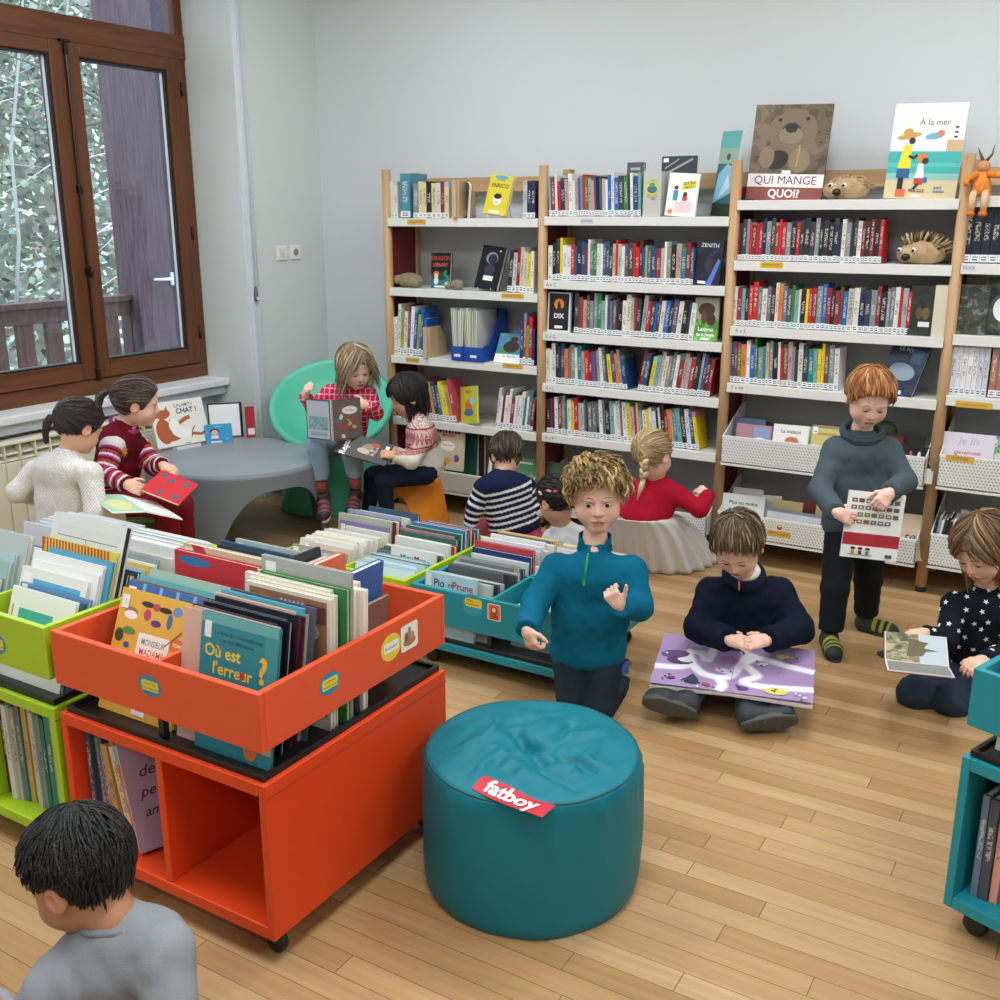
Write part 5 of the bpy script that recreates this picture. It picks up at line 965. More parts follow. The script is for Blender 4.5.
row_books(gn, Z1, 113, c, hx-.008, hy+.04, D1-.08, (.24, .27), (.008, .014), .12, ['e4e6e6', 'd8dcdc', 'ccd0d8', 'e8e8e4'], 'in green bin, left back compartment', 'picture books in the green bin back left compartment', arts=False)
row_books(gn, Z1, 114, hx+.008, gxw-c, hy+.07, D1-.09, (.24, .27), (.01, .02), .1, ['e4e6e6', 'ccd0cc', 'a8b8c0', 'b8c4cc', 'dcdcd4'], 'in green bin, right back compartment', 'picture books in the green bin back right compartment', arts=False)
# cubby books of tall bins (spines out)
def cubby(o, x0, x1, seed, n, z, hh, pal, where, lean=0, y=.04, lastart=None):
    r = random.Random(seed); x = x0; Mx = Matrix.Translation(o.location) @ Matrix.Rotation(o.rotation_euler.z, 4, 'Z')
    for k in range(n):
        t_ = r.uniform(.012, .022); h = r.uniform(*hh); ln = (lean*k/max(1, n-1)) if lean else 0.; 
        if x+t_ > x1: break
        b_ = shelf_book(0, 0, 0, t_, .22, h, r.choice(pal) if not isinstance(pal, dict) else pal[k], 0, '%s spine, %s from left in %s' % (cname(pal[k % len(pal)]), ORD(k+1), where), 'large albums in cubbies of the bins', lbl=False)
        b_.color = (*lin(pal[k % len(pal)]), 1); b_.name = 'album'
        b_.matrix_basis = Mx @ Matrix.Translation((x+t_/2, y+r.uniform(0,.02), z+t_/2*abs(math.sin(ln)))) @ Matrix.Rotation(ln, 4, 'Y') @ Matrix.Diagonal((t_, .22, h, 1))
        x += t_/math.cos(ln)+.002 + (.0 if not ln else .001)
    return x
zc = TZ[0]+.031
x = cubby(og, .026, .25, 5, 9, zc, (.265, .29), ['485068', 'd89848', '586c8c', 'c04848', '48607c', 'c89868', 'dcb070', 'e0d0b0', 'c87850'], 'orange bin cubby', lean=-R(12))
def art_petits(A, w_, h): A.rect(-w_*.42, 0, w_/2, h, '9c88a0'); A.text('des', -.045, h*.70, h*.14, '2c2030', .01, .3); A.text('petits', -.035, h*.52, h*.13, '2c2030', .01, .3); A.text('amis', -.045, h*.34, h*.12, '2c2030', .01, .3)
o = cover_book('picture_book', .21, .285, .014, '9c88a0', (OX+.245, OY+.035, zc+.004), .0, R(-62), 'large lilac picture book with dark lettering leaning in the orange cubby', None, spine='d8d0d8', roll=0)
o.rotation_euler = (Matrix.Rotation(R(-10), 3, 'Y') @ Matrix.Rotation(R(62), 3, 'Z')).to_euler(); o.location = (OX+.250, OY+.125, zc+.019); Ar = Art(face_front(0, -.0002, 0)); art_petits(Ar, .21, .285); Ar.build('cover_art', o)
cubby(gn, .34, .61, 6, 12, zc, (.26, .29), ['602830', '8cb0b8', 'dcdcd8', 'b8b8b0', '5c7880', 'c8a860', 'a8b0b0', 'c8c4b8', '7c9ca0', '286c5c', '2c8070', '88b0a8', '48685c', 'b04850'], 'green bin right cubby')
cubby(gn, .03, .3, 16, 12, zc, (.26, .29), ['602830', '8cb0b8', 'dcdcd8', '5c7880', 'c8a860', '286c5c'], 'green bin left cubby')
cubby(rt, .04, .3, 7, 12, zc, (.25, .29), ['687c98', '484c58', 'd89c88', 'c06868', 'b85860', 'd8c8b8', '8c4c50'], 'right edge bin cubby')
row_books(rt, Z1, 121, c, hx-.008, .06, .3, (.24, .3), (.01, .02), .1, ['e0e4e0', 'c8d8c8', '70a070', 'd8dce0'], 'in the bin at the right edge', 'picture books in the bin at the right edge', [dict(w=.25, h=.235, t=.012, c='dfe6e4', label='clear covered white picture book at the front of the right edge bin'), dict(w=.26, h=.25, t=.02, c='e8ebe8', label='white picture book with green foot in the right edge bin', art=lambda A, w_, h: A.rect(-w_*.4, h*.82, w_*.4, h*.92, '6c9c58'))], arts=False)
row_books(rt, Z1, 122, hx+.008, W1-c, .03, .3, (.2, .28), (.01, .02), .1, PAL, 'in the right edge bin, right half', 'picture books in the bin at the right edge', arts=False)
# low green bin ------------------------------
Z2 = LZ[1]+.0065; hx, hy = WL/2, DL/2
row_books(gl_, Z2, 131, c, hx-.008, .03, .27, (.225, .24), (.008, .014), .25, ['e8e4dc', 'e8e8e4', 'dcd4c8', 'ece8d8'], 'in low green bin, front left', 'picture books in the low green bin', [
    dict(w=.27, h=.225, t=.012, c='a8a098', label='grey and blue comic style picture book at the front of the low green bin', art=lambda A, w_, h: (A.rect(-w_*.3, h*.3, w_*.3, h*.95, 'b8c4c8'), A.rect(0, h*.6, w_*.25, h*.9, '7ca8c0'), A.rect(-w_*.48, h*.82, -w_*.38, h*.96, 'eeeeec'))), dict(w=.24, h=.24, t=.012, c='d8c8b8', art=blob_art(77, ['c07860', 'e8e0d0'])), dict(w=.2, h=.255, t=.014, c='e8e8e4', art=blob_art(78, ['c84848', '6088a0']), label='white picture book with red and blue marks in low green bin')], arts=False)
row_books(gl_, Z2, 132, c, hx-.008, hy+.012, .59, (.22, .26), (.01, .018), .1, ['e4e4dc', '486078', '8c9ca8', '702838', 'd8d8d0', 'c8c0d8'], 'in low green bin, back left', 'picture books in the low green bin', [
    dict(w=.22, h=.235, t=.012, c='e8e8e0', label='white picture book leading the back left of the low green bin'), dict(w=.25, h=.25, t=.014, c='8470a0', label='purple picture book in the back left of the low green bin', art=lambda A, w_, h: (A.text('Marlaguette', 0, h*.85, h*.1, 'e0d8e8', .01), A.rect(-w_*.48, h*.8, -w_*.38, h*.95, 'eeeeec'))), dict(w=.27, h=.275, t=.018, c='a8b0a0', label='tall sage grey album in the back left of the low green bin'), dict(w=.24, h=.27, t=.03, c='7c2c38'), dict(w=.27, h=.28, t=.016, c='94a4c0', label='blue grey album at the back of the low green bin')], arts=False)
row_books(gl_, Z2, 133, hx+.008, WL-c, .04, .2, (.195, .21), (.005, .008), .3, ['a8ccd8', '5c98b8', 'd8e4e8', '8cb8a8', 'b8d4d8', '48789c', '606868'], 'in low green bin, front right', 'thin picture books in the low green bin', arts=False)
row_books(gl_, Z2, 134, hx+.008, WL-c, .21, .30, (.2, .21), (.014, .018), .1, ['404448', '606468', 'e4e4e4'], 'in low green bin, middle right', 'picture books in the low green bin', [dict(w=.21, h=.235, t=.014, c='e8e6e2', x=WL-.13, label='white Mini Max picture book with dark letters in low green bin', art=lambda A, w_, h: (A.text('Mimi Max', 0, h*.83, h*.13, '3c4868', .02), A.text('M', w_*.08, h*.83, h*.13, 'c03838', .03), A.ellipse(0, h*.62, w_*.2, h*.06, '202428')))], arts=False)
row_books(gl_, Z2, 135, hx+.008, WL-c, hy+.012, .59, (.22, .25), (.014, .022), .08, ['b02838', '2c6c5c', '2c7898', '6c2430', 'd8d8d8', '386858'], 'in low green bin, back right', 'picture books in the low green bin', [
    dict(w=.26, h=.235, t=.02, c='e0e4e0', label='large white picture book heading the back right of the low green bin'), dict(w=.29, h=.225, t=.02, c='b02c38'), dict(w=.27, h=.245, t=.016, c='386858', label='dark green album in the back right of the low green bin'), dict(w=.26, h=.25, t=.01, c='c87890'), dict(w=.27, h=.262, t=.02, c='2c6c60', label='tall green album in the back right of the low green bin'), dict(w=.26, h=.272, t=.02, c='2c78a8', label='tall blue album, highest in the low green bin')], arts=False)
# low teal bin -------------------------------
row_books(tl, Z2, 141, c, hx-.008, .035, .15, (.19, .21), (.01, .014), .1, ['e0dccc', 'c8ccc8', '404040'], 'in low blue green bin, front left', 'picture books in the low blue green bin', [
    dict(w=.22, h=.236, t=.014, c='b8d8e0', x=.135, label='pale blue Pio et Prune picture book in the low blue green bin', art=lambda A, w_, h: (A.text('Pio', -w_*.22, h*.84, h*.16, '2c3c6c', .02), A.text('et', 0, h*.84, h*.12, '505058'), A.text('Prune', w_*.24, h*.84, h*.16, 'a83040', .02), A.rect(-w_*.48, h*.78, -w_*.38, h*.98, 'eeeeec'))), dict(w=.2, h=.222, t=.012, c='e8e4d8'), dict(w=.22, h=.215, t=.012, c='d0d4cc')], arts=False)
row_books(tl, Z2, 142, c, hx-.008, .17, .30, (.2, .22), (.012, .016), .1, ['404448', 'c8ccc8', '606468'], 'in low blue green bin, middle left', 'picture books in the low blue green bin', [dict(w=.27, h=.255, t=.016, c='8c8c88', lean=.38, label='grey framed album leaning steeply in the low blue green bin', art=lambda A, w_, h: A.rect(-w_*.44, h*.4, w_*.44, h*.95, '5c626c'))], arts=False)
row_books(tl, Z2, 143, hx-.02-.20, hx+.0+.02, hy+.012, .45, (.3, .32), (.012, .016), .07, ['e4e4e4', '283c70'], 'in the middle of the low blue green bin', 'picture books in the low blue green bin', [
    dict(w=.24, h=.25, t=.014, c='dce2e0', label='white picture book back with a barcode in the low blue green bin', art=lambda A, w_, h: A.rect(w_*.25, h*.3, w_*.42, h*.5, '9ca0a0')), dict(w=.24, h=.275, t=.018, c='283c70', label='navy album behind the white barcode book'), dict(w=.24, h=.31, t=.014, c='c04048', label='red album in the low blue green bin, behind the navy one'), dict(w=.24, h=.32, t=.01, c='d8dce0', edge='303438')], arts=False) if False else row_books(tl, Z2, 143, c, hx-.008, hy+.012, .58, (.23, .26), (.012, .018), .07, ['e4e4e4', '283c70', 'd8b060'], 'in low blue green bin, back left', 'picture books in the low blue green bin', [
    dict(w=.25, h=.225, t=.014, c='dce2e0', x=.17, label='white picture book back with a barcode in the low blue green bin', art=lambda A, w_, h: A.rect(w_*.25, h*.55, w_*.42, h*.7, '9ca0a0')), dict(w=.26, h=.245, t=.018, c='283c70', x=.17, label='navy album behind the white barcode book'), dict(w=.26, h=.265, t=.016, c='c04048', x=.17, label='red album in the low blue green bin, behind the navy one'), dict(w=.25, h=.25, t=.01, c='d8dce0', x=.17)], arts=False)
row_books(tl, Z2, 144, hx+.04, WL-c-.06, .10, .2, (.13, .16), (.014, .02), .15, ['e8e4d0', 'dce4dc', 'e0d868', 'c8d8d0'], 'in low blue green bin, front right', 'picture books in the low blue green bin', arts=False)
row_books(tl, Z2, 145, hx+.008, WL-c, hy+.012, .58, (.2, .25), (.012, .018), .07, ['d8b060', 'e0e0dc', '9c9ca8', 'c8a858'], 'in low blue green bin, back right', 'picture books in the low blue green bin', [dict(w=.25, h=.22, t=.014, c='e4e4e0'), dict(w=.27, h=.25, t=.016, c='d8ac58', label='tan album in the back right of the low blue green bin')], arts=False)

# ------------------------------------------------------------------ beanbag pouf
def beanbag():
    C0 = Vector((-1.104, 1.99, 0)); t = empty('beanbag', C0, 0, 'large blue green nylon beanbag pouf standing on the wooden floor', 'beanbag')
    H0, RR = .382, .266
    def wr(x, y):
        r = math.hypot(x, y)
        if r < 1e-6: r = 1e-6
        n = noise.noise(Vector((x*7, y*7, 3.1))); rid = (1-abs(noise.noise(Vector((x*9+4, y*5, 1.7)))*2.2))
        f = min(1, r/.09)*(1-max(0, (r-.16)/.11))
        a = math.atan2(y, x)
        cr = 0; U_ = x*math.cos(YAW)+y*math.sin(YAW); V__ = -x*math.sin(YAW)+y*math.cos(YAW)
        for (u0, v0, u1, v1, dp, wd) in ((-.04, .05, .02, -.10, .016, .016), (-.02, .0, .13, -.12, .018, .014), (.10, .08, .05, -.03, .012, .014), (-.09, -.02, -.02, -.15, -.010, .018), (.05, -.06, .16, -.10, -.010, .013), (.02, -.14, .09, -.19, .014, .012), (-.10, .09, .0, .11, .008, .02)):
            du, dv = u1-u0, v1-v0; t_ = max(0, min(1, ((U_-u0)*du+(V__-v0)*dv)/(du*du+dv*dv))); dd = math.hypot(U_-u0-du*t_, V__-v0-dv*t_); cr -= dp*math.exp(-(dd/wd)**2)
        return cr + (-.010*math.exp(-((x-.02)**2+(y+.05)**2)/.012) + .016*n + .022*max(0, rid-.5)*f + .010*noise.noise(Vector((x*22, y*14, 5)))*f - .009)
    def ztop(x, y):
        r = math.hypot(x, y); q = min(1, r/(RR-.02))
        return H0 - .028*q**2.6 + wr(x, y)*(1-q**6*.6)
    N = 144; vs = []; fs = []; rings = []
    for i in range(34):                              # top disc
        r = (RR-.018)*(i/33)**.9; rings.append([(r*math.cos(2*PI*k/N), r*math.sin(2*PI*k/N), ztop(r*math.cos(2*PI*k/N), r*math.sin(2*PI*k/N))) for k in range(N)])
    zr = H0-.028
    for (dr, dz) in ((-.014, -.002), (-.010, -.005), (-.006, -.007), (-.004, -.012)):
        rings.append([((RR+dr)*math.cos(2*PI*k/N), (RR+dr)*math.sin(2*PI*k/N), ztop((RR-.018)*math.cos(2*PI*k/N), (RR-.018)*math.sin(2*PI*k/N))+dz) for k in range(N)])
    for j in range(1, 31):                           # side
        s_ = j/30; z = (zr-.02)*(1-s_)+.0
        rr = RR*(1.0-.005*s_+.02*math.sin(PI*s_))-RR*.035*max(0, (s_-.9)/.1)**2
        row = []
        for k in range(N):
            a = 2*PI*k/N; base = ztop((RR-.018)*math.cos(a), (RR-.018)*math.sin(a))-.016
            zz = base*(1-s_); n = noise.noise(Vector((math.cos(a)*2.2, math.sin(a)*2.2, s_*.9)))*.006 + noise.noise(Vector((math.cos(a)*8, math.sin(a)*8, s_*1.6+7)))*.012*math.exp(-s_*5)
            row.append(((rr+n)*math.cos(a), (rr+n)*math.sin(a), max(.0, zz)))
        rings.append(row)
    for row in rings: vs += row
    for j in range(len(rings)-1):
        for k in range(N): k2 = (k+1) % N; fs.append((j*N+k, (j+1)*N+k, (j+1)*N+k2, j*N+k2))
    mb = MB(); m_ = mat('007282', .45, .3, bump=.12, bscale=900)
    mb.add(vs, fs, m_, True); mb.build('fabric_cover', t)
    mb = MB(); mb.tube([((RR-.009)*math.cos(2*PI*k/96), (RR-.009)*math.sin(2*PI*k/96), ztop((RR-.018)*math.cos(2*PI*k/96), (RR-.018)*math.sin(2*PI*k/96))-.0045) for k in range(97)], .0028, mat('07545c', .5), 6, caps=False); mb.build('seam', t)
    # woven label on the top, near the front rim
    c1 = on_z(474, 777, H0-.004)-C0; c2 = on_z(545, 808, H0-.012)-C0
    u = Vector((c2.x-c1.x, c2.y-c1.y)); Lw = u.length; u.normalize(); v = Vector((-u.y, u.x)); ctr = Vector(((c1.x+c2.x)/2, (c1.y+c2.y)/2)) + v*.012
    def mp(a, b, lift):
        a2 = a; b2 = b - .010*math.sin(PI*(a/Lw+.5))+.004; x = ctr.x+u.x*a2+v.x*b2; y = ctr.y+u.y*a2+v.y*b2; return (x, y, ztop(x, y)+lift)
    nu, nv = 28, 10; hw_ = .026; vs = []; fs = []
    for i in range(nu+1):
        for j in range(nv+1): vs.append(mp(-Lw/2+Lw*i/nu, -hw_+2*hw_*j/nv, .0025))
    for i in range(nu):
        for j in range(nv): fs.append((i*(nv+1)+j, (i+1)*(nv+1)+j, (i+1)*(nv+1)+j+1, i*(nv+1)+j+1))
    mb = MB(); mb.add(vs, fs, mat('c01c34', .5), True); lb = mb.build('label', t)
    tv, tf = text_mesh('fatboy', .052, .03, 0, 'CENTER', 1.05); mb = MB(); mb.add([mp(x, y, .0042) for x, y in tv], tf, mat('f4f4f4', .5)); mb.build('lettering', lb)
beanbag()

# ------------------------------------------------------------------ moulded plastic table, stools and chair
def arch_shell(t, r0, r1, H, legs_a, ha, half, m, name, thick=.012, topr=.03, n=180, open_w=.62):
    vs = []; fs = []; rows = 22; L_ = len(legs_a)
    def zb(a):
        d = min(abs((a-l+PI) % (2*PI)-PI) for l in legs_a); g = PI/L_; u = (g-d)/g          # 0 at gap centre
        u = max(0, min(1, u)); q = u/open_w
        return ha*max(0, 1-q**2.1)**.75 if q < 1 else 0.
    prof = []
    for j in range(5): q = j/4; prof.append((r0-topr*(1-math.sin(q*PI/2)), H-topr*(1-math.cos(q*PI/2)) if False else H-topr*(1-math.cos(q*PI/2))))
    ring = []
    for i in range(n):
        a = 2*PI*i/n; z_ = zb(a); col = []
        for (r, z) in prof: col.append((r*math.cos(a), r*math.sin(a), z))
        for k in range(1, rows+1):
            s_ = k/rows; z = (H-topr)*(1-s_)+z_*s_; fl = (1-z/(H-topr)); r = r0+(r1-r0)*fl**1.0
            col.append((r*math.cos(a), r*math.sin(a), z))
        ring.append(col)
    K = len(ring[0])
    top = [(0, 0, H)] + [(rr*math.cos(2*PI*i/n), rr*math.sin(2*PI*i/n), H) for rr in (r0-topr,) for i in range(n)]
    for col in ring: vs += col
    for i in range(n):
        i2 = (i+1) % n
        for k in range(K-1): fs.append((i*K+k, i*K+k+1, i2*K+k+1, i2*K+k))
    o = len(vs); vs.append((0, 0, H))
    for i in range(n): fs.append((o, i*K, ((i+1) % n)*K))
    mb = MB(); mb.add(vs, fs, m, True); ob = mb.build(name, t)
    s_ = ob.modifiers.new('wall', 'SOLIDIFY'); s_.thickness = thick; s_.offset = -1
    return ob
t = empty('low_table', (-3.78, 3.71, 0), 0, 'low round grey plastic table with arched legs below the window', 'table')
arch_shell(t, .455, .44, .42, [R(48), R(-84), R(168)], .335, 0, mat('757c82', .5, .4, bump=.08, bscale=500), 'table_shell', .016, .018, open_w=.60)
mb = MB(); mb.lathe([(.0001, .4203), (.435, .4203)], mat('8a9298', .45, .4, bump=.05, bscale=500), 64); mb.build('table_top', t)
SX, SY_ = -3.10, 4.27
t = empty('stool', (SX, SY_, 0), 0, 'orange plastic stool with arched legs under the dark-haired girl', 'stool')
arch_shell(t, .15, .215, .275, [R(-20), R(-140), R(100)], .215, 0, mat('f0901c', .4, .4), 'stool_shell', .01, .02, 120, open_w=.5)
t = empty('stool', (-3.62, 2.86, 0), 0, 'lime green stool beneath the girl in the dark red cardigan', 'stool')
arch_shell(t, .16, .225, .30, [R(-20), R(-140), R(100)], .22, 0, mat('9cb83c', .4, .4), 'stool_shell', .01, .02, 120)
# bowl chair
CX, CY, CZ = -3.72, 4.38, .585
t = empty('bowl_chair', (CX, CY, 0), 0, 'round mint green plastic bowl chair with a hole in its back, by the corner', 'chair')
mg = mat('58c4a6', .4, .45)
mb = MB(); prof = [(.07, -.175), (.06, -.165), (.075, -.150), (.14, -.135), (.24, -.095), (.32, -.035), (.365, .01), (.385, .025), (.405, .02), (.412, .0), (.40, -.03), (.36, -.09), (.28, -.16), (.2, -.2), (.1, -.21), (.07, -.20), (.07, -.175)]
TM = Matrix.Translation((0, 0, CZ)) @ Matrix.Rotation(R(32), 4, 'Z') @ Matrix.Rotation(R(38), 4, 'X') @ Matrix.Scale(.83, 4)
mb.lathe(prof, mg, 72, TM); mb.build('bowl', t)
mb = MB(); prof = [(.0001, 0), (.275, 0), (.29, .012), (.28, .06), (.26, .16), (.25, .26), (.25, .38), (.2, .42)]
mb.lathe(prof, mg, 48, Matrix.Translation((.0, -.03, 0)) @ Matrix.Rotation(R(32), 4, 'Z') @ Matrix.Diagonal((1.0, .72, 1, 1))); mb.build('pedestal', t)

# ------------------------------------------------------------------ books shown on the grey table
def art_chat(A, w_, h):
    A.rect(-w_/2, 0, w_/2, h, 'eae8e0'); A.text('CALAMITY', w_*.12, h*.88, h*.1, '3c5058', .01); A.text('CHAT !', w_*.16, h*.75, h*.16, '28404c', .03)
    fx = 'b85c38'
    A.ellipse(-w_*.32, h*.35, w_*.15, h*.28, fx, .1); A.ellipse(-w_*.2, h*.24, w_*.2, h*.13, fx); A.ellipse(-w_*.28, h*.72, w_*.13, h*.1, fx, .2); A.poly([(-w_*.38,h*.78),(-w_*.36,h*.9),(-w_*.28,h*.8)], fx); A.poly([(-w_*.26,h*.8),(-w_*.2,h*.9),(-w_*.18,h*.78)], fx)
    A.line([(-w_*.2,h*.55),(-w_*.02,h*.5),(w_*.12,h*.58),(w_*.2,h*.6)], w_*.07, fx); A.ellipse(w_*.0, h*.28, w_*.2, h*.14, 'f4f2ec', -.3); A.ellipse(-w_*.12, h*.45, w_*.1, h*.16, 'f4f2ec'); A.line([(w_*.18,h*.22),(w_*.35,h*.18),(w_*.46,h*.22),(w_*.44,h*.3)], w_*.05, fx); A.line([(w_*.16,h*.15),(w_*.2,h*.3),(w_*.26,h*.38)], w_*.02, '905040'); A.rect(w_*.02, h*.02, w_*.12, h*.035, '606060')
b0 = on_z(160, 451, .425); b1 = on_z(210, 442, .425); az = math.atan2(b1.y-b0.y, b1.x-b0.x); w_ = (b1-b0).length+.012
cb = (b0+b1)/2; cover_book('displayed_book', w_, .235, .014, 'eae8e0', (cb.x, cb.y, .436), .28, az, 'large cream Calamity Chat picture book with a red cat, on the grey table', art=art_chat)
def plastic_stand(p, az, w_, label):
    t = empty('book_stand', p, az, label, 'book stand'); mb = MB(); m_ = mat('dfe3e4', .25)
    mb.box((-w_/2, -.035, 0), (w_/2, -.005, .008), m_); mb.box((-w_/2, -.038, .0), (w_/2, -.034, .018), m_); mb.box((-w_/2, .0, 0), (w_/2, .11, .006), m_)
    mb.box((-w_/2, 0, 0), (w_/2, .004, .12), m_, Matrix.Translation((0, .024, .01)) @ Matrix.Rotation(-.28, 4, 'X')); mb.build('easel_plate', t)
plastic_stand((cb.x, cb.y-.0, .4205), az, .14, 'clear plastic easel under the cream cat book on the grey table')
b0 = on_z(206, 443, .425); b1 = on_z(233, 441, .425); az2 = math.atan2(b1.y-b0.y, b1.x-b0.x)
def art_bl(A, w_, h): A.text('Astuces', 0, h*.88, h*.09, 'e8f0f4', .01); A.ellipse(-w_*.15, h*.62, w_*.17, h*.15, '28202c'); A.ellipse(-w_*.15, h*.56, w_*.13, h*.14, 'e8b8a0'); A.rect(-w_*.28, h*.24, -w_*.02, h*.4, 'f0e8e8'); A.rect(-w_*.3, h*.12, w_*.05, h*.24, '5888c8'); A.text('A', w_*.3, h*.2, h*.14, 'd8f0f8'); A.rect(-w_*.3, h*.02, w_*.1, h*.1, 'f0f0f0')
c2_ = (b0+b1)/2; cover_book('displayed_book', (b1-b0).length, .1, .012, '3c9cd0', (c2_.x, c2_.y, .4208), .15, az2, 'small sky blue book with a cartoon child, on the grey table', art=art_bl)
b0 = on_z(208, 439, .425); b1 = on_z(240, 437, .425); az3 = math.atan2(b1.y-b0.y, b1.x-b0.x); c3_ = (b0+b1)/2+Vector((-.0, .03, 0))
cover_book('displayed_book', (b1-b0).length*1.08, .19, .01, '1c1c20', (c3_.x-.01, c3_.y, .4208), .12, az3, 'black framed white panel standing behind the small blue book', art=lambda A, w_, h: A.rect(-w_*.46, h*.04, w_*.42, h*.96, 'f4f6f8'))
cover_book('displayed_book', .05, .17, .012, 'a82c34', (c3_.x+.105, c3_.y+.07, .4208), .1, az3, 'red and white book edge showing right of the black framed panel', art=lambda A, w_, h: A.rect(-w_*.3, h*.1, w_*.4, h*.3, 'e8e4e0'))
# ------------------------------------------------------------------ figures: smooth blended limbs turned into one skin
def A(px, py, d):                      # measured picture point at distance d along the view axis
    r = _ray(px, py); return Vector((0, 0, EYE)) + r*(d/F_PX)
def npv(v): return np.array(tuple(v), dtype=np.float64)
def rc(a, b, ra, rb, k=.02, cap=0, sub=False, tag_=0): return dict(t='rc', a=npv(a), b=npv(b), ra=ra, rb=rb, k=k, cap=cap, sub=sub, tag=tag_)
def el(c, r, k=.02, M=None, sub=False, tag_=0): return dict(t='el', c=npv(c), r=np.array(r, dtype=np.float64), k=k, M=M, sub=sub, tag=tag_)
def sd(p, P):
    if p['t'] == 'rc':
        ba = p['b']-p['a']; L2 = max(1e-9, float(ba@ba)); pa = P-p['a']; t = np.clip((pa@ba)/L2, 0, 1)
        d = np.linalg.norm(pa-t[..., None]*ba, axis=-1)-(p['ra']+(p['rb']-p['ra'])*t)
        if p['cap'] in (1, 3): d = np.maximum(d, ((P-p['b'])@ba)/math.sqrt(L2))
        if p['cap'] in (2, 3): d = np.maximum(d, -(pa@ba)/math.sqrt(L2))
        return d
    q = P-p['c']
    if p['M'] is not None: q = q@p['M']
    k0 = np.linalg.norm(q/p['r'], axis=-1); k1 = np.linalg.norm(q/(p['r']**2), axis=-1)+1e-9
    return k0*(k0-1)/k1
def solid(prims, h, noise_amp=0, noise_f=30, planes=()):
    lo = np.full(3, 1e9); hi = -lo
    for p in prims:
        if p['sub']: continue
        pts = [(p['a'], p['ra']), (p['b'], p['rb'])] if p['t'] == 'rc' else [(p['c'], p['r'].max())]
        for c_, r_ in pts: lo = np.minimum(lo, c_-r_); hi = np.maximum(hi, c_+r_)
    lo -= 3*h+.006; hi += 3*h+.006; n = np.ceil((hi-lo)/h).astype(int)+1
    F = np.full(n, .05); ax = [lo[i]+h*np.arange(n[i]) for i in range(3)]
    for p in prims:
        pts = [(p['a'], p['ra']), (p['b'], p['rb'])] if p['t'] == 'rc' else [(p['c'], p['r'].max())]
        pad = p['k']+2.5*h+.004
        a = np.min([c_-r_ for c_, r_ in pts], 0)-pad; b = np.max([c_+r_ for c_, r_ in pts], 0)+pad
        i0 = np.clip(((a-lo)/h).astype(int), 0, n-1); i1 = np.clip(((b-lo)/h).astype(int)+2, 1, n)
        sl = tuple(slice(i0[i], i1[i]) for i in range(3))
        G = np.stack(np.meshgrid(*[ax[i][sl[i]] for i in range(3)], indexing='ij'), -1)
        if 0 in G.shape: continue
        d = sd(p, G); f = F[sl]; k = p['k']
        if p['sub']: d = -d; hh = np.clip(.5-.5*(f-d)/k*-1 if False else .5+.5*(f-d)/k, 0, 1); F[sl] = d*(1-hh)+f*hh + k*hh*(1-hh)
        else: hh = np.clip(.5+.5*(d-f)/k, 0, 1); F[sl] = d*(1-hh)+f*hh - k*hh*(1-hh)
    if noise_amp or planes:
        G = np.stack(np.meshgrid(*ax, indexing='ij'), -1)
        if noise_amp:
            q = G*noise_f; F = F + noise_amp*(np.sin(q[..., 0]*1.1+1.7*np.sin(q[..., 2]*.9+.5*q[..., 1]))*np.cos(q[..., 1]*1.3+1.3*np.sin(q[..., 0]*.8)) + .6*np.sin(q[..., 2]*2.1+1.5*np.sin(q[..., 0]*1.7+q[..., 1])))
        for (nv, c_) in planes: F = np.maximum(F, G@npv(nv)-c_)
    return nets(F, lo, h)
def nets(F, lo, h):
    S = F < 0; c = [S[i:S.shape[0]-1+i, j:S.shape[1]-1+j, k:S.shape[2]-1+k] for i in (0, 1) for j in (0, 1) for k in (0, 1)]
    cnt = sum(x.astype(np.int8) for x in c); act = (cnt > 0) & (cnt < 8); ids = np.argwhere(act); idx = -np.ones(act.shape, dtype=np.int64); idx[act] = np.arange(len(ids))
    acc = np.zeros((len(ids), 3)); num = np.zeros(len(ids)); offs = [(i, j, k) for i in (0, 1) for j in (0, 1) for k in (0, 1)]
    V = [F[ids[:, 0]+o[0], ids[:, 1]+o[1], ids[:, 2]+o[2]] for o in offs]
    for a in range(8):
        for b in range(a+1, 8):
            if sum(abs(offs[a][q]-offs[b][q]) for q in range(3)) != 1: continue
            m = (V[a] < 0) != (V[b] < 0); den = np.where(m, V[a]-V[b], 1.); t = np.where(m, V[a]/den, 0)
            pa, pb = np.array(offs[a], float), np.array(offs[b], float)
            acc += np.where(m[:, None], pa+(pb-pa)*t[:, None], 0); num += m
    v = lo+h*(ids+acc/num[:, None]); Q = []
    for ax_ in range(3):
        o = [(ax_+1) % 3, (ax_+2) % 3]; s0 = [slice(None)]*3; s1 = [slice(None)]*3; s0[ax_] = slice(0, -1); s1[ax_] = slice(1, None)
        a, b = S[tuple(s0)], S[tuple(s1)]; m = np.argwhere(a != b)
        m = m[(m[:, o[0]] > 0) & (m[:, o[1]] > 0) & (m[:, o[0]] < F.shape[o[0]]-1) & (m[:, o[1]] < F.shape[o[1]]-1)]
        if not len(m): continue
        e0 = np.zeros(3, int); e0[o[0]] = 1; e1 = np.zeros(3, int); e1[o[1]] = 1
        g = lambda q: idx[q[:, 0], q[:, 1], q[:, 2]]
        quad = np.stack([g(m-e0-e1), g(m-e1), g(m), g(m-e0)], 1); flip = ~a[m[:, 0], m[:, 1], m[:, 2]]
        quad[flip] = quad[flip][:, ::-1]; Q.append(quad)
    return v, np.concatenate(Q)
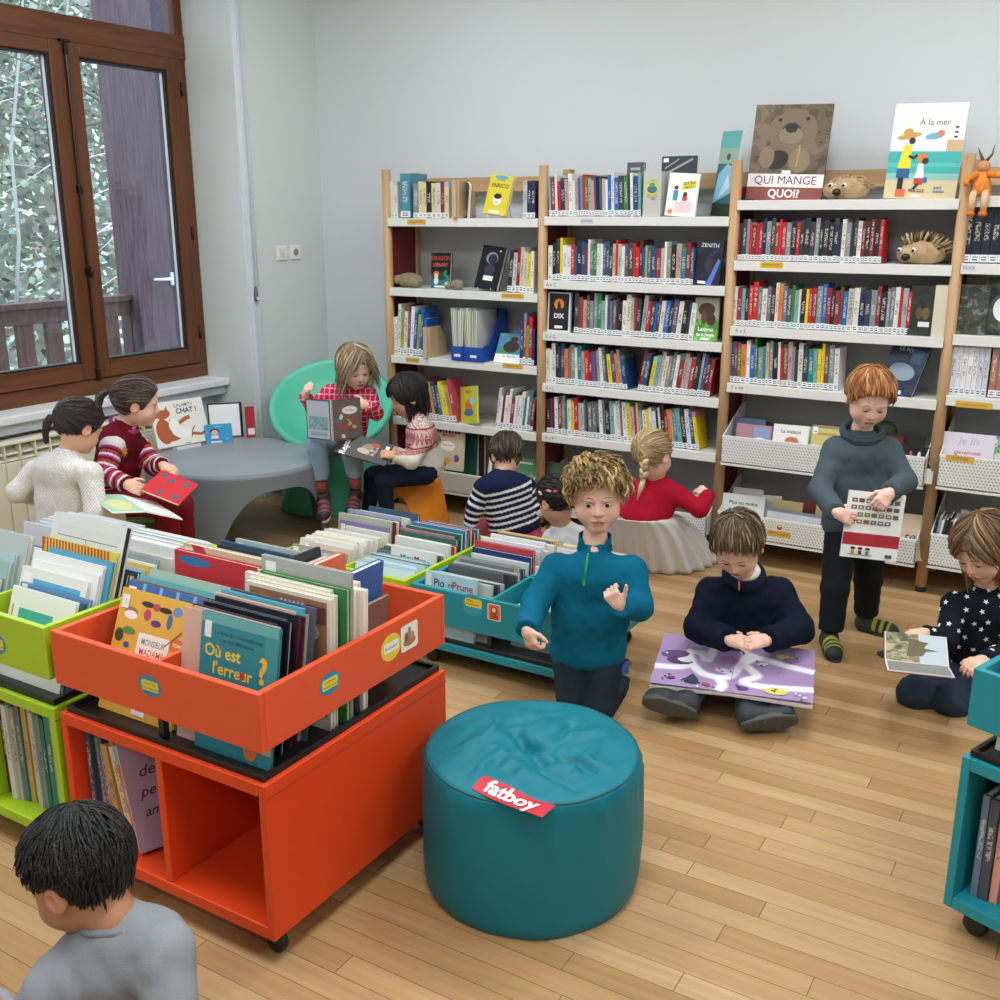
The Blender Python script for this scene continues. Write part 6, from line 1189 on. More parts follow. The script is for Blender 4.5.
def attach(name, parts, parent, colf, m, base, smooth=True):
    """parts: list of (verts, quads); colf(verts) -> linear rgb; base: origin of the thing"""
    V = []; Fc = []; o = 0
    for v, q in parts: V.append(v); Fc.append(q+o); o += len(v)
    V = np.concatenate(V); Fc = np.concatenate(Fc); me = bpy.data.meshes.new(name)
    me.vertices.add(len(V)); me.vertices.foreach_set('co', (V-npv(base)).astype(np.float32).ravel())
    me.loops.add(Fc.size); me.loops.foreach_set('vertex_index', Fc.astype(np.int32).ravel()); me.polygons.add(len(Fc))
    me.polygons.foreach_set('loop_start', np.arange(0, Fc.size, 4, dtype=np.int32)); me.polygons.foreach_set('loop_total', np.full(len(Fc), 4, dtype=np.int32))
    me.polygons.foreach_set('use_smooth', np.full(len(Fc), smooth)); me.update(calc_edges=True); me.validate()
    C_ = np.ones((len(V), 4), dtype=np.float32); C_[:, :3] = colf(V); ca = me.color_attributes.new('Col', 'FLOAT_COLOR', 'POINT'); ca.data.foreach_set('color', C_.ravel())
    me.materials.append(m); ob = bpy.data.objects.new(name, me); COL.objects.link(ob); ob.parent = parent; return ob
def plain(c):
    l_ = np.array(lin(c)); return lambda V: np.tile(l_, (len(V), 1))
def bone_of(prims, V):
    best = np.full(len(V), 1e9); bi = np.zeros(len(V), int); bt = np.zeros(len(V))
    for i, p in enumerate(prims):
        if p['sub']: continue
        d = sd(p, V); m = d < best; best[m] = d[m]; bi[m] = p['tag']
        if p['t'] == 'rc': ba = p['b']-p['a']; t = np.clip(((V-p['a'])@ba)/max(1e-9, ba@ba), 0, 1)*np.linalg.norm(ba); bt[m] = t[m]
    return bi, bt
SKIN = attr_mat('skin', .5, bump=.06, bscale=350, sss=.12, spec=.35)
CLOTH = attr_mat('cloth', .9, bump=.25, bscale=420, spec=.15, sheen=.0)
FLEECE = attr_mat('fleece', .95, bump=.5, bscale=260, spec=.1, sheen=.0)
KNIT = attr_mat('knit', .9, bump=.4, bscale=300, spec=.15, knit=90)
DENIM = attr_mat('denim', .85, bump=.3, bscale=600, spec=.2)
HAIRM = lambda c: mat(c, .42, .45, bump=.5, bscale=260)
def frame(f, u):
    f = Vector(f).normalized(); u = Vector(u); x = f.cross(u).normalized(); u = x.cross(f).normalized()
    return Matrix((x, f, u)).transposed()          # columns: x (the figure's right), y forward, z up
def face_dir(yaw, pitch, roll=0):
    """yaw 0 looks along +Y of the room, positive turns left; pitch positive looks down"""
    Mz = Matrix.Rotation(R(yaw), 3, 'Z') @ Matrix.Rotation(R(-pitch), 3, 'X') @ Matrix.Rotation(R(roll), 3, 'Y'); return Mz
CENT = Vector((0, -.010, .028)); RAD = Vector((.079, .094, .084))
def head_prims(s, neck_l, nr=.034):
    z = lambda *a: tuple(v*s for v in a)
    P = [el(z(0,-.010,.026), z(.073,.088,.08), .02), el(z(0,.018,-.026), z(.061,.062,.064), .03), el(z(0,.028,-.048), z(.048,.047,.042), .025),
         rc(z(-.010,.061,-.076), z(.010,.061,-.076), .013*s, .013*s, .018)]
    for q in (-1, 1):
        P += [el(z(q*.034,.044,-.034), z(.026,.026,.025), .02), el(z(q*.027,.080,.002), z(.015,.009,.010), .012, sub=True), el(z(q*.0265,.0615,.001), z(.0163,.0157,.0150), .004),
              el(z(q*.074,-.004,-.010), z(.008,.017,.025), .006, M=npv((0,0,0)) is None or np.array(Matrix.Rotation(q*R(24), 3, 'Z')).T), el(z(q*.083,.0,-.008), z(.006,.009,.015), .004, sub=True),
              rc(z(q*.016,.077,.018), z(q*.040,.070,.019), .005*s, .004*s, .012)]
    P += [rc(z(0,.077,.002), z(0,.0885,-.021), .0055*s, .0078*s, .010), el(z(-.009,.081,-.0245), z(.006,.007,.0055), .006), el(z(.009,.081,-.0245), z(.006,.007,.0055), .006),
          el(z(0,.0765,-.049), z(.019,.007,.010), .010), rc(z(0,-.018,-.035), neck_l, nr*1.05, nr, .025)]
    return P
def skin_cols(c, M, ctr, s):
    l_ = np.array(lin(c)); pk = np.array(lin('d88878'))
    def f(V):
        q = (V-npv(ctr))@np.array(M)/s; C_ = np.tile(l_, (len(V), 1))
        w_ = .45*np.exp(-(((np.abs(q[:, 0])-.036)/.018)**2+((q[:, 2]+.032)/.018)**2))*(q[:, 1] > .03) + .3*np.exp(-((q[:, 0]/.012)**2+((q[:, 2]+.028)/.012)**2))*(q[:, 1] > .07) + .4*(np.abs(q[:, 0]) > .074)*(np.abs(q[:, 2]) < .04)*(np.abs(q[:, 1]) < .03)
        return C_*(1-w_[:, None])+pk*w_[:, None]
    return f
def hand_mesh(wr, fdir, nrm, side, s=.92, curl=(.5,.5,.5,.5), thumb=.3, fore=None, h=.0022, spread=1.):
    f = Vector(fdir).normalized(); n = Vector(nrm); n = (n-f*n.dot(f)).normalized(); t_ = n.cross(f) if side == 'R' else f.cross(n)
    M = Matrix((t_, f, n)).transposed(); P = []
    xs = [.021, .007, -.008, -.021]; L_ = [.9, 1.0, .92, .72]
    for x in xs: P.append(rc((x*.55*s, .008*s, 0), (x*s, .048*s, -.001), .0115*s, .0088*s, .012))
    for x, l_, c_ in zip(xs, L_, curl):
        p = Vector((x*s, .05*s, 0)); a = .12+c_*.9; d0 = Vector((x*spread*1.2, 1, 0)).normalized()
        for q, (sl, r0, r1) in enumerate(((.024, .0072, .0064), (.016, .0064, .0058), (.013, .0058, .0048))):
            dd = Vector((d0.x*math.cos(a), math.cos(a), -math.sin(a))).normalized(); e = p+dd*sl*l_*s; P.append(rc(p, e, r0*s, r1*s, .003)); p = e; a += c_*1.25+.08
    p = Vector((.016*s, .012*s, -.004*s)); d = Vector((.80, .62, -.25-.3*thumb)).normalized(); e = p+d*.028*s; P.append(rc(p, e, .0095*s, .0078*s, .01))
    d = Vector((.55-.5*thumb, .85, -.2-.5*thumb)).normalized(); g = e+d*.020*s; P.append(rc(e, g, .0075*s, .0066*s, .003)); d = Vector((.35-.6*thumb, .9, -.25-.5*thumb)).normalized(); P.append(rc(g, g+d*.015*s, .0066*s, .0052*s, .003))
    if fore is not None: fl = M.transposed() @ (Vector(fore)-Vector(wr)); P.append(rc((0, .012*s, 0), fl, .0165*s, .021*s, .012))
    v, q = solid(P, h); v = v@np.array(M).T+npv(wr)
    if M.determinant() < 0: q = q[:, ::-1]
    return v, q
def eye_parts(root, Mh, ctr, s, base, iris='4a3424', open_=1., look=(0, 0), lash='3a281c'):
    for q in (-1, 1):
        c0 = Vector((q*.0265, .0615, .001))*s; Aq = R(45); U = R(28)*open_ + R(1.5); Lw = R(17)*(.35+.65*open_); r = .0168*s; mb = MB(); sh = R(-7)*(1-open_)
        def P_(a, e, rr): d = Vector((math.sin(a)*math.cos(e), math.cos(a)*math.cos(e), math.sin(e))); return Vector(ctr) + Mh @ (c0+d*rr) - Vector(base)
        tilt = lambda a: .06*q*a
        up = lambda a: U*max(0, 1-(a/Aq)**2)+sh+tilt(a); dn = lambda a: -Lw*max(0, 1-(a/Aq)**2)+sh+tilt(a)
        n = 14; vs = []; fs = []
        for i in range(n+1):
            a = -Aq+2*Aq*i/n
            for j in range(5): vs.append(P_(a, dn(a)+(up(a)-dn(a))*j/4, r))
        for i in range(n):
            for j in range(4): fs.append((i*5+j, (i+1)*5+j, (i+1)*5+j+1, i*5+j+1))
        mb.add(vs, fs, mat('dcd8d4', .25), True)
        def disc(ra, rr, m_):
            cx, cz = look[0], look[1]+sh; vs = [P_(cx, min(max(cz, dn(cx)), up(cx)), rr)]; fs = []
            for k in range(20): a = cx+ra*math.cos(2*PI*k/20); e = cz+ra*math.sin(2*PI*k/20); vs.append(P_(a, min(max(e, dn(a)), up(a)), rr))
            for k in range(20): fs.append((0, 1+k, 1+(k+1) % 20))
            mb.add(vs, fs, m_, True)
        disc(R(21), r+.0003, mat(iris, .2, .6)); disc(R(10), r+.0006, mat('0c0a0a', .1, .8))
        mb.build('eye', root)
        mb = MB(); mb.tube([P_(-Aq+2*Aq*i/12, up(-Aq+2*Aq*i/12)+R(1), r+.0005) for i in range(13)], [.0004+.0009*s*math.sin(PI*i/12) for i in range(13)], mat(lash, .6), 6)
        mb.build('eyelashes', root)
def face_extras(root, Mh, ctr, s, base, V, brow='8a6a48', lip='b86058', mouth_open=0):
    q = (V-npv(ctr))@np.array(Mh)
    def surf(x, z):
        m = (np.abs(q[:, 0]-x) < .004*s) & (np.abs(q[:, 2]-z) < .004*s)
        return q[m, 1].max() if m.any() else .08*s
    W_ = lambda x, z, o: Vector(ctr)+Mh @ Vector((x, surf(x, z)+o, z))-Vector(base)
    for k in (-1, 1):
        mb = MB(); mb.tube([W_(k*(.012+.026*i/7)*s, (.0235+.003*math.sin(PI*(i+1)/9))*s, .0002) for i in range(8)], [(.0005+.0010*math.sin(PI*(i+1)/9))*s for i in range(8)], mat(brow, .8), 6, flat=.7); mb.build('eyebrow', root)
    mb = MB()
    mb.tube([W_((-.020+.040*i/10)*s, (-.0462+.0018*math.cos((i-5)*1.1) - .0012*abs(i-5)/5)*s, .0002) for i in range(11)], [(.0005+.0016*math.sin(PI*(i+.5)/11))*s for i in range(11)], mat(lip, .5), 8, flat=.8)
    mb.tube([W_((-.016+.032*i/10)*s, (-.0515-.0010*math.sin(PI*i/10)-.006*mouth_open)*s, .0002) for i in range(11)], [(.0005+.0020*math.sin(PI*(i+.5)/11))*s for i in range(11)], mat(lip, .5), 8, flat=.8)
    mb.build('lips', root)
    mb = MB(); mb.tube([W_((-.018+.036*i/10)*s, (-.0488-.0006*math.sin(PI*i/10)-.003*mouth_open)*s, .0016) for i in range(11)], [.0004*s+.003*s*mouth_open*math.sin(PI*i/10) for i in range(11)], mat('5c2420', .7), 6); mb.build('mouth', root)
    mb = MB(); [mb.ell(W_(k*.0050*s, -.0285*s, -.0012), .0016*s, mat('6a3830', .8), 8, 6) for k in (-1, 1)]; mb.build('nostrils', root)
def hair(root, Mh, ctr, s, base, cols, style, seed=1, n=420, length=.06, width=.0032, hl=(.82, -.57, .028), curl=0, part=None, tail=None, fringe=.0, volume=1.0, down=.35, over=.02, wave=1.5, messy=.14, facecut=None):
    """cols: three hair tints; hl: hairline plane (ny, nz, c) in head units; hair grows where ny*y+nz*z < c"""
    r = random.Random(seed); mb = MB(); ms = [HAIRM(c_) for c_ in cols]; T = Matrix.Translation(Vector(ctr)-Vector(base)) @ Mh.to_4x4()
    ny, nz, hc = hl; e = .006*volume
    P = [el(CENT*s, tuple((v+e)*s for v in RAD), .01)] + ([el((q*.088*s, .002*s, -.014*s), (.026*s, .024*s, .030*s), .006, sub=True) for q in (-1, 1)] if not facecut else [])
    v, q = solid(P, .004, noise_amp=.0012, noise_f=110, planes=(((0, ny, nz), hc*s), ((0, 0, -1), .085*s), ((0, .25, -1), .055*s)))
    mb.add([tuple(p) for p in v], [tuple(f) for f in q], ms[1], True, T)
    crown = Vector((.01, -.045, .11)); ST = 9 if length < .1 else 14
    for k in range(n):
        while True:
            u = Vector((r.gauss(0,1), r.gauss(0,1), r.gauss(0,1))).normalized(); p = Vector((CENT.x+u.x*RAD.x, CENT.y+u.y*RAD.y, CENT.z+u.z*RAD.z))
            if ny*p.y+nz*p.z < hc-.002 and p.z > -.05+.25*(p.y): break
        lift = 1.0+(.07+r.random()*.05)*volume; L_ = length*r.uniform(.7, 1.15); st = ST; pts = []; ph = r.uniform(0, 6.28); am = curl*r.uniform(.5, 1.2)
        tilt = Vector((r.gauss(0,messy), r.gauss(0,messy), r.gauss(0,messy*.7)))
        for i in range(st):
            qn = Vector(((p.x-CENT.x)/RAD.x, (p.y-CENT.y)/RAD.y, (p.z-CENT.z)/RAD.z)); ln = qn.length
            if ln < lift or (p.z > -.03 and ln > lift+.05 and not curl): qn = qn/ln*lift; p = Vector((CENT.x+qn.x*RAD.x, CENT.y+qn.y*RAD.y, CENT.z+qn.z*RAD.z))
            nrm = Vector((qn.x/RAD.x, qn.y/RAD.y, qn.z/RAD.z)).normalized(); fl = (p-crown); fl = fl-nrm*fl.dot(nrm); fl = fl.normalized() if fl.length > 1e-4 else Vector((0,1,0))
            if tail is not None:
                fl = (Vector(tail)-p); fl = fl-nrm*fl.dot(nrm)*.9; fl = fl.normalized() if fl.length > .004 else Vector((0,0,-.001))
            if facecut and p.y > .0: fl = fl+Vector((math.copysign(.9, p.x+.012)*min(1, p.y/.05), -.2, 0))
            if facecut and p.y > .028 and p.z < facecut and abs(p.x) < .056: break
            if not facecut and abs(p.x) > .060 and -.026 < p.y < .026 and p.z < .012: break
            d = (fl + Vector((0, fringe, -down)) + tilt*.8); d = d-nrm*min(0, d.dot(nrm)); d.normalize()
            if ny*p.y+nz*p.z > hc+over+.006*tilt.x*4 and i > 2: break
            off = (nrm*math.cos(ph+i*wave)+nrm.cross(d)*math.sin(ph+i*wave))*am if curl else Vector()
            pts.append((p+off)*s); p = p+d*(L_/st)
        st = len(pts)
        if st < 3: continue
        w_ = width*r.uniform(.7, 1.3)*s; mb.tube([T @ x for x in pts], [w_*(.55+.6*math.sin(PI*min(1, (i+1.5)/(st+1)))) * (1 if i < st-2 else .55 if i < st-1 else .25) for i in range(st)], ms[r.choice((0, 0, 1, 1, 2))], 5, caps=False, flat=.45)
    return mb, ms, T, r
def tail_locks(mb, ms, r, pts, rad, n=26, w=.0035, spread=1.):
    for k in range(n):
        a = r.uniform(0, 6.28); q = math.sqrt(r.random()); o = Vector((math.cos(a)*q, math.sin(a)*q, 0)); K = len(pts); out = []
        for i, p in enumerate(pts):
            t_ = i/(K-1); rr = rad*(math.sin(PI*min(1, .12+t_*.75))**.7)*(1-.35*t_)*spread
            out.append(Vector(p)+o*rr+Vector((0, 0, 0)))
        mb.tube(out, [w*(.6+.5*math.sin(PI*(i+1)/(K+1))) if i < K-1 else w*.2 for i in range(K)], ms[r.choice((0, 1, 1, 2))], 5, caps=False, flat=.6)
def torso_prims(pel, che, neck, xd, fd, w=1., belly=1., k=.048):
    pel, che, neck, xd, fd = map(Vector, (pel, che, neck, xd, fd)); mid = (pel+che)/2; P = []
    for s_ in (-1, 1):
        P += [rc(pel+xd*s_*.048*w, mid+xd*s_*.05*w+fd*.008, (.078 if belly == 1. else .066)*belly, .066*belly, k), rc(mid+xd*s_*.05*w+fd*.008, che+xd*s_*.052*w, .064*belly, .062*w, k)]
    P += [rc(che, neck-(neck-che)*.2, .06*w, .042, k), rc(pel, mid, .066*belly, .058*belly, k)]
    return P
def shoe(root, ank, toe, up, cu, cs, name='shoe', s=1., base=Vector(), stripe=None):
    f = Vector(toe).normalized(); M = frame(f, up); h = .0035
    P = [rc((0,-.028*s,.034*s), (0,.075*s,.024*s), .033*s, .029*s, .02), rc((-.008*s,.05*s,.022*s), (.008*s,.085*s,.020*s), .03*s, .029*s, .015), rc((0,-.022*s,.03*s), (0,-.022*s,.075*s), .031*s, .030*s, .02, cap=1)]
    v, q = solid(P, h, planes=(((0,0,-1), -.004),)); o = Vector(ank)-M @ Vector((0, -.022*s, .075*s)); v = v@np.array(M).T+npv(o)
    l0 = np.array(lin(cu)); ls = np.array(lin(stripe or cu))
    def cf(V): qq = (V-npv(o))@np.array(M); m = ((np.abs(qq[:, 1]-.05*s) < .007) | (np.abs(qq[:, 1]-.075*s) < .006) | (np.abs(qq[:, 1]-.02*s) < .007)) & (qq[:, 2] > .018); return np.where(m[:, None], ls, l0)
    ob = attach(name, [(v, q)], root, cf, attr_mat('shoe_upper', .6, bump=.1, bscale=300), base)
    out = [((.034 if math.cos(t_) > 0 else .029)*math.copysign(abs(math.sin(t_))**.8, math.sin(t_))*s, (.033+.086*math.cos(t_))*s) for t_ in [2*PI*i/28 for i in range(28)]]
    mb = MB(); X_ = Matrix.Translation(o-Vector(base)) @ M.to_4x4(); mb.prism(out, -.006*s, .012*s, mat(cs, .8, bump=.3, bscale=120), X_, True)
    for j in range(7): mb.prism([(-.02*s, (-.035+.022*j)*s), (.02*s, (-.035+.022*j)*s), (.018*s, (-.026+.022*j)*s), (-.018*s, (-.026+.022*j)*s)], -.0085*s, -.006*s, mat(cs, .8, bump=.3, bscale=120), X_)
    mb.build('sole', ob); return ob
def child(label, base, head, yaw, pitch, roll, s, neck, che, pel, sh, elb, wri, hips=None, knees=None, ankles=None, skin='e0ac90', torso_w=1., top=None, sleeve=(.043,.036,.031), bottom=None, leg=(.062,.047,.040), hands=(), sleeve_cut=.0, head_h=.0032, nr=.034, top_m=None, bot_m=None, top_h=.006, collar=None, xd=None, wr=.0016, drop=.016):
    """sh, elb, wri, hips, knees, ankles: (person's right, person's left)"""
    cc = Vector(che); sh = [Vector(q).lerp(cc, .07)-Vector((0, 0, drop)) for q in sh]
    root = empty('person', base, 0, label, 'person'); base = Vector(base); Mh = face_dir(yaw, pitch, roll); parts = []
    nl = Mh.transposed() @ (Vector(neck)-Vector(head)); P = head_prims(s, nl, nr)
    chl = Mh.transposed() @ (Vector(che)-Vector(head)); P.append(rc(nl, chl, nr, nr*1.3, .02))
    v, q = solid(P, head_h); v = v@np.array(Mh).T+npv(head); parts.append((v, q)); hv = v
    xdv = Vector(xd) if xd else (Vector(sh[0])-Vector(sh[1])).normalized(); upv = (Vector(che)-Vector(pel)).normalized(); fd = upv.cross(xdv).normalized()
    B = torso_prims(pel, che, neck, xdv, fd, torso_w*.86, .85)
    for i in (0, 1):
        B += [rc(sh[i], elb[i], .031, .025, .02), rc(elb[i], wri[i], .025, .018, .015)]
        B.append(rc(che, sh[i], .05, .034, .03))
        if knees: B += [rc(hips[i], knees[i], .05, .036, .03), rc(knees[i], ankles[i], .035, .022, .02)]
    parts.append(solid(B, .009))
    for hd in hands:
        i = 0 if hd['side'] == 'R' else 1
        parts.append(hand_mesh(wri[i], hd['f'], hd['n'], hd['side'], hd.get('s', .92), hd.get('curl', (.5,)*4), hd.get('thumb', .3), Vector(wri[i]).lerp(Vector(elb[i]), .35), h=hd.get('h', .0025)))
    attach('body', parts, root, skin_cols(skin, Mh, head, s), SKIN, base)
    if top is not None:
        C = torso_prims(pel, che, neck, xdv, fd, torso_w, 1.)
        for c_ in C: c_['tag'] = 0
        for i in (0, 1):
            C += [rc(che, sh[i], .056, sleeve[0]-.002, .03, tag_=0), rc(sh[i], elb[i], sleeve[0], sleeve[1], .022, tag_=1+i), rc(elb[i], wri[i], sleeve[1], sleeve[2], .016, cap=1, tag_=3+i)]
            dv = (Vector(wri[i])-Vector(elb[i])).normalized(); C.append(rc(Vector(wri[i])-dv*.022, Vector(wri[i])+dv*.002, sleeve[2]*.95, sleeve[2]*.9, .004, cap=3, tag_=5))
        dn = (Vector(pel)-Vector(che)).normalized()
        parts_ = solid(C, top_h, noise_amp=wr, noise_f=55, planes=((tuple(dn), float(npv(dn)@npv(Vector(pel)+dn*.042))),))
        attach('top', [parts_], root, (lambda V: top(V, *bone_of(C, V))) if callable(top) else plain(top), top_m or CLOTH, base)
    if bottom is not None and knees:
        D = []
        for s_ in (-1, 1): D.append(rc(Vector(pel)+xdv*s_*.035, Vector(pel)+xdv*s_*.045-upv*.02, .057, .060, .02, tag_=0))
        for i in (0, 1): D += [rc(hips[i], knees[i], leg[0], leg[1], .012, tag_=1), rc(knees[i], ankles[i], leg[1], leg[2], .014, cap=1, tag_=2)]
        attach('trousers', [solid(D, .0065, noise_amp=wr*.9, noise_f=60)], root, plain(bottom) if not callable(bottom) else (lambda V: bottom(V, *bone_of(D, V))), bot_m or DENIM, base)
    return root, Mh, base, hv, fd, xdv
# ------------------------------------------------------------------ the children
def ring(root, base, ctr, ax, r, th, c, name='collar', m=None, flatten=1., open_=None):
    axv = Vector(ax).normalized(); M = axv.to_track_quat('Z', 'Y').to_matrix().to_4x4(); T = Matrix.Translation(Vector(ctr)-Vector(base)) @ M
    mb = MB(); n = 36; a0, a1 = (open_ if open_ else (0, 2*PI)); mb.tube([T @ Vector((r*math.cos(a0+(a1-a0)*i/n), r*flatten*math.sin(a0+(a1-a0)*i/n), 0)) for i in range(n+1)], th, m or mat(c, .9, .1, bump=.3, bscale=300), 8, caps=bool(open_)); return mb.build(name, root)
camdir = lambda p: (Vector((0, 0, EYE))-Vector(p)).normalized()
RTV = Vector((math.cos(YAW), math.sin(YAW), 0)); FWD = Vector((-math.sin(YAW), math.cos(YAW), 0)); UP = Vector((0, 0, 1))
def yaw_to(p, off=0):                     # room yaw that faces the viewpoint, plus an offset in degrees (positive = towards picture right)
    d = camdir(p); return math.degrees(math.atan2(d.y, d.x))-90+off
# --- kneeling boy in the blue green fleece
hd = A(597, 495, 3.30); nk = A(595, 540, 3.35); ch = A(593, 577, 3.36); pl = A(588, 649, 3.46)
fg = [A(554, 564, 3.38), A(634, 566, 3.34)]
root, Mh, base, hv, fd, xd = child('boy kneeling upright in a blue green fleece with green zip, looking at the camera', (pl.x, pl.y, 0), hd, yaw_to(hd, 3), 9, 2, 1.09, nk, ch, pl,
    fg, [A(535, 604, 3.32), A(639, 607, 3.30)], [A(527, 630, 3.19), A(620, 606, 3.17)], [A(571, 662, 3.47), A(604, 663, 3.45)], [A(572, 695, 3.48), A(600, 706, 3.44)], [A(590, 690, 3.72), A(622, 686, 3.72)],
    skin='ebc0aa', torso_w=1.06, top='0f6482', top_m=FLEECE, sleeve=(.05, .045, .037), bottom='22303c', leg=(.064, .052, .042), head_h=.0024, nr=.036, top_h=.0055, wr=.0013,
    hands=(dict(side='R', f=RTV*.35-UP*1-FWD*.3, n=-RTV*.6-FWD*.5, curl=(.55,.6,.65,.7), thumb=.5), dict(side='L', f=-RTV*.55+UP*.75-FWD*.05, n=-FWD*1.0-RTV*.4, curl=(.75,.95,1.,1.), thumb=-.6)))
eye_parts(root, Mh, hd, 1.09, base, iris='3c2c20', open_=1.0, look=(.04, -.02)); face_extras(root, Mh, hd, 1.09, base, hv, brow='a07c58', lip='b4605a')
mb, ms, T, r = hair(root, Mh, hd, 1.07, base, ['9c7c4c', '745833', 'c2a26c'], 'curly', 3, n=760, length=.085, width=.0041, hl=(.86, -.52, .016), curl=.0075, volume=1.5, fringe=.5, down=.15, over=.036, wave=.95, messy=.36); mb.build('hair', root)
up_t = (nk-ch).normalized()
tp = nk-up_t*.012; mb = MB(); Tm = Matrix.Translation(tp-base) @ frame(fd, up_t).to_4x4()
vs = []; fs = []
for j, (rr, zz) in enumerate(((.058, -.018), (.054, .004), (.053, .030), (.049, .031), (.049, .0))):
    for i in range(31): a = R(115)+R(310)*i/30; vs.append((rr*math.cos(a), rr*.92*math.sin(a)-.002, zz-.034*max(0, 1-min(i, 30-i)/5)**2))
for j in range(4):
    for i in range(30): fs.append((j*31+i, j*31+i+1, (j+1)*31+i+1, (j+1)*31+i))
mb.add(vs, fs, mat('0f5c78', .95, .1, bump=.4, bscale=260), True, Tm); mb.build('collar', root)
def on_chest(px, py, lift=.0):
    """point of the fleece front under a picture point"""
    o = bpy.data.objects; return None
z0, z1 = A(588, 553, 3.255), A(584, 583, 3.262)
mb = MB(); mb.tube([z0-base, (z0+z1)/2-base, z1-base], [.0028, .0035, .0028], mat('1ea848', .5), 6); mb.cbox(tuple(z1-base), (.008, .006, .016), mat('24b850', .4)); mb.build('zip', root)
shoe(root, A(627, 682, 3.76), (FWD*.8+RTV*.5-UP*.25), -FWD*.2+UP*-.2+RTV*.2-FWD*.3, '2c5c98', '303438', 'shoe', .95, base, 'b02830')
shoe(root, A(593, 690, 3.74), (FWD*1-UP*.15), -UP+FWD*.1, '2c5c98', '303438', 'shoe', .95, base)
# --- standing boy in grey with the white and red book
hd = A(869, 398, 3.76); nk = A(862, 430, 3.85); ch = A(861, 455, 3.86); pl = A(856, 522, 3.95)
root, Mh, base, hv, fd, xd = child('red-haired boy standing in a grey sweatshirt and black trousers holding a white book', (pl.x, pl.y, 0), hd, yaw_to(hd, 16), 30, -4, .98, nk, ch, pl,
    [A(834, 445, 3.88), A(891, 446, 3.84)], [A(820, 490, 3.84), A(905, 482, 3.80)], [A(836, 512, 3.64), A(890, 492, 3.60)], [A(842, 528, 3.96), A(872, 528, 3.95)], [A(835, 588, 3.93), A(868, 580, 4.03)], [A(831, 630, 3.95), A(866, 612, 4.12)],
    skin='eec4b2', torso_w=1.02, top='4c5860', sleeve=(.046, .042, .036), bottom='15181c', leg=(.064, .052, .046), top_h=.006, wr=.0011,
    hands=(dict(side='R', f=RTV*.9-UP*.35-FWD*.15, n=-FWD*.9+UP*.3, curl=(.3,.3,.35,.4), thumb=.3), dict(side='L', f=-RTV*.55-UP*.6-FWD*.2, n=-FWD*.8+UP*.5, curl=(.5,.55,.6,.6), thumb=.5)))
eye_parts(root, Mh, hd, .98, base, iris='506070', open_=.12); face_extras(root, Mh, hd, .98, base, hv, brow='b08058', lip='c07068')
mb, ms, T, r = hair(root, Mh, hd, .98, base, ['b87c48', '945830', 'd09c64'], 'short', 5, n=520, length=.055, width=.0034, hl=(.86, -.5, .026), volume=1.3, fringe=.35, down=.3, over=.014); mb.build('hair', root)
for k, (dr, dz) in enumerate(((.070, -.014), (.074, -.004), (.066, .004))): ring(root, base, nk+UP*dz-Vector(fd)*.0+Vector(fd)*.008, UP*1+Vector(fd)*.35, dr, .0085, '46525a', 'cowl_collar' if k else 'collar', flatten=.95)
mb = MB(); pk = A(880, 462, 3.745)-base; Tm = Matrix.Translation(pk) @ frame(fd, UP).to_4x4(); mb.tube([Tm @ Vector(q) for q in ((-.022, .0, .028), (-.022, .0, -.012), (0, 0, -.024), (.022, .0, -.012), (.022, .0, .028), (-.022, 0, .028))], .0013, mat('3c484e', .9), 5); mb.build('chest_pocket', root)
shoe(root, A(830, 630, 3.95), -FWD*.95-RTV*.1, UP, '2c2e28', '24262a', 'shoe', 1., base, 'a0a03c')
shoe(root, A(866, 613, 4.12), -FWD*.6+RTV*.8, UP, '2c2e28', '24262a', 'shoe', 1., base, 'a0a03c')
# his book
def held_board(px4, ds, label, artf, t_=.008, front='f0f0ee', cat='book', name='picture_book', group=None):
    """a flat book given by its bottom-left, bottom-right and top-left corners"""
    a, b, c_ = [A(px, py, d) for (px, py), d in zip(px4, ds)]; u = (b-a); w_ = u.length; u.normalize(); v = (c_-a); v = v-u*v.dot(u); h_ = v.length; v.normalize(); n = u.cross(v)
    o = empty(name, (a+b)/2, 0, label, cat, group); Mx = Matrix((u, -n, v)).transposed(); o.rotation_euler = Mx.to_euler()
    mb = MB(); mb.box((-w_/2, 0, 0), (w_/2, .0018, h_), mat(front, .35)); mb.box((-w_/2, t_-.0018, 0), (w_/2, t_, h_), mat(front, .35)); mb.box((-w_/2, .0018, 0), (-w_/2+.003, t_-.0018, h_), mat(front, .35)); mb.build('cover', o)
    mb = MB(); mb.box((-w_/2+.003, .0018, .002), (w_/2-.003, t_-.0018, h_-.002), mat('ece8dc', .8)); mb.build('pages', o)
    if artf: Ar = Art(face_front(0, 0, 0)); artf(Ar, w_, h_); Ar.build('cover_art', o)
    return o
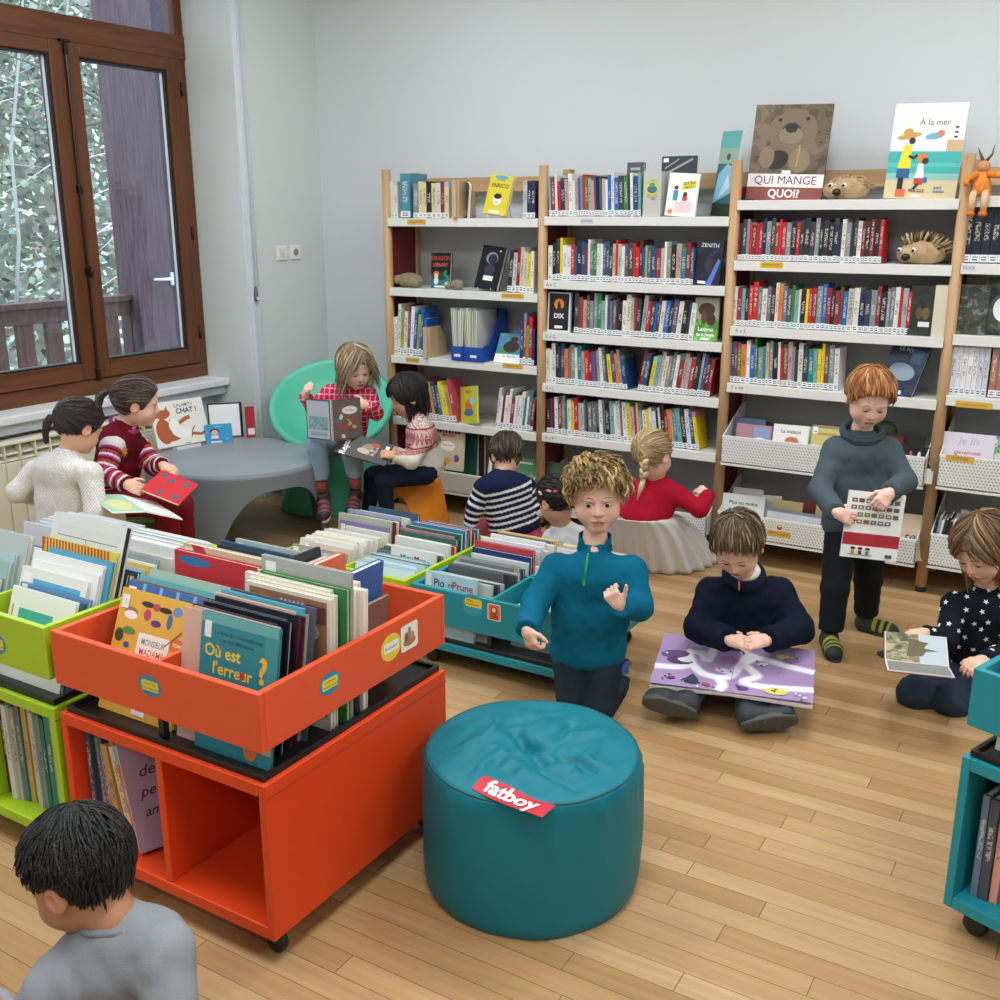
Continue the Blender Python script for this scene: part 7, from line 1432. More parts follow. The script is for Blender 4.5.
def art_grid(Ar, w_, h):
    Ar.rect(-w_/2, h*.19, w_/2, h*.38, 'b02838'); r = random.Random(2)
    for j in range(4):
        for i in range(7 if j < 3 else 6):
            u = (-.43+.125*i)*w_; v = h*(.84-.105*j); Ar.rect(u, v, u+w_*.1, v+h*.06, ['5c4838', '6c7c58', '8c6850', '586878'][r.randrange(4)]); Ar.ellipse(u+w_*.05, v+h*.03, w_*.03, h*.015, ['d8b890', 'a03830', 'e0d8c0'][r.randrange(3)], 0, 8)
    for i, cc in enumerate(('b89030', '5c2c28', '4878b0')): u = (-.3+.13*i)*w_; Ar.ellipse(u, h*.135, w_*.04, h*.025, 'd8a888', 0, 10); Ar.ellipse(u, h*.15, w_*.045, h*.02, '3c2418', 0, 10); Ar.rect(u-w_*.03, h*.06, u+w_*.03, h*.115, cc)
    Ar.rect(-w_*.38, h*.045, w_*.05, h*.06, '80a850'); Ar.rect(w_*.28, h*.04, w_*.4, h*.09, '505458')
held_board([(840, 556), (896, 562), (847, 490)], (3.68, 3.66, 3.64), 'white picture book with photo grid and red band, held by the standing boy', art_grid, .012)
# --- boy sitting on the floor in navy
hd = A(738, 545, 3.42); nk = A(744, 578, 3.56); ch = A(745, 598, 3.60); pl = A(747, 652, 3.70)
root, Mh, base, hv, fd, xd = child('brown-haired boy in a navy sweatshirt sitting on the floor over a big purple map book', (pl.x, pl.y, 0), hd, yaw_to(hd, -8), 42, 3, 1.0, nk, ch, pl,
    [A(710, 588, 3.62), A(781, 588, 3.60)], [A(699, 628, 3.55), A(799, 629, 3.53)], [A(728, 640, 3.40), A(768, 640, 3.40)], [A(732, 664, 3.70), A(764, 664, 3.70)], [A(700, 674, 3.56), A(772, 678, 3.52)], [A(690, 694, 3.38), A(748, 707, 3.33)],
    skin='eac0ac', torso_w=1.12, top='141c2c', top_m=FLEECE, sleeve=(.054, .05, .042), bottom='3c4858', leg=(.06, .05, .045), wr=.0022,
    hands=(dict(side='R', f=RTV*.95-UP*.1, n=-FWD*.6+UP*.8, curl=(.25,.3,.3,.35), thumb=.3), dict(side='L', f=-RTV*.95-UP*.12, n=-FWD*.6+UP*.8, curl=(.3,.35,.4,.4), thumb=.3)))
eye_parts(root, Mh, hd, 1., base, open_=.12, iris='3c2c20'); face_extras(root, Mh, hd, 1., base, hv, brow='8c6c50', lip='c07468')
mb, ms, T, r = hair(root, Mh, hd, 1., base, ['6c5844', '54422f', '9c8860'], 'short', 9, n=520, length=.062, width=.0034, hl=(.84, -.53, .022), volume=1.2, fringe=.45, down=.35, over=.012); mb.build('hair', root)
ring(root, base, nk+UP*.012, UP*1+Vector(fd)*.5, .056, .02, '182234', 'hood'); ring(root, base, nk+UP*.026-Vector(fd)*.008, UP*1+Vector(fd)*.4, .046, .012, 'd8d4cc', 'hood_lining')
z0 = A(739, 581, 3.485); mb = MB(); mb.tube([z0-base, A(739, 590, 3.475)-base], .003, mat('d86848', .5), 6); mb.build('zip', root)
for k, (a_, t_) in enumerate(((A(690, 697, 3.36), -RTV*.93+FWD*.1+UP*.22), (A(748, 709, 3.31), RTV*.95-FWD*.0+UP*.12))):
    shoe(root, a_+FWD*.03, t_, FWD*.9+UP*.45, '30343a', '54544f', 'shoe', 1.05, base)
# the big open map book on his legs
o = empty('open_book', (0, 0, 0), 0, 'large purple board book with winding white roads, open across the navy boy\'s legs', 'book')
c4 = [on_z(640, 681, .125), on_z(805, 702, .125), on_z(822, 655, .16), on_z(675, 632, .16)]
u = (c4[1]-c4[0]); u.normalize(); v = ((c4[3]-c4[0])+(c4[2]-c4[1]))/2; v = v-u*v.dot(u); v.normalize(); n = u.cross(v); cc_ = sum(c4, Vector())/4; o.location = cc_; Mx = Matrix((u, v, n)).transposed(); o.rotation_euler = Mx.to_euler()
W2, H2 = ((c4[1]-c4[0]).length+(c4[2]-c4[3]).length)/4, ((c4[3]-c4[0]).length+(c4[2]-c4[1]).length)/4
for s_ in (-1, 1):
    mb = MB(); mb.box((0 if s_ > 0 else -W2, -H2, -.012), (W2 if s_ > 0 else 0, H2, -.002), mat('e4dcd8', .5)); mb.box((0 if s_ > 0 else -W2, -H2, -.014), (W2 if s_ > 0 else 0, H2, -.012), mat('c8b8cc', .5)); q_ = mb.build('board_pages', o, .002); q_.rotation_euler = (0, s_*R(2), 0)
Ar = Art(Matrix.Translation((0, 0, .0015))); Ar.rect(-W2, -H2, W2, H2, 'a88cb8')
X_ = lambda q: (q[0]*W2, q[1]*H2)
for w_, cc in ((.040, 'd0c0dc'), (.027, 'f0ecf4')):
    Ar.line([X_(q) for q in ((-1,-.35),(-.7,-.3),(-.55,-.1),(-.62,.3),(-.45,.35),(-.35,.1),(-.3,.5),(-.2,.95))], w_, cc, 7); Ar.line([X_(q) for q in ((-.55,-.1),(-.35,-.45),(-.05,-.45),(.1,.1),(.3,.4),(.6,.25),(1,.1))], w_, cc, 7)
    Ar.line([X_(q) for q in ((.15,.5),(.12,.1),(.2,-.05),(.3,-.3),(.15,-.55),(.4,-.65),(1,-.55))], w_, cc, 7); Ar.line([X_(q) for q in ((-.2,-.45),(-.1,-.75),(-.15,-1))], w_, cc, 7); Ar.line([X_(q) for q in ((.3,.4),(.1,.6),(.15,.98))], w_, cc, 7)
Ar.ellipse(*X_((-.15, .1)), .03, .055, 'b894c4'); r = random.Random(6)
for (a_, b_, cc, w_) in ((-.78,.2,'684878',.05),(-.7,-.05,'583868',.045),(-.62,.0,'e8e4ec',.03),(-.12,-.25,'e8d8f0',.03),(-.05,.75,'d8cc60',.022),(.62,.55,'d8cc60',.03),(.72,.45,'8c7090',.03),(.55,-.78,'d8d070',.04),(.15,-.82,'684878',.02),(-.75,-.75,'50405c',.015),(-.55,-.75,'50405c',.015),(-.3,-.85,'a05850',.015),(.35,.15,'ece4f0',.02),(0,.6,'503c58',.018),(.9,-.9,'f4f4f0',.008)):
    Ar.ellipse(*X_((a_, b_)), w_, w_*.55, cc, r.uniform(-.4, .4), 9)
    for q in range(3): Ar.ellipse(a_*W2+r.uniform(-.03, .03), b_*H2+r.uniform(-.02, .02), .006, .004, r.choice(['2c2430', 'f4f0f4', '6c4860', '302838']), r.uniform(0, 3), 6)
for q in range(12): a_, b_ = r.uniform(-.9, .9), r.uniform(-.9, .9); Ar.line([X_((a_, b_)), X_((a_+.03, b_+.12))], .0015, '6c5880')
Ar.line([(0, -H2), (0, H2)], .002, '9880a4'); Ar.build('printed_map', o)
# --- girl in the star pattern top, kneeling at the right
hd = A(983, 548, 3.50); nk = A(986, 586, 3.60); ch = A(985, 612, 3.62); pl = A(985, 662, 3.72)
root, Mh, base, hv, fd, xd = child('girl in a navy top printed with white stars kneeling over an open picture book', (pl.x, pl.y, 0), hd, yaw_to(hd, -28), 34, 6, 1.08, nk, ch, pl,
    [A(953, 600, 3.62), A(1018, 602, 3.62)], [A(946, 642, 3.56), A(1022, 645, 3.52)], [A(926, 633, 3.52), A(985, 660, 3.38)], [A(965, 676, 3.74), A(995, 680, 3.72)], [A(916, 694, 3.52), A(952, 700, 3.46)], [A(930, 676, 3.80), A(985, 690, 3.80)],
    skin='e8bca4', torso_w=1.05, top='161c28', sleeve=(.044, .038, .030), bottom='2c3848', leg=(.064, .062, .045),
    hands=(dict(side='R', f=-RTV*.9-UP*.05-FWD*.2, n=UP*.9-FWD*.3, curl=(.3,.35,.4,.4), thumb=.4), dict(side='L', f=-RTV*.8-UP*.2-FWD*.3, n=UP*.9-FWD*.3, curl=(.3,.35,.4,.4), thumb=.4)))
eye_parts(root, Mh, hd, 1.08, base, open_=.15, iris='3c2c20'); face_extras(root, Mh, hd, 1.08, base, hv, brow='80603c', lip='c0746c')
HB = ['8c7050', '6c5238', 'b08e68']
mb, ms, T, r = hair(root, Mh, hd, 1.08, base, HB, 'long', 13, n=520, length=.20, width=.0034, hl=(.88, -.47, .040), volume=1.0, down=.75, over=.30, facecut=.026); mb.build('hair', root)
tp = [o for o in kids(root) if o.name.startswith('top')][0]; me_ = tp.data; me_.calc_loop_triangles() if False else None
Ar = MB(); r = random.Random(4); used = []; ws = mat('e8e8e4', .7)
pv = [(p.center.copy(), p.normal.copy()) for p in me_.polygons]; r.shuffle(pv)
for c_, n_ in pv:
    if len(used) > 150: break
    if any((c_-u).length < .031 for u in used): continue
    used.append(c_); q = n_.to_track_quat('Z', 'Y').to_matrix().to_4x4(); rot = r.uniform(0, 6)
    pts = [(.0105*(1 if k % 2 == 0 else .45)*math.cos(rot+PI*k/5), .0105*(1 if k % 2 == 0 else .45)*math.sin(rot+PI*k/5), .0028) for k in range(10)]
    Ar.add(pts, [list(range(10))], ws, False, Matrix.Translation(c_) @ q)
Ar.build('star_print', tp)
shoe(root, A(915, 675, 3.86), -RTV*.95+FWD*.2, -FWD*.5-UP*.6, '282a2e', '3a3c3e', 'shoe', .95, base)
# her open book
def open_book(label, sp0, sp1, l0, l1, r0, r1, front, artL, artR, cover=None, covart=None, name='open_book', group=None, th=.006, flip=1):
    """two leaves meeting at the spine sp0 (near/bottom) - sp1 (far/top); l0,l1 and r0,r1 the outer corners"""
    base_ = (sp0+sp1)/2; o = empty(name, base_, 0, label, 'book', group)
    for (e0, e1, art, side) in ((l0, l1, artL, -1), (r0, r1, artR, 1)):
        v = (sp1-sp0); h_ = v.length; v = v.normalized(); u = ((e0-sp0)+(e1-sp1))/2; u = u-v*u.dot(v); w_ = u.length; u = u.normalized(); n = (u.cross(v) if side > 0 else v.cross(u))*flip
        M4 = Matrix.Translation(base_-base_) @ Matrix((u*side, v, n)).transposed().to_4x4()
        lo, hi = (0, w_) if side > 0 else (-w_, 0)
        mb = MB(); mb.box((lo, -h_/2, -th), (hi, h_/2, -th+.002), mat(cover or front, .35), M4); mb.build('cover', o)
        mb = MB(); mb.box((lo+.002*side if side > 0 else lo+.004, -h_/2+.003, -th+.002), (hi-.004 if side > 0 else hi-.002, h_/2-.003, 0), mat(front, .6), M4); mb.build('pages', o)
        if art: Ar = Art(M4 @ Matrix.Translation(((lo+hi)/2, -h_/2, .0004))); art(Ar, w_, h_); Ar.build('printed_page', o)
        if covart: Ar = Art(M4 @ Matrix.Translation(((lo+hi)/2, -h_/2, -th-.0004)) @ Matrix.Diagonal((1, 1, -1, 1))); covart[0 if side < 0 else 1](Ar, w_, h_); Ar.build('cover_art', o)
    return o
def art_castle(Ar, w_, h): Ar.rect(-w_*.47, h*.03, w_*.47, h*.97, 'b8c4cc'); Ar.rect(-w_*.47, h*.03, w_*.47, h*.55, art_mat('pic', '8c8468', 'b0a880', '5c5848', 30)); Ar.poly([(-w_*.3,h*.4),(w_*.3,h*.35),(w_*.25,h*.6),(w_*.1,h*.65),(w_*.05,h*.85),(-w_*.02,h*.62),(-w_*.2,h*.7)], '68604c')
open_book('picture book open at a castle scene, held by the girl in stars', A(884, 660, 3.36), A(950, 667, 3.30), A(857, 628, 3.50), A(925, 634, 3.46), A(886, 670, 3.20), A(952, 676, 3.14), 'dfe2e4', art_castle, lambda Ar, w_, h: Ar.rect(-w_*.46, h*.04, w_*.46, h*.96, '8c8c80'), '7c2030')
# --- girl in red top and white skirt at the third bookcase, seen from behind
hd = A(653, 455, 4.62); nk = A(657, 480, 4.68); ch = A(654, 492, 4.70); pl = A(641, 516, 4.72)
root, Mh, base, hv, fd, xd = child('girl with a blond braid, red top and white tulle skirt kneeling at the bookcase', (pl.x, pl.y, 0), hd, yaw_to(hd, 180)+(-38), 14, -6, 1.0, nk, ch, pl,
    [A(680, 492, 4.64), A(632, 488, 4.76)], [A(700, 509, 4.60), A(628, 505, 4.95)], [A(708, 495, 4.72), A(640, 512, 5.0)], [A(652, 532, 4.78), A(638, 532, 4.78)], [A(664, 548, 4.98), A(646, 548, 5.0)], [A(655, 550, 4.86), A(645, 550, 4.86)],
    skin='ecc4ae', torso_w=1.02, top='a8142c', sleeve=(.042, .038, .033), bottom='d8d4d0', leg=(.05, .042, .03), wr=.0012,
    hands=(dict(side='R', f=-RTV*.6+FWD*.5+UP*.35, n=UP*.5-FWD*.6, curl=(.5,.6,.7,.7), thumb=.4),), bot_m=CLOTH)
mb, ms, T, r = hair(root, Mh, hd, 1.0, base, ['c0a47c', '9c8058', 'dcc8a0'], 'tied', 17, n=460, length=.10, width=.0032, hl=(.86, -.5, .036), volume=.7, down=.1, tail=(0, -.10, .03), over=.01)
b0 = Mh.transposed() @ (A(644, 446, 4.54)-hd); b1 = Mh.transposed() @ (A(644, 478, 4.55)-hd); b2 = Mh.transposed() @ (A(637, 500, 4.58)-hd)
for k in range(11):
    p = b0.lerp(b1, k/10); side = 1 if k % 2 else -1; q = p+Vector((side*.009, 0, 0)); mb.ell((0, 0, 0), (.0125, .014, .019), ms[k % 3], 12, 8, T @ Matrix.Translation(q) @ Matrix.Rotation(side*.6, 4, 'Y'))
mb.tube([T @ b1, T @ b1.lerp(b2, .4), T @ b2], [.009, .013, .002], ms[2], 10); mb.build('hair', root)
mb = MB(); mb.lathe([(.010, -.005), (.0125, 0), (.010, .005)], mat('208890', .6), 14, T @ Matrix.Translation(b1)); mb.build('hair_tie', root)
# skirt: pleated cone from the waist to the floor
wc = A(640, 516, 4.70)-base; vs = []; fs = []; N = 140; ex = xd; ey = Vector(fd); rows = 16
bc = on_z(654, 561)-base; bc.z = 0
for j in range(rows+1):
    s_ = j/rows; c_ = wc.lerp(bc, s_**.8); z_ = wc.z*(1-s_**1.25)+.004
    for i in range(N):
        a = 2*PI*i/N; rr = .128+(.125+.035*math.cos(a-R(10)))*s_**.6; pl_ = 1+(.05*s_+.012)*math.sin(a*22+1.5*math.sin(a*3))+.03*s_*math.sin(a*5+1)
        vs.append((c_.x+RTV.x*rr*pl_*math.cos(a)+FWD.x*rr*pl_*.8*math.sin(a), c_.y+RTV.y*rr*pl_*math.cos(a)+FWD.y*rr*pl_*.8*math.sin(a), max(.004, z_+.012*s_*math.sin(a*9)*(1-s_))))
for j in range(rows):
    for i in range(N): i2 = (i+1) % N; fs.append((j*N+i, (j+1)*N+i, (j+1)*N+i2, j*N+i2))
mb = MB(); mb.add(vs, fs, mat('d6d4d4', .8, .2, bump=.2, bscale=200), True); sk = mb.build('skirt', root); so = sk.modifiers.new('cloth', 'SOLIDIFY'); so.thickness = .003
ring(root, base, nk, UP, .042, .007, '8c1426', 'collar')
# --- boy in the striped sweater, from behind
hd = A(507, 455, 4.98); nk = A(503, 474, 4.95); ch = A(505, 487, 4.94); pl = A(514, 523, 5.02)
sw, sn = np.array(lin('e8e8ea')), np.array(lin('1a2344'))
def stripes(V, bi, bt):
    z = V[:, 2]; up_ = npv((nk-pl).normalized()); t_ = (V-npv(pl))@up_; m = ((t_ % .031) < .0125) & (t_ < .205) & (t_ > -.0); arm = bi > 0; m2 = ((bt+.02) % .034) < .014
    m = np.where(arm, m2 & (bi < 5), m); return np.where(m[:, None], sw, sn)
root, Mh, base, hv, fd, xd = child('boy in a navy and white striped sweater kneeling with his back turned', (pl.x, pl.y, 0), hd, yaw_to(hd, 180)+18, 42, 0, .95, nk, ch, pl,
    [A(528, 484, 4.98), A(482, 484, 4.90)], [A(537, 508, 5.02), A(475, 506, 4.94)], [A(530, 524, 5.15), A(470, 525, 4.98)], [A(525, 532, 5.05), A(500, 534, 5.03)], [A(528, 530, 5.25), A(482, 532, 5.22)], [A(535, 542, 5.0), A(495, 546, 4.98)],
    skin='dcae98', torso_w=1.12, top=stripes, top_m=KNIT, top_h=.0042, sleeve=(.044, .04, .034), bottom='a84860', leg=(.07, .062, .045), bot_m=CLOTH,
    hands=(dict(side='L', f=-UP*.8-RTV*.2+FWD*.3, n=-RTV, curl=(.3,)*4),))
mb, ms, T, r = hair(root, Mh, hd, .95, base, ['4c3c30', '3a2c22', '6a5440'], 'short', 19, n=460, length=.06, width=.0034, hl=(.80, -.6, .034), volume=1.1, down=.2, over=.02); mb.build('hair', root)
# --- girl with the pink hair clips, mostly hidden
hd = A(557, 500, 4.42); nk = A(562, 526, 4.46); ch = A(567, 540, 4.48); pl = A(575, 580, 4.56)
root, Mh, base, hv, fd, xd = child('dark-haired girl with pink hair clips and a white top behind the curly boy', (pl.x, pl.y, 0), hd, yaw_to(hd, 180)+42, 26, 0, .98, nk, ch, pl,
    [A(590, 540, 4.42), A(550, 542, 4.52)], [A(592, 572, 4.45), A(545, 570, 4.6)], [A(575, 585, 4.6), A(548, 588, 4.7)], [A(585, 592, 4.58), A(565, 592, 4.58)], [A(570, 585, 4.8), A(550, 585, 4.8)], [A(590, 598, 4.55), A(570, 600, 4.55)],
    skin='d8a890', torso_w=1.0, top='dcdadc', top_m=KNIT, bottom='8c2c34', bot_m=CLOTH)
mb, ms, T, r = hair(root, Mh, hd, .98, base, ['2a2220', '1c1614', '3c302a'], 'tied', 23, n=440, length=.09, width=.0032, hl=(.86, -.5, .034), volume=.6, down=.1, tail=(.02, -.105, .0), over=.008)
tl_ = [Mh.transposed() @ (A(px, py, d)-hd) for px, py, d in ((571, 505, 4.36), (578, 507, 4.34), (584, 515, 4.34), (588, 526, 4.35))]
for q in range(24): a = r.uniform(0, 6.28); rr = r.random()*.014; mb.tube([T @ (p+Vector((math.cos(a)*rr*(1+i*.25), math.sin(a)*rr, 0))) for i, p in enumerate(tl_)], [.003, .004, .0035, .001], HAIRM(['5c4838', '3c3028', '75604c'][q % 3]), 5, caps=False)
mb.build('hair', root)
for (px, py, cc, rt_) in ((540, 493, 'e8c8a0', .9), (549, 491, 'd89898', .4), (556, 491, 'd85868', -.2), (570, 492, 'd04858', 0)):
    mb = MB(); p_ = A(px, py, 4.325)-base; mb.ell((0,0,0), (.012, .005, .006), mat(cc, .35), 12, 8, Matrix.Translation(p_) @ Matrix.Rotation(YAW, 4, 'Z') @ Matrix.Rotation(rt_, 4, 'Y')); mb.build('hair_clip', root)
# --- blonde girl reading in the bowl chair
hd = A(355, 367, 5.14); nk = A(350, 386, 5.24); ch = A(348, 397, 5.26); pl = A(342, 436, 5.34)
pk_, wh_ = np.array(lin('c42850')), np.array(lin('e8b8c0'))
def plaid(V, bi, bt):
    a = (V@npv(RTV)) % .026; b = (V[:, 2]) % .028; t2 = bt % .026; m = (a < .0035) | (b < .0035); return np.where(m[:, None], wh_, pk_)
root, Mh, base, hv, fd, xd = child('blonde girl in a pink plaid shirt and light jeans reading in the bowl chair', (pl.x, pl.y, 0), hd, yaw_to(hd, 22), 26, 4, 1.0, nk, ch, pl,
    [A(328, 390, 5.26), A(370, 391, 5.24)], [A(313, 408, 5.20), A(376, 413, 5.16)], [A(305, 396, 5.06), A(366, 405, 5.02)], [A(328, 446, 5.34), A(352, 446, 5.32)], [A(318, 446, 5.08), A(352, 452, 5.06)], [A(321, 478, 5.14), A(355, 474, 5.14)],
    skin='ecc4b0', torso_w=1.0, top=plaid, top_h=.004, sleeve=(.042, .036, .031), bottom='8ca4bc', leg=(.058, .052, .044),
    hands=(dict(side='R', f=UP*.7-FWD*.4+RTV*.2, n=-RTV*.9-FWD*.2, curl=(.6,)*4, thumb=.4), dict(side='L', f=-RTV*.9+UP*.1-FWD*.2, n=-FWD*.9+UP*.2, curl=(.6,.65,.7,.7), thumb=.4)))
eye_parts(root, Mh, hd, 1., base, open_=.25, iris='506878'); face_extras(root, Mh, hd, 1., base, hv, brow='a88860', lip='c06060', mouth_open=.8)
mb, ms, T, r = hair(root, Mh, hd, 1., base, ['b09c7c', '88745a', 'd4c4a0'], 'long', 29, n=520, length=.17, width=.0034, hl=(.88, -.47, .034), volume=1.1, down=.75, over=.20, curl=.002, wave=.5, facecut=.022); mb.build('hair', root)
for k, (px, py, d, rr) in enumerate(((321, 480, 5.15, '9a5048'), (355, 477, 5.15, '9a5048'))):
    a_ = A(px, py, d)-base; f_ = A(px+(0 if k == 0 else 1), py+17, d+.02)-base; mb = MB(); mb.tube([a_+Vector((0,0,.02)), f_+Vector((0, 0, .03))], [.033, .031], mat(rr, .9, .1, bump=.3), 12); mb.build('sock', root)
shoe(root, A(322, 493, 5.15), -FWD*.75-UP*.6+RTV*.15, UP*.7-FWD*.6, '3c2c34', 'b8b0b0', 'shoe', .95, base, '8c4c58')
shoe(root, A(355, 490, 5.15), -FWD*.8-UP*.45-RTV*.1, UP*.7-FWD*.5, '3c2c34', 'b8b0b0', 'shoe', .95, base, '8c4c58')
def cvL(Ar, w_, h): Ar.rect(-w_*.46, h*.04, w_*.46, h*.96, 'b8c0cc'); Ar.rect(-w_*.4, h*.25, w_*.4, h*.58, art_mat('pic', '7ca8ac', '98b8b8', '6890a0', 30)); Ar.rect(-w_*.35, h*.1, w_*.35, h*.2, '98a4b4')
def cvR(Ar, w_, h):
    Ar.rect(-w_*.46, h*.04, w_*.46, h*.96, '645850'); Ar.ellipse(w_*.1, h*.72, w_*.28, h*.1, 'd8d4d0'); Ar.text('Les petits', w_*.1, h*.72, h*.06, '303030')
    r_ = random.Random(3)
    for q in range(16): Ar.ellipse(r_.uniform(-.4, .4)*w_, r_.uniform(.08, .58)*h, w_*.08, h*.05, ['a83838', 'c89860', '4c6880', 'd8c8b0', '6c4838'][q % 5], r_.random()*3, 9)
open_book('large hardback picture book held open upright by the blonde girl', A(333, 441, 4.92), A(331, 400, 4.88), A(310, 426, 5.0), A(305, 392, 4.98), A(359, 426, 5.0), A(360, 393, 4.98), 'e8e6e0', None, None, '585450', [cvL, cvR], name='open_book', th=.010, flip=-1)
# --- dark-haired girl on the orange stool
hd = A(408, 396, 5.10); nk = A(416, 418, 5.12); ch = A(421, 432, 5.13); pl = A(427, 466, 5.18)
cw, cr_ = np.array(lin('dcd6cc')), np.array(lin('9c2838'))
def nordic(V, bi, bt):
    z = V[:, 2]; zt = nk.z; t_ = zt-z; a = np.arctan2(V[:, 1]-ch.y, V[:, 0]-ch.x); u = (a*14) % 2-1; band = (t_ < .135)
    dia = (np.abs(u)+np.abs((t_-.075)/.032)) ; m = ((t_ > .108) & (t_ < .115)) | ((t_ > .030) & (t_ < .037)) | ((t_ > .04) & (t_ < .105) & ((dia < .9) & (dia > .45) | (dia < .2))) | ((t_ > .118) & (t_ < .135) & (u % .5 < .25)) | ((t_ <= .03) & ((u % .5 < .2)))
    m = m & band; c_ = np.where(m[:, None], cr_, cw); mm = band & ~m & (t_ > .03); c_ = np.where(mm[:, None], cw*.55+cr_*.45, c_); cu_ = (bi == 5); return np.where(cu_[:, None], np.array(lin('c8a8a8')), c_)
root, Mh, base, hv, fd, xd = child('dark-haired girl in a white and red nordic sweater sitting on the orange stool', (pl.x, pl.y, 0), hd, yaw_to(hd, 0)-78, 24, 0, .98, nk, ch, pl,
    [A(432, 436, 5.26), A(424, 438, 5.02)], [A(415, 462, 5.22), A(411, 461, 4.96)], [A(394, 452, 5.10), A(395, 456, 4.96)], [A(428, 471, 5.26), A(426, 473, 5.10)], [A(373, 475, 5.22), A(384, 480, 5.04)], [A(368, 517, 5.34), A(388, 521, 5.14)],
    skin='d8a488', torso_w=1.0, top=nordic, top_m=KNIT, top_h=.004, sleeve=(.044, .038, .032), bottom='182032', leg=(.056, .043, .034), bot_m=CLOTH, xd=None,
    hands=(dict(side='R', f=-RTV*.9+UP*.3, n=-FWD*.3+UP*.9, curl=(.4,)*4), dict(side='L', f=-RTV*.9+UP*.25-FWD*.1, n=-FWD*.5+UP*.8, curl=(.4,.45,.5,.5))))
eye_parts(root, Mh, hd, .98, base, open_=.3, iris='2c2018', lash='181010'); face_extras(root, Mh, hd, .98, base, hv, brow='2c2018', lip='b86860')
mb, ms, T, r = hair(root, Mh, hd, .98, base, ['1e1a1c', '141012', '302a2c'], 'long', 31, n=560, length=.21, width=.0036, hl=(.88, -.47, .036), volume=1.1, down=.8, over=.30, facecut=.018); mb.build('hair', root)
for a_ in (A(368, 520, 5.34), A(388, 524, 5.14)): shoe(root, Vector((a_.x, a_.y, .07)), -RTV*.9-FWD*.3, UP, '20242c', '18181c', 'shoe', .85, base)
def art_rep(Ar, w_, h): Ar.rect(-w_*.5, 0, w_*.5, h, '34302e'); Ar.text('Reptiles', -w_*.38, h*.5, h*.26, 'e8e6e2', .02, 0, R(90)) if False else Ar.text('Reptiles', 0, h*.85, h*.17, 'eceae6', .02); Ar.ellipse(0, h*.4, w_*.26, h*.17, '8c7c68', .4); Ar.ellipse(-w_*.12, h*.5, w_*.12, h*.12, 'c0b098'); [Ar.ellipse(w_*(-.2+.09*q), h*(.3+.05*math.sin(q)), w_*.05, h*.03, ['b8a890', '4c4038'][q % 2], q) for q in range(6)]; Ar.ellipse(w_*.25, h*.3, w_*.1, h*.08, 'a04038'); Ar.rect(w_*.2, h*.05, w_*.35, h*.12, 'e8e8e8')
held_board([(385, 466), (394, 445), (336, 447)], (4.92, 5.0, 4.95), "dark brown picture book about reptiles tilted on the nordic sweater girl's lap", art_rep, .008, '34302e')
# --- girl in the dark red cardigan, in profile
hd = A(137, 403, 4.42); nk = A(124, 424, 4.44); ch = A(120, 440, 4.45); pl = A(112, 492, 4.58)
cm, cpk, cw2, cor = [np.array(lin(q)) for q in ('6c1220', 'b04080', 'e4dce4', 'c04848')]
def cardi(V, bi, bt):
    C_ = np.tile(cm, (len(V), 1)); arm = (bi > 0) & (bi < 5); q = (bt % .044); q = np.where(bi >= 3, (bt+.01) % .044, q)
    C_ = np.where((arm & (q < .011))[:, None], cw2, C_); C_ = np.where((arm & (q >= .011) & (q < .021))[:, None], cpk, C_); C_ = np.where((arm & (q >= .030) & (q < .040))[:, None], cor, C_)
    t_ = V[:, 2]-pl.z; hem = (~arm) & (t_ < .05); h2 = t_ % .022; C_ = np.where((hem & (h2 < .007))[:, None], cw2, C_); return np.where((hem & (h2 >= .007) & (h2 < .012))[:, None], cpk, C_)
root, Mh, base, hv, fd, xd = child('girl in a dark red cardigan with striped sleeves sitting in profile by the window', (pl.x, pl.y, 0), hd, yaw_to(hd, 0)+84, 12, 0, 1.0, nk, ch, pl,
    [A(112, 444, 4.34), A(140, 444, 4.58)], [A(104, 474, 4.30), A(155, 466, 4.55)], [A(126, 484, 4.24), A(162, 465, 4.48)], [A(112, 502, 4.48), A(120, 498, 4.64)], [A(165, 504, 4.42), A(180, 504, 4.56)], [A(172, 552, 4.56), A(186, 548, 4.70)],
    skin='e8bca4', torso_w=1.05, top=cardi, top_m=KNIT, top_h=.004, sleeve=(.045, .042, .036), bottom='7c1c28', leg=(.066, .055, .045), bot_m=CLOTH,
    hands=(dict(side='R', f=RTV*.85-UP*.25-FWD*.2, n=-FWD*.8+UP*.4, curl=(.35,.4,.45,.5), thumb=.4), dict(side='L', f=RTV*.85-UP*.3-FWD*.2, n=UP*.9-FWD*.2, curl=(.35,.4,.4,.45), thumb=.4)))
eye_parts(root, Mh, hd, 1., base, open_=.5, iris='3c2c20'); face_extras(root, Mh, hd, 1., base, hv, brow='5c4430', lip='c07068')
mb, ms, T, r = hair(root, Mh, hd, 1., base, ['584840', '40322c', '7c6858'], 'tied', 37, n=480, length=.10, width=.0032, hl=(.88, -.47, .036), volume=.6, down=.05, tail=(0, -.105, .02), over=.006)
tq = [Mh.transposed() @ (A(px, py, d)-hd) for px, py, d in ((113, 394, 4.40), (106, 391, 4.40), (100, 396, 4.40), (98, 406, 4.40), (101, 417, 4.42))]
def pony(mb, T, r, tq, cols, n=60, rad=.022):
    for q in range(n):
        a = r.uniform(0, 6.28); rr = math.sqrt(r.random())*rad; mb.tube([T @ (p+(Vector((math.cos(a)*rr, math.sin(a)*rr*.8, math.sin(a*2)*rr*.3))*(.35 if i == 0 else 1.0 if i < 3 else .75))) for i, p in enumerate(tq)], [.002]+[.0036]*(len(tq)-2)+[.0012], HAIRM(cols[q % 3]), 5, caps=False)
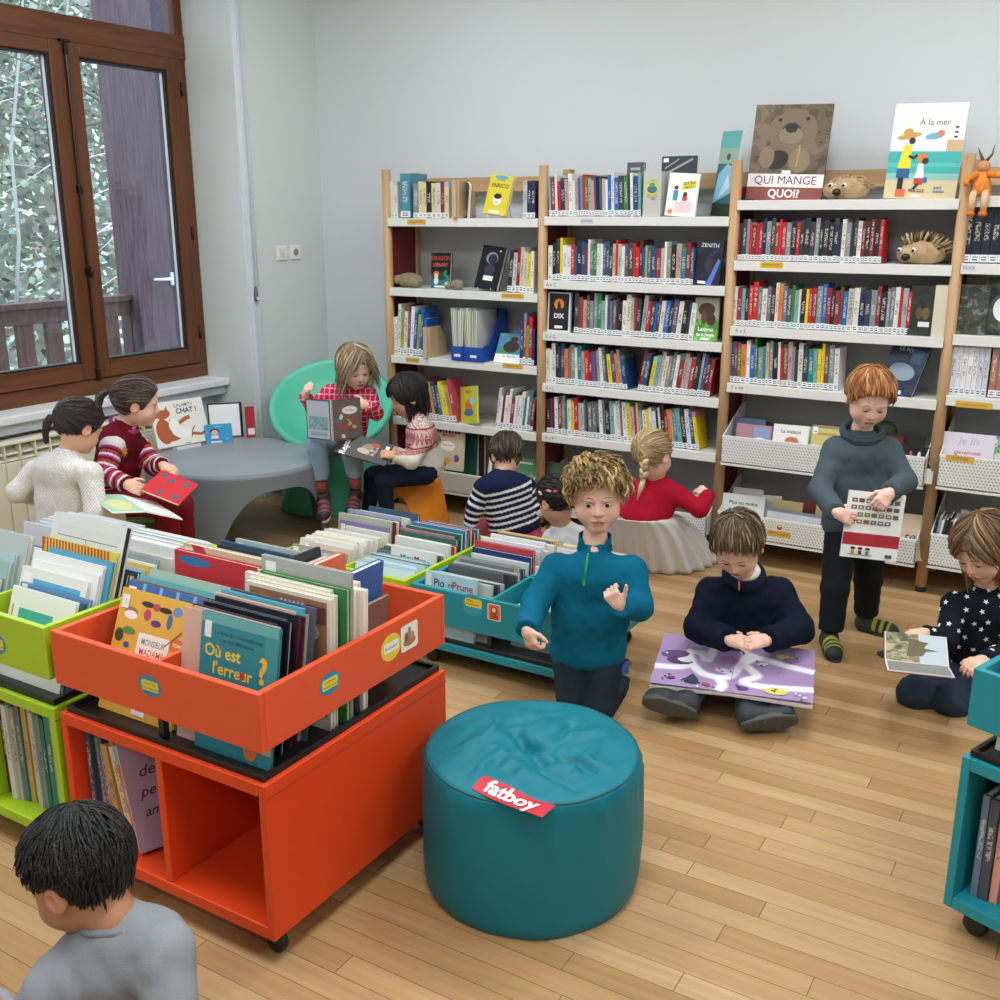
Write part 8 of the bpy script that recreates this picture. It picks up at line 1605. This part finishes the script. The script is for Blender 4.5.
pony(mb, T, r, tq, ['4c3c34', '382c26', '6a5848']); mb.build('hair', root)
mb = MB(); mb.lathe([(.012, -.006), (.016, 0), (.012, .006)], mat('d8c8c8', .7), 14, T @ Matrix.Translation(tq[0]) @ Matrix.Rotation(R(90), 4, 'X')); mb.build('hair_tie', root)
ring(root, base, nk-UP*.004, UP+Vector(fd)*.5, .054, .012, 'b04080', 'collar'); ring(root, base, nk+UP*.004, UP+Vector(fd)*.45, .045, .008, 'e8e0e4', 'hood_trim')
o_ = [o for o in kids(root) if o.name.startswith('top')][0]; cp = A(134, 452, 4.34)-base; best = min(o_.data.polygons, key=lambda p: (p.center-cp).length)
q = best.normal.to_track_quat('Z', 'Y').to_matrix().to_4x4(); Ar = Art(Matrix.Translation(best.center+best.normal*.004) @ q, .0004); Ar.star(0, 0, .034, 'c88830', 9, .35); Ar.ellipse(0, 0, .014, .014, 'd89838'); Ar.build('sun_motif', o_)
def art_dots(Ar, w_, h):
    for (u, v) in ((-.32, .83), (-.08, .72), (.28, .80), (-.1, .18), (.3, .2)): Ar.ellipse(u*w_, v*h, w_*.095, w_*.095, '5a5c78')
held_board([(141, 489), (179, 504), (160, 469)], (4.2, 4.2, 4.36), 'bright red picture book with round cut holes, held by the red cardigan girl', art_dots, .012, 'd02c34')
# --- girl in the white sweater, from behind
hd = A(79, 427, 4.14); nk = A(68, 452, 4.14); ch = A(60, 470, 4.15); pl = A(64, 532, 4.22)
def quilt(V, bi, bt):
    a = (V[:, 0]+V[:, 1]+V[:, 2]*1.1) % .016; b = (V[:, 0]+V[:, 1]-V[:, 2]*1.1) % .016; m = (a < .004) | (b < .004); return np.where(m[:, None], np.array(lin('cfcac6')), np.array(lin('eeeae6')))
root, Mh, base, hv, fd, xd = child('girl in a cream knitted sweater with a short ponytail, back turned, by the radiator', (pl.x, pl.y, 0), hd, yaw_to(hd, 180)-64, 30, -4, 1.0, nk, ch, pl,
    [A(92, 470, 4.06), A(34, 468, 4.24)], [A(96, 512, 4.06), A(17, 492, 4.22)], [A(120, 520, 4.16), A(36, 497, 4.36)], [A(76, 542, 4.22), A(56, 542, 4.26)], [A(115, 540, 4.45), A(90, 540, 4.5)], [A(110, 590, 4.5), A(85, 590, 4.55)],
    skin='dcaa90', torso_w=1.1, top=quilt, top_m=KNIT, sleeve=(.046, .042, .034), bottom='505868', leg=(.064, .05, .04), top_h=.0036, wr=.0008)
mb, ms, T, r = hair(root, Mh, hd, 1.0, base, ['382e2e', '2a2222', '50443f'], 'tied', 41, n=500, length=.10, width=.0032, hl=(.84, -.54, .030), volume=.6, down=.05, tail=(0, -.105, .03), over=.006)
tq = [Mh.transposed() @ (A(px, py, d)-hd) for px, py, d in ((58, 417, 4.12), (52, 417, 4.12), (47, 424, 4.12), (45, 434, 4.13), (46, 443, 4.14))]
pony(mb, T, r, tq, ['382e2c', '2a2222', '4c403a'], 50, .018); mb.build('hair', root)
mb = MB(); mb.lathe([(.010, -.006), (.015, 0), (.010, .006)], mat('d87878', .6), 14, T @ Matrix.Translation(tq[0]) @ Matrix.Rotation(R(90), 4, 'X')); mb.build('hair_tie', root)
ring(root, base, nk-UP*.008, UP*1+Vector(fd)*.5, .047, .005, 'd0cac4', 'collar')
open_book('open picture book with pale green and white pages beside the cream sweater girl', A(146, 511, 4.02), A(120, 494, 4.22), A(92, 503, 4.00), A(93, 493, 4.2), A(196, 523, 4.06), A(165, 511, 4.24), 'eeeeea', lambda Ar, w_, h: (Ar.rect(-w_*.48, h*.03, w_*.48, h*.97, 'a8d8b8'), Ar.ellipse(0, h*.4, w_*.35, h*.3, 'dce0a0'), Ar.ellipse(-w_*.3, h*.7, .01, .008, '202428')), lambda Ar, w_, h: Ar.line([(-w_*.2, h*.4), (0, h*.5), (w_*.1, h*.45)], .003, '888890'), 'e8e8e6')
# --- boy in the foreground, seen from behind
hd = A(80, 872, 1.70); nk = A(114, 920, 1.69); ch = A(118, 958, 1.71); pl = A(110, 1075, 1.80)
root, Mh, base, hv, fd, xd = child('black-haired boy in a grey T-shirt at the bottom left, head bent, seen from behind', (pl.x, pl.y, 0), hd, yaw_to(hd, 180)-(-52), 30, 4, .96, nk, ch, pl,
    [A(166, 955, 1.67), A(52, 990, 1.67)], [A(180, 1060, 1.62), A(8, 1065, 1.62)], [A(150, 1090, 1.52), A(-12, 1010, 1.52)], [A(135, 1095, 1.80), A(85, 1100, 1.78)], [A(150, 1150, 1.62), A(60, 1150, 1.6)], [A(170, 1180, 1.85), A(100, 1190, 1.85)],
    skin='b07c5c', torso_w=1.04, top='8c9096', sleeve=(.046, .044, .036), bottom='2c3038', leg=(.06, .05, .04), head_h=.0022, nr=.034, drop=.0,
    hands=(dict(side='L', f=RTV*.3-UP*.4+FWD*.5, n=UP, curl=(.4,)*4),))
eye_parts(root, Mh, hd, .96, base, open_=.3, iris='20140c', lash='0c0806'); face_extras(root, Mh, hd, .96, base, hv, brow='181210', lip='98584c')
mb, ms, T, r = hair(root, Mh, hd, .96, base, ['100e10', '0a090a', '1c1a1c'], 'short', 43, n=1100, length=.065, width=.0022, hl=(.84, -.53, .006), volume=.8, down=.25, fringe=.3, over=.006, messy=.3); mb.build('hair', root)
ring(root, base, nk-UP*.018+Vector(fd)*.006, UP*1+Vector(fd)*.5, .050, .007, '84888e', 'collar'); ring(root, base, nk-UP*.010+Vector(fd)*.016, UP*1+Vector(fd)*.6, .042, .006, '2c7c3c', 'undershirt_collar')
# ------------------------------------------------------------------ past three hundred spines of one kind: the smallest in view become one object
sb = [o for o in bpy.data.objects if o.name.split('.')[0] == 'shelf_book' and o.parent is None]
bpy.context.view_layer.update()
def seen(o): d = (o.location-cam.location).length; return o.scale[0]*o.scale[2]/d**2
sb.sort(key=seen, reverse=True); rest = sb[292:]
if rest:
    VV, FF, MI, CC = [], [], [], []; mats_ = [attr_mat('spine_covers', .45), m_pg]
    kid = {}
    for o in bpy.data.objects:
        if o.parent is not None and o.name.startswith('spine_label'): kid[o.parent.name] = o
    for o in rest:
        off = len(VV); VV += [tuple(o.matrix_basis @ v.co) for v in ub_me.vertices]; c_ = tuple(o.color)
        CC += [c_]*len(ub_me.vertices)
        for p in ub_me.polygons: FF.append([i+off for i in p.vertices]); MI.append(1 if p.material_index == 1 else 0)
        off = len(VV); VV += [tuple(o.matrix_basis @ v.co) for v in ul_me.vertices]; CC += [(.8, .82, .83, 1)]*8 + [(.1, .1, .12, 1)]*(len(ul_me.vertices)-8)
        for p in ul_me.polygons: FF.append([i+off for i in p.vertices]); MI.append(0)
    me = bpy.data.meshes.new('remaining_books'); me.from_pydata(VV, [], FF)
    for m in mats_: me.materials.append(m)
    me.polygons.foreach_set('material_index', MI); ca = me.color_attributes.new('Col', 'FLOAT_COLOR', 'POINT'); ca.data.foreach_set('color', np.array(CC, dtype=np.float32).ravel())
    o = bpy.data.objects.new('remaining_books', me); COL.objects.link(o); tag(o, 'slimmest paperback spines scattered along the bookcase shelves', 'books', kind='stuff')
    for x in rest:
        if x.name in kid: bpy.data.objects.remove(kid[x.name])
    for x in rest: bpy.data.objects.remove(x)
bpy.context.view_layer.update()
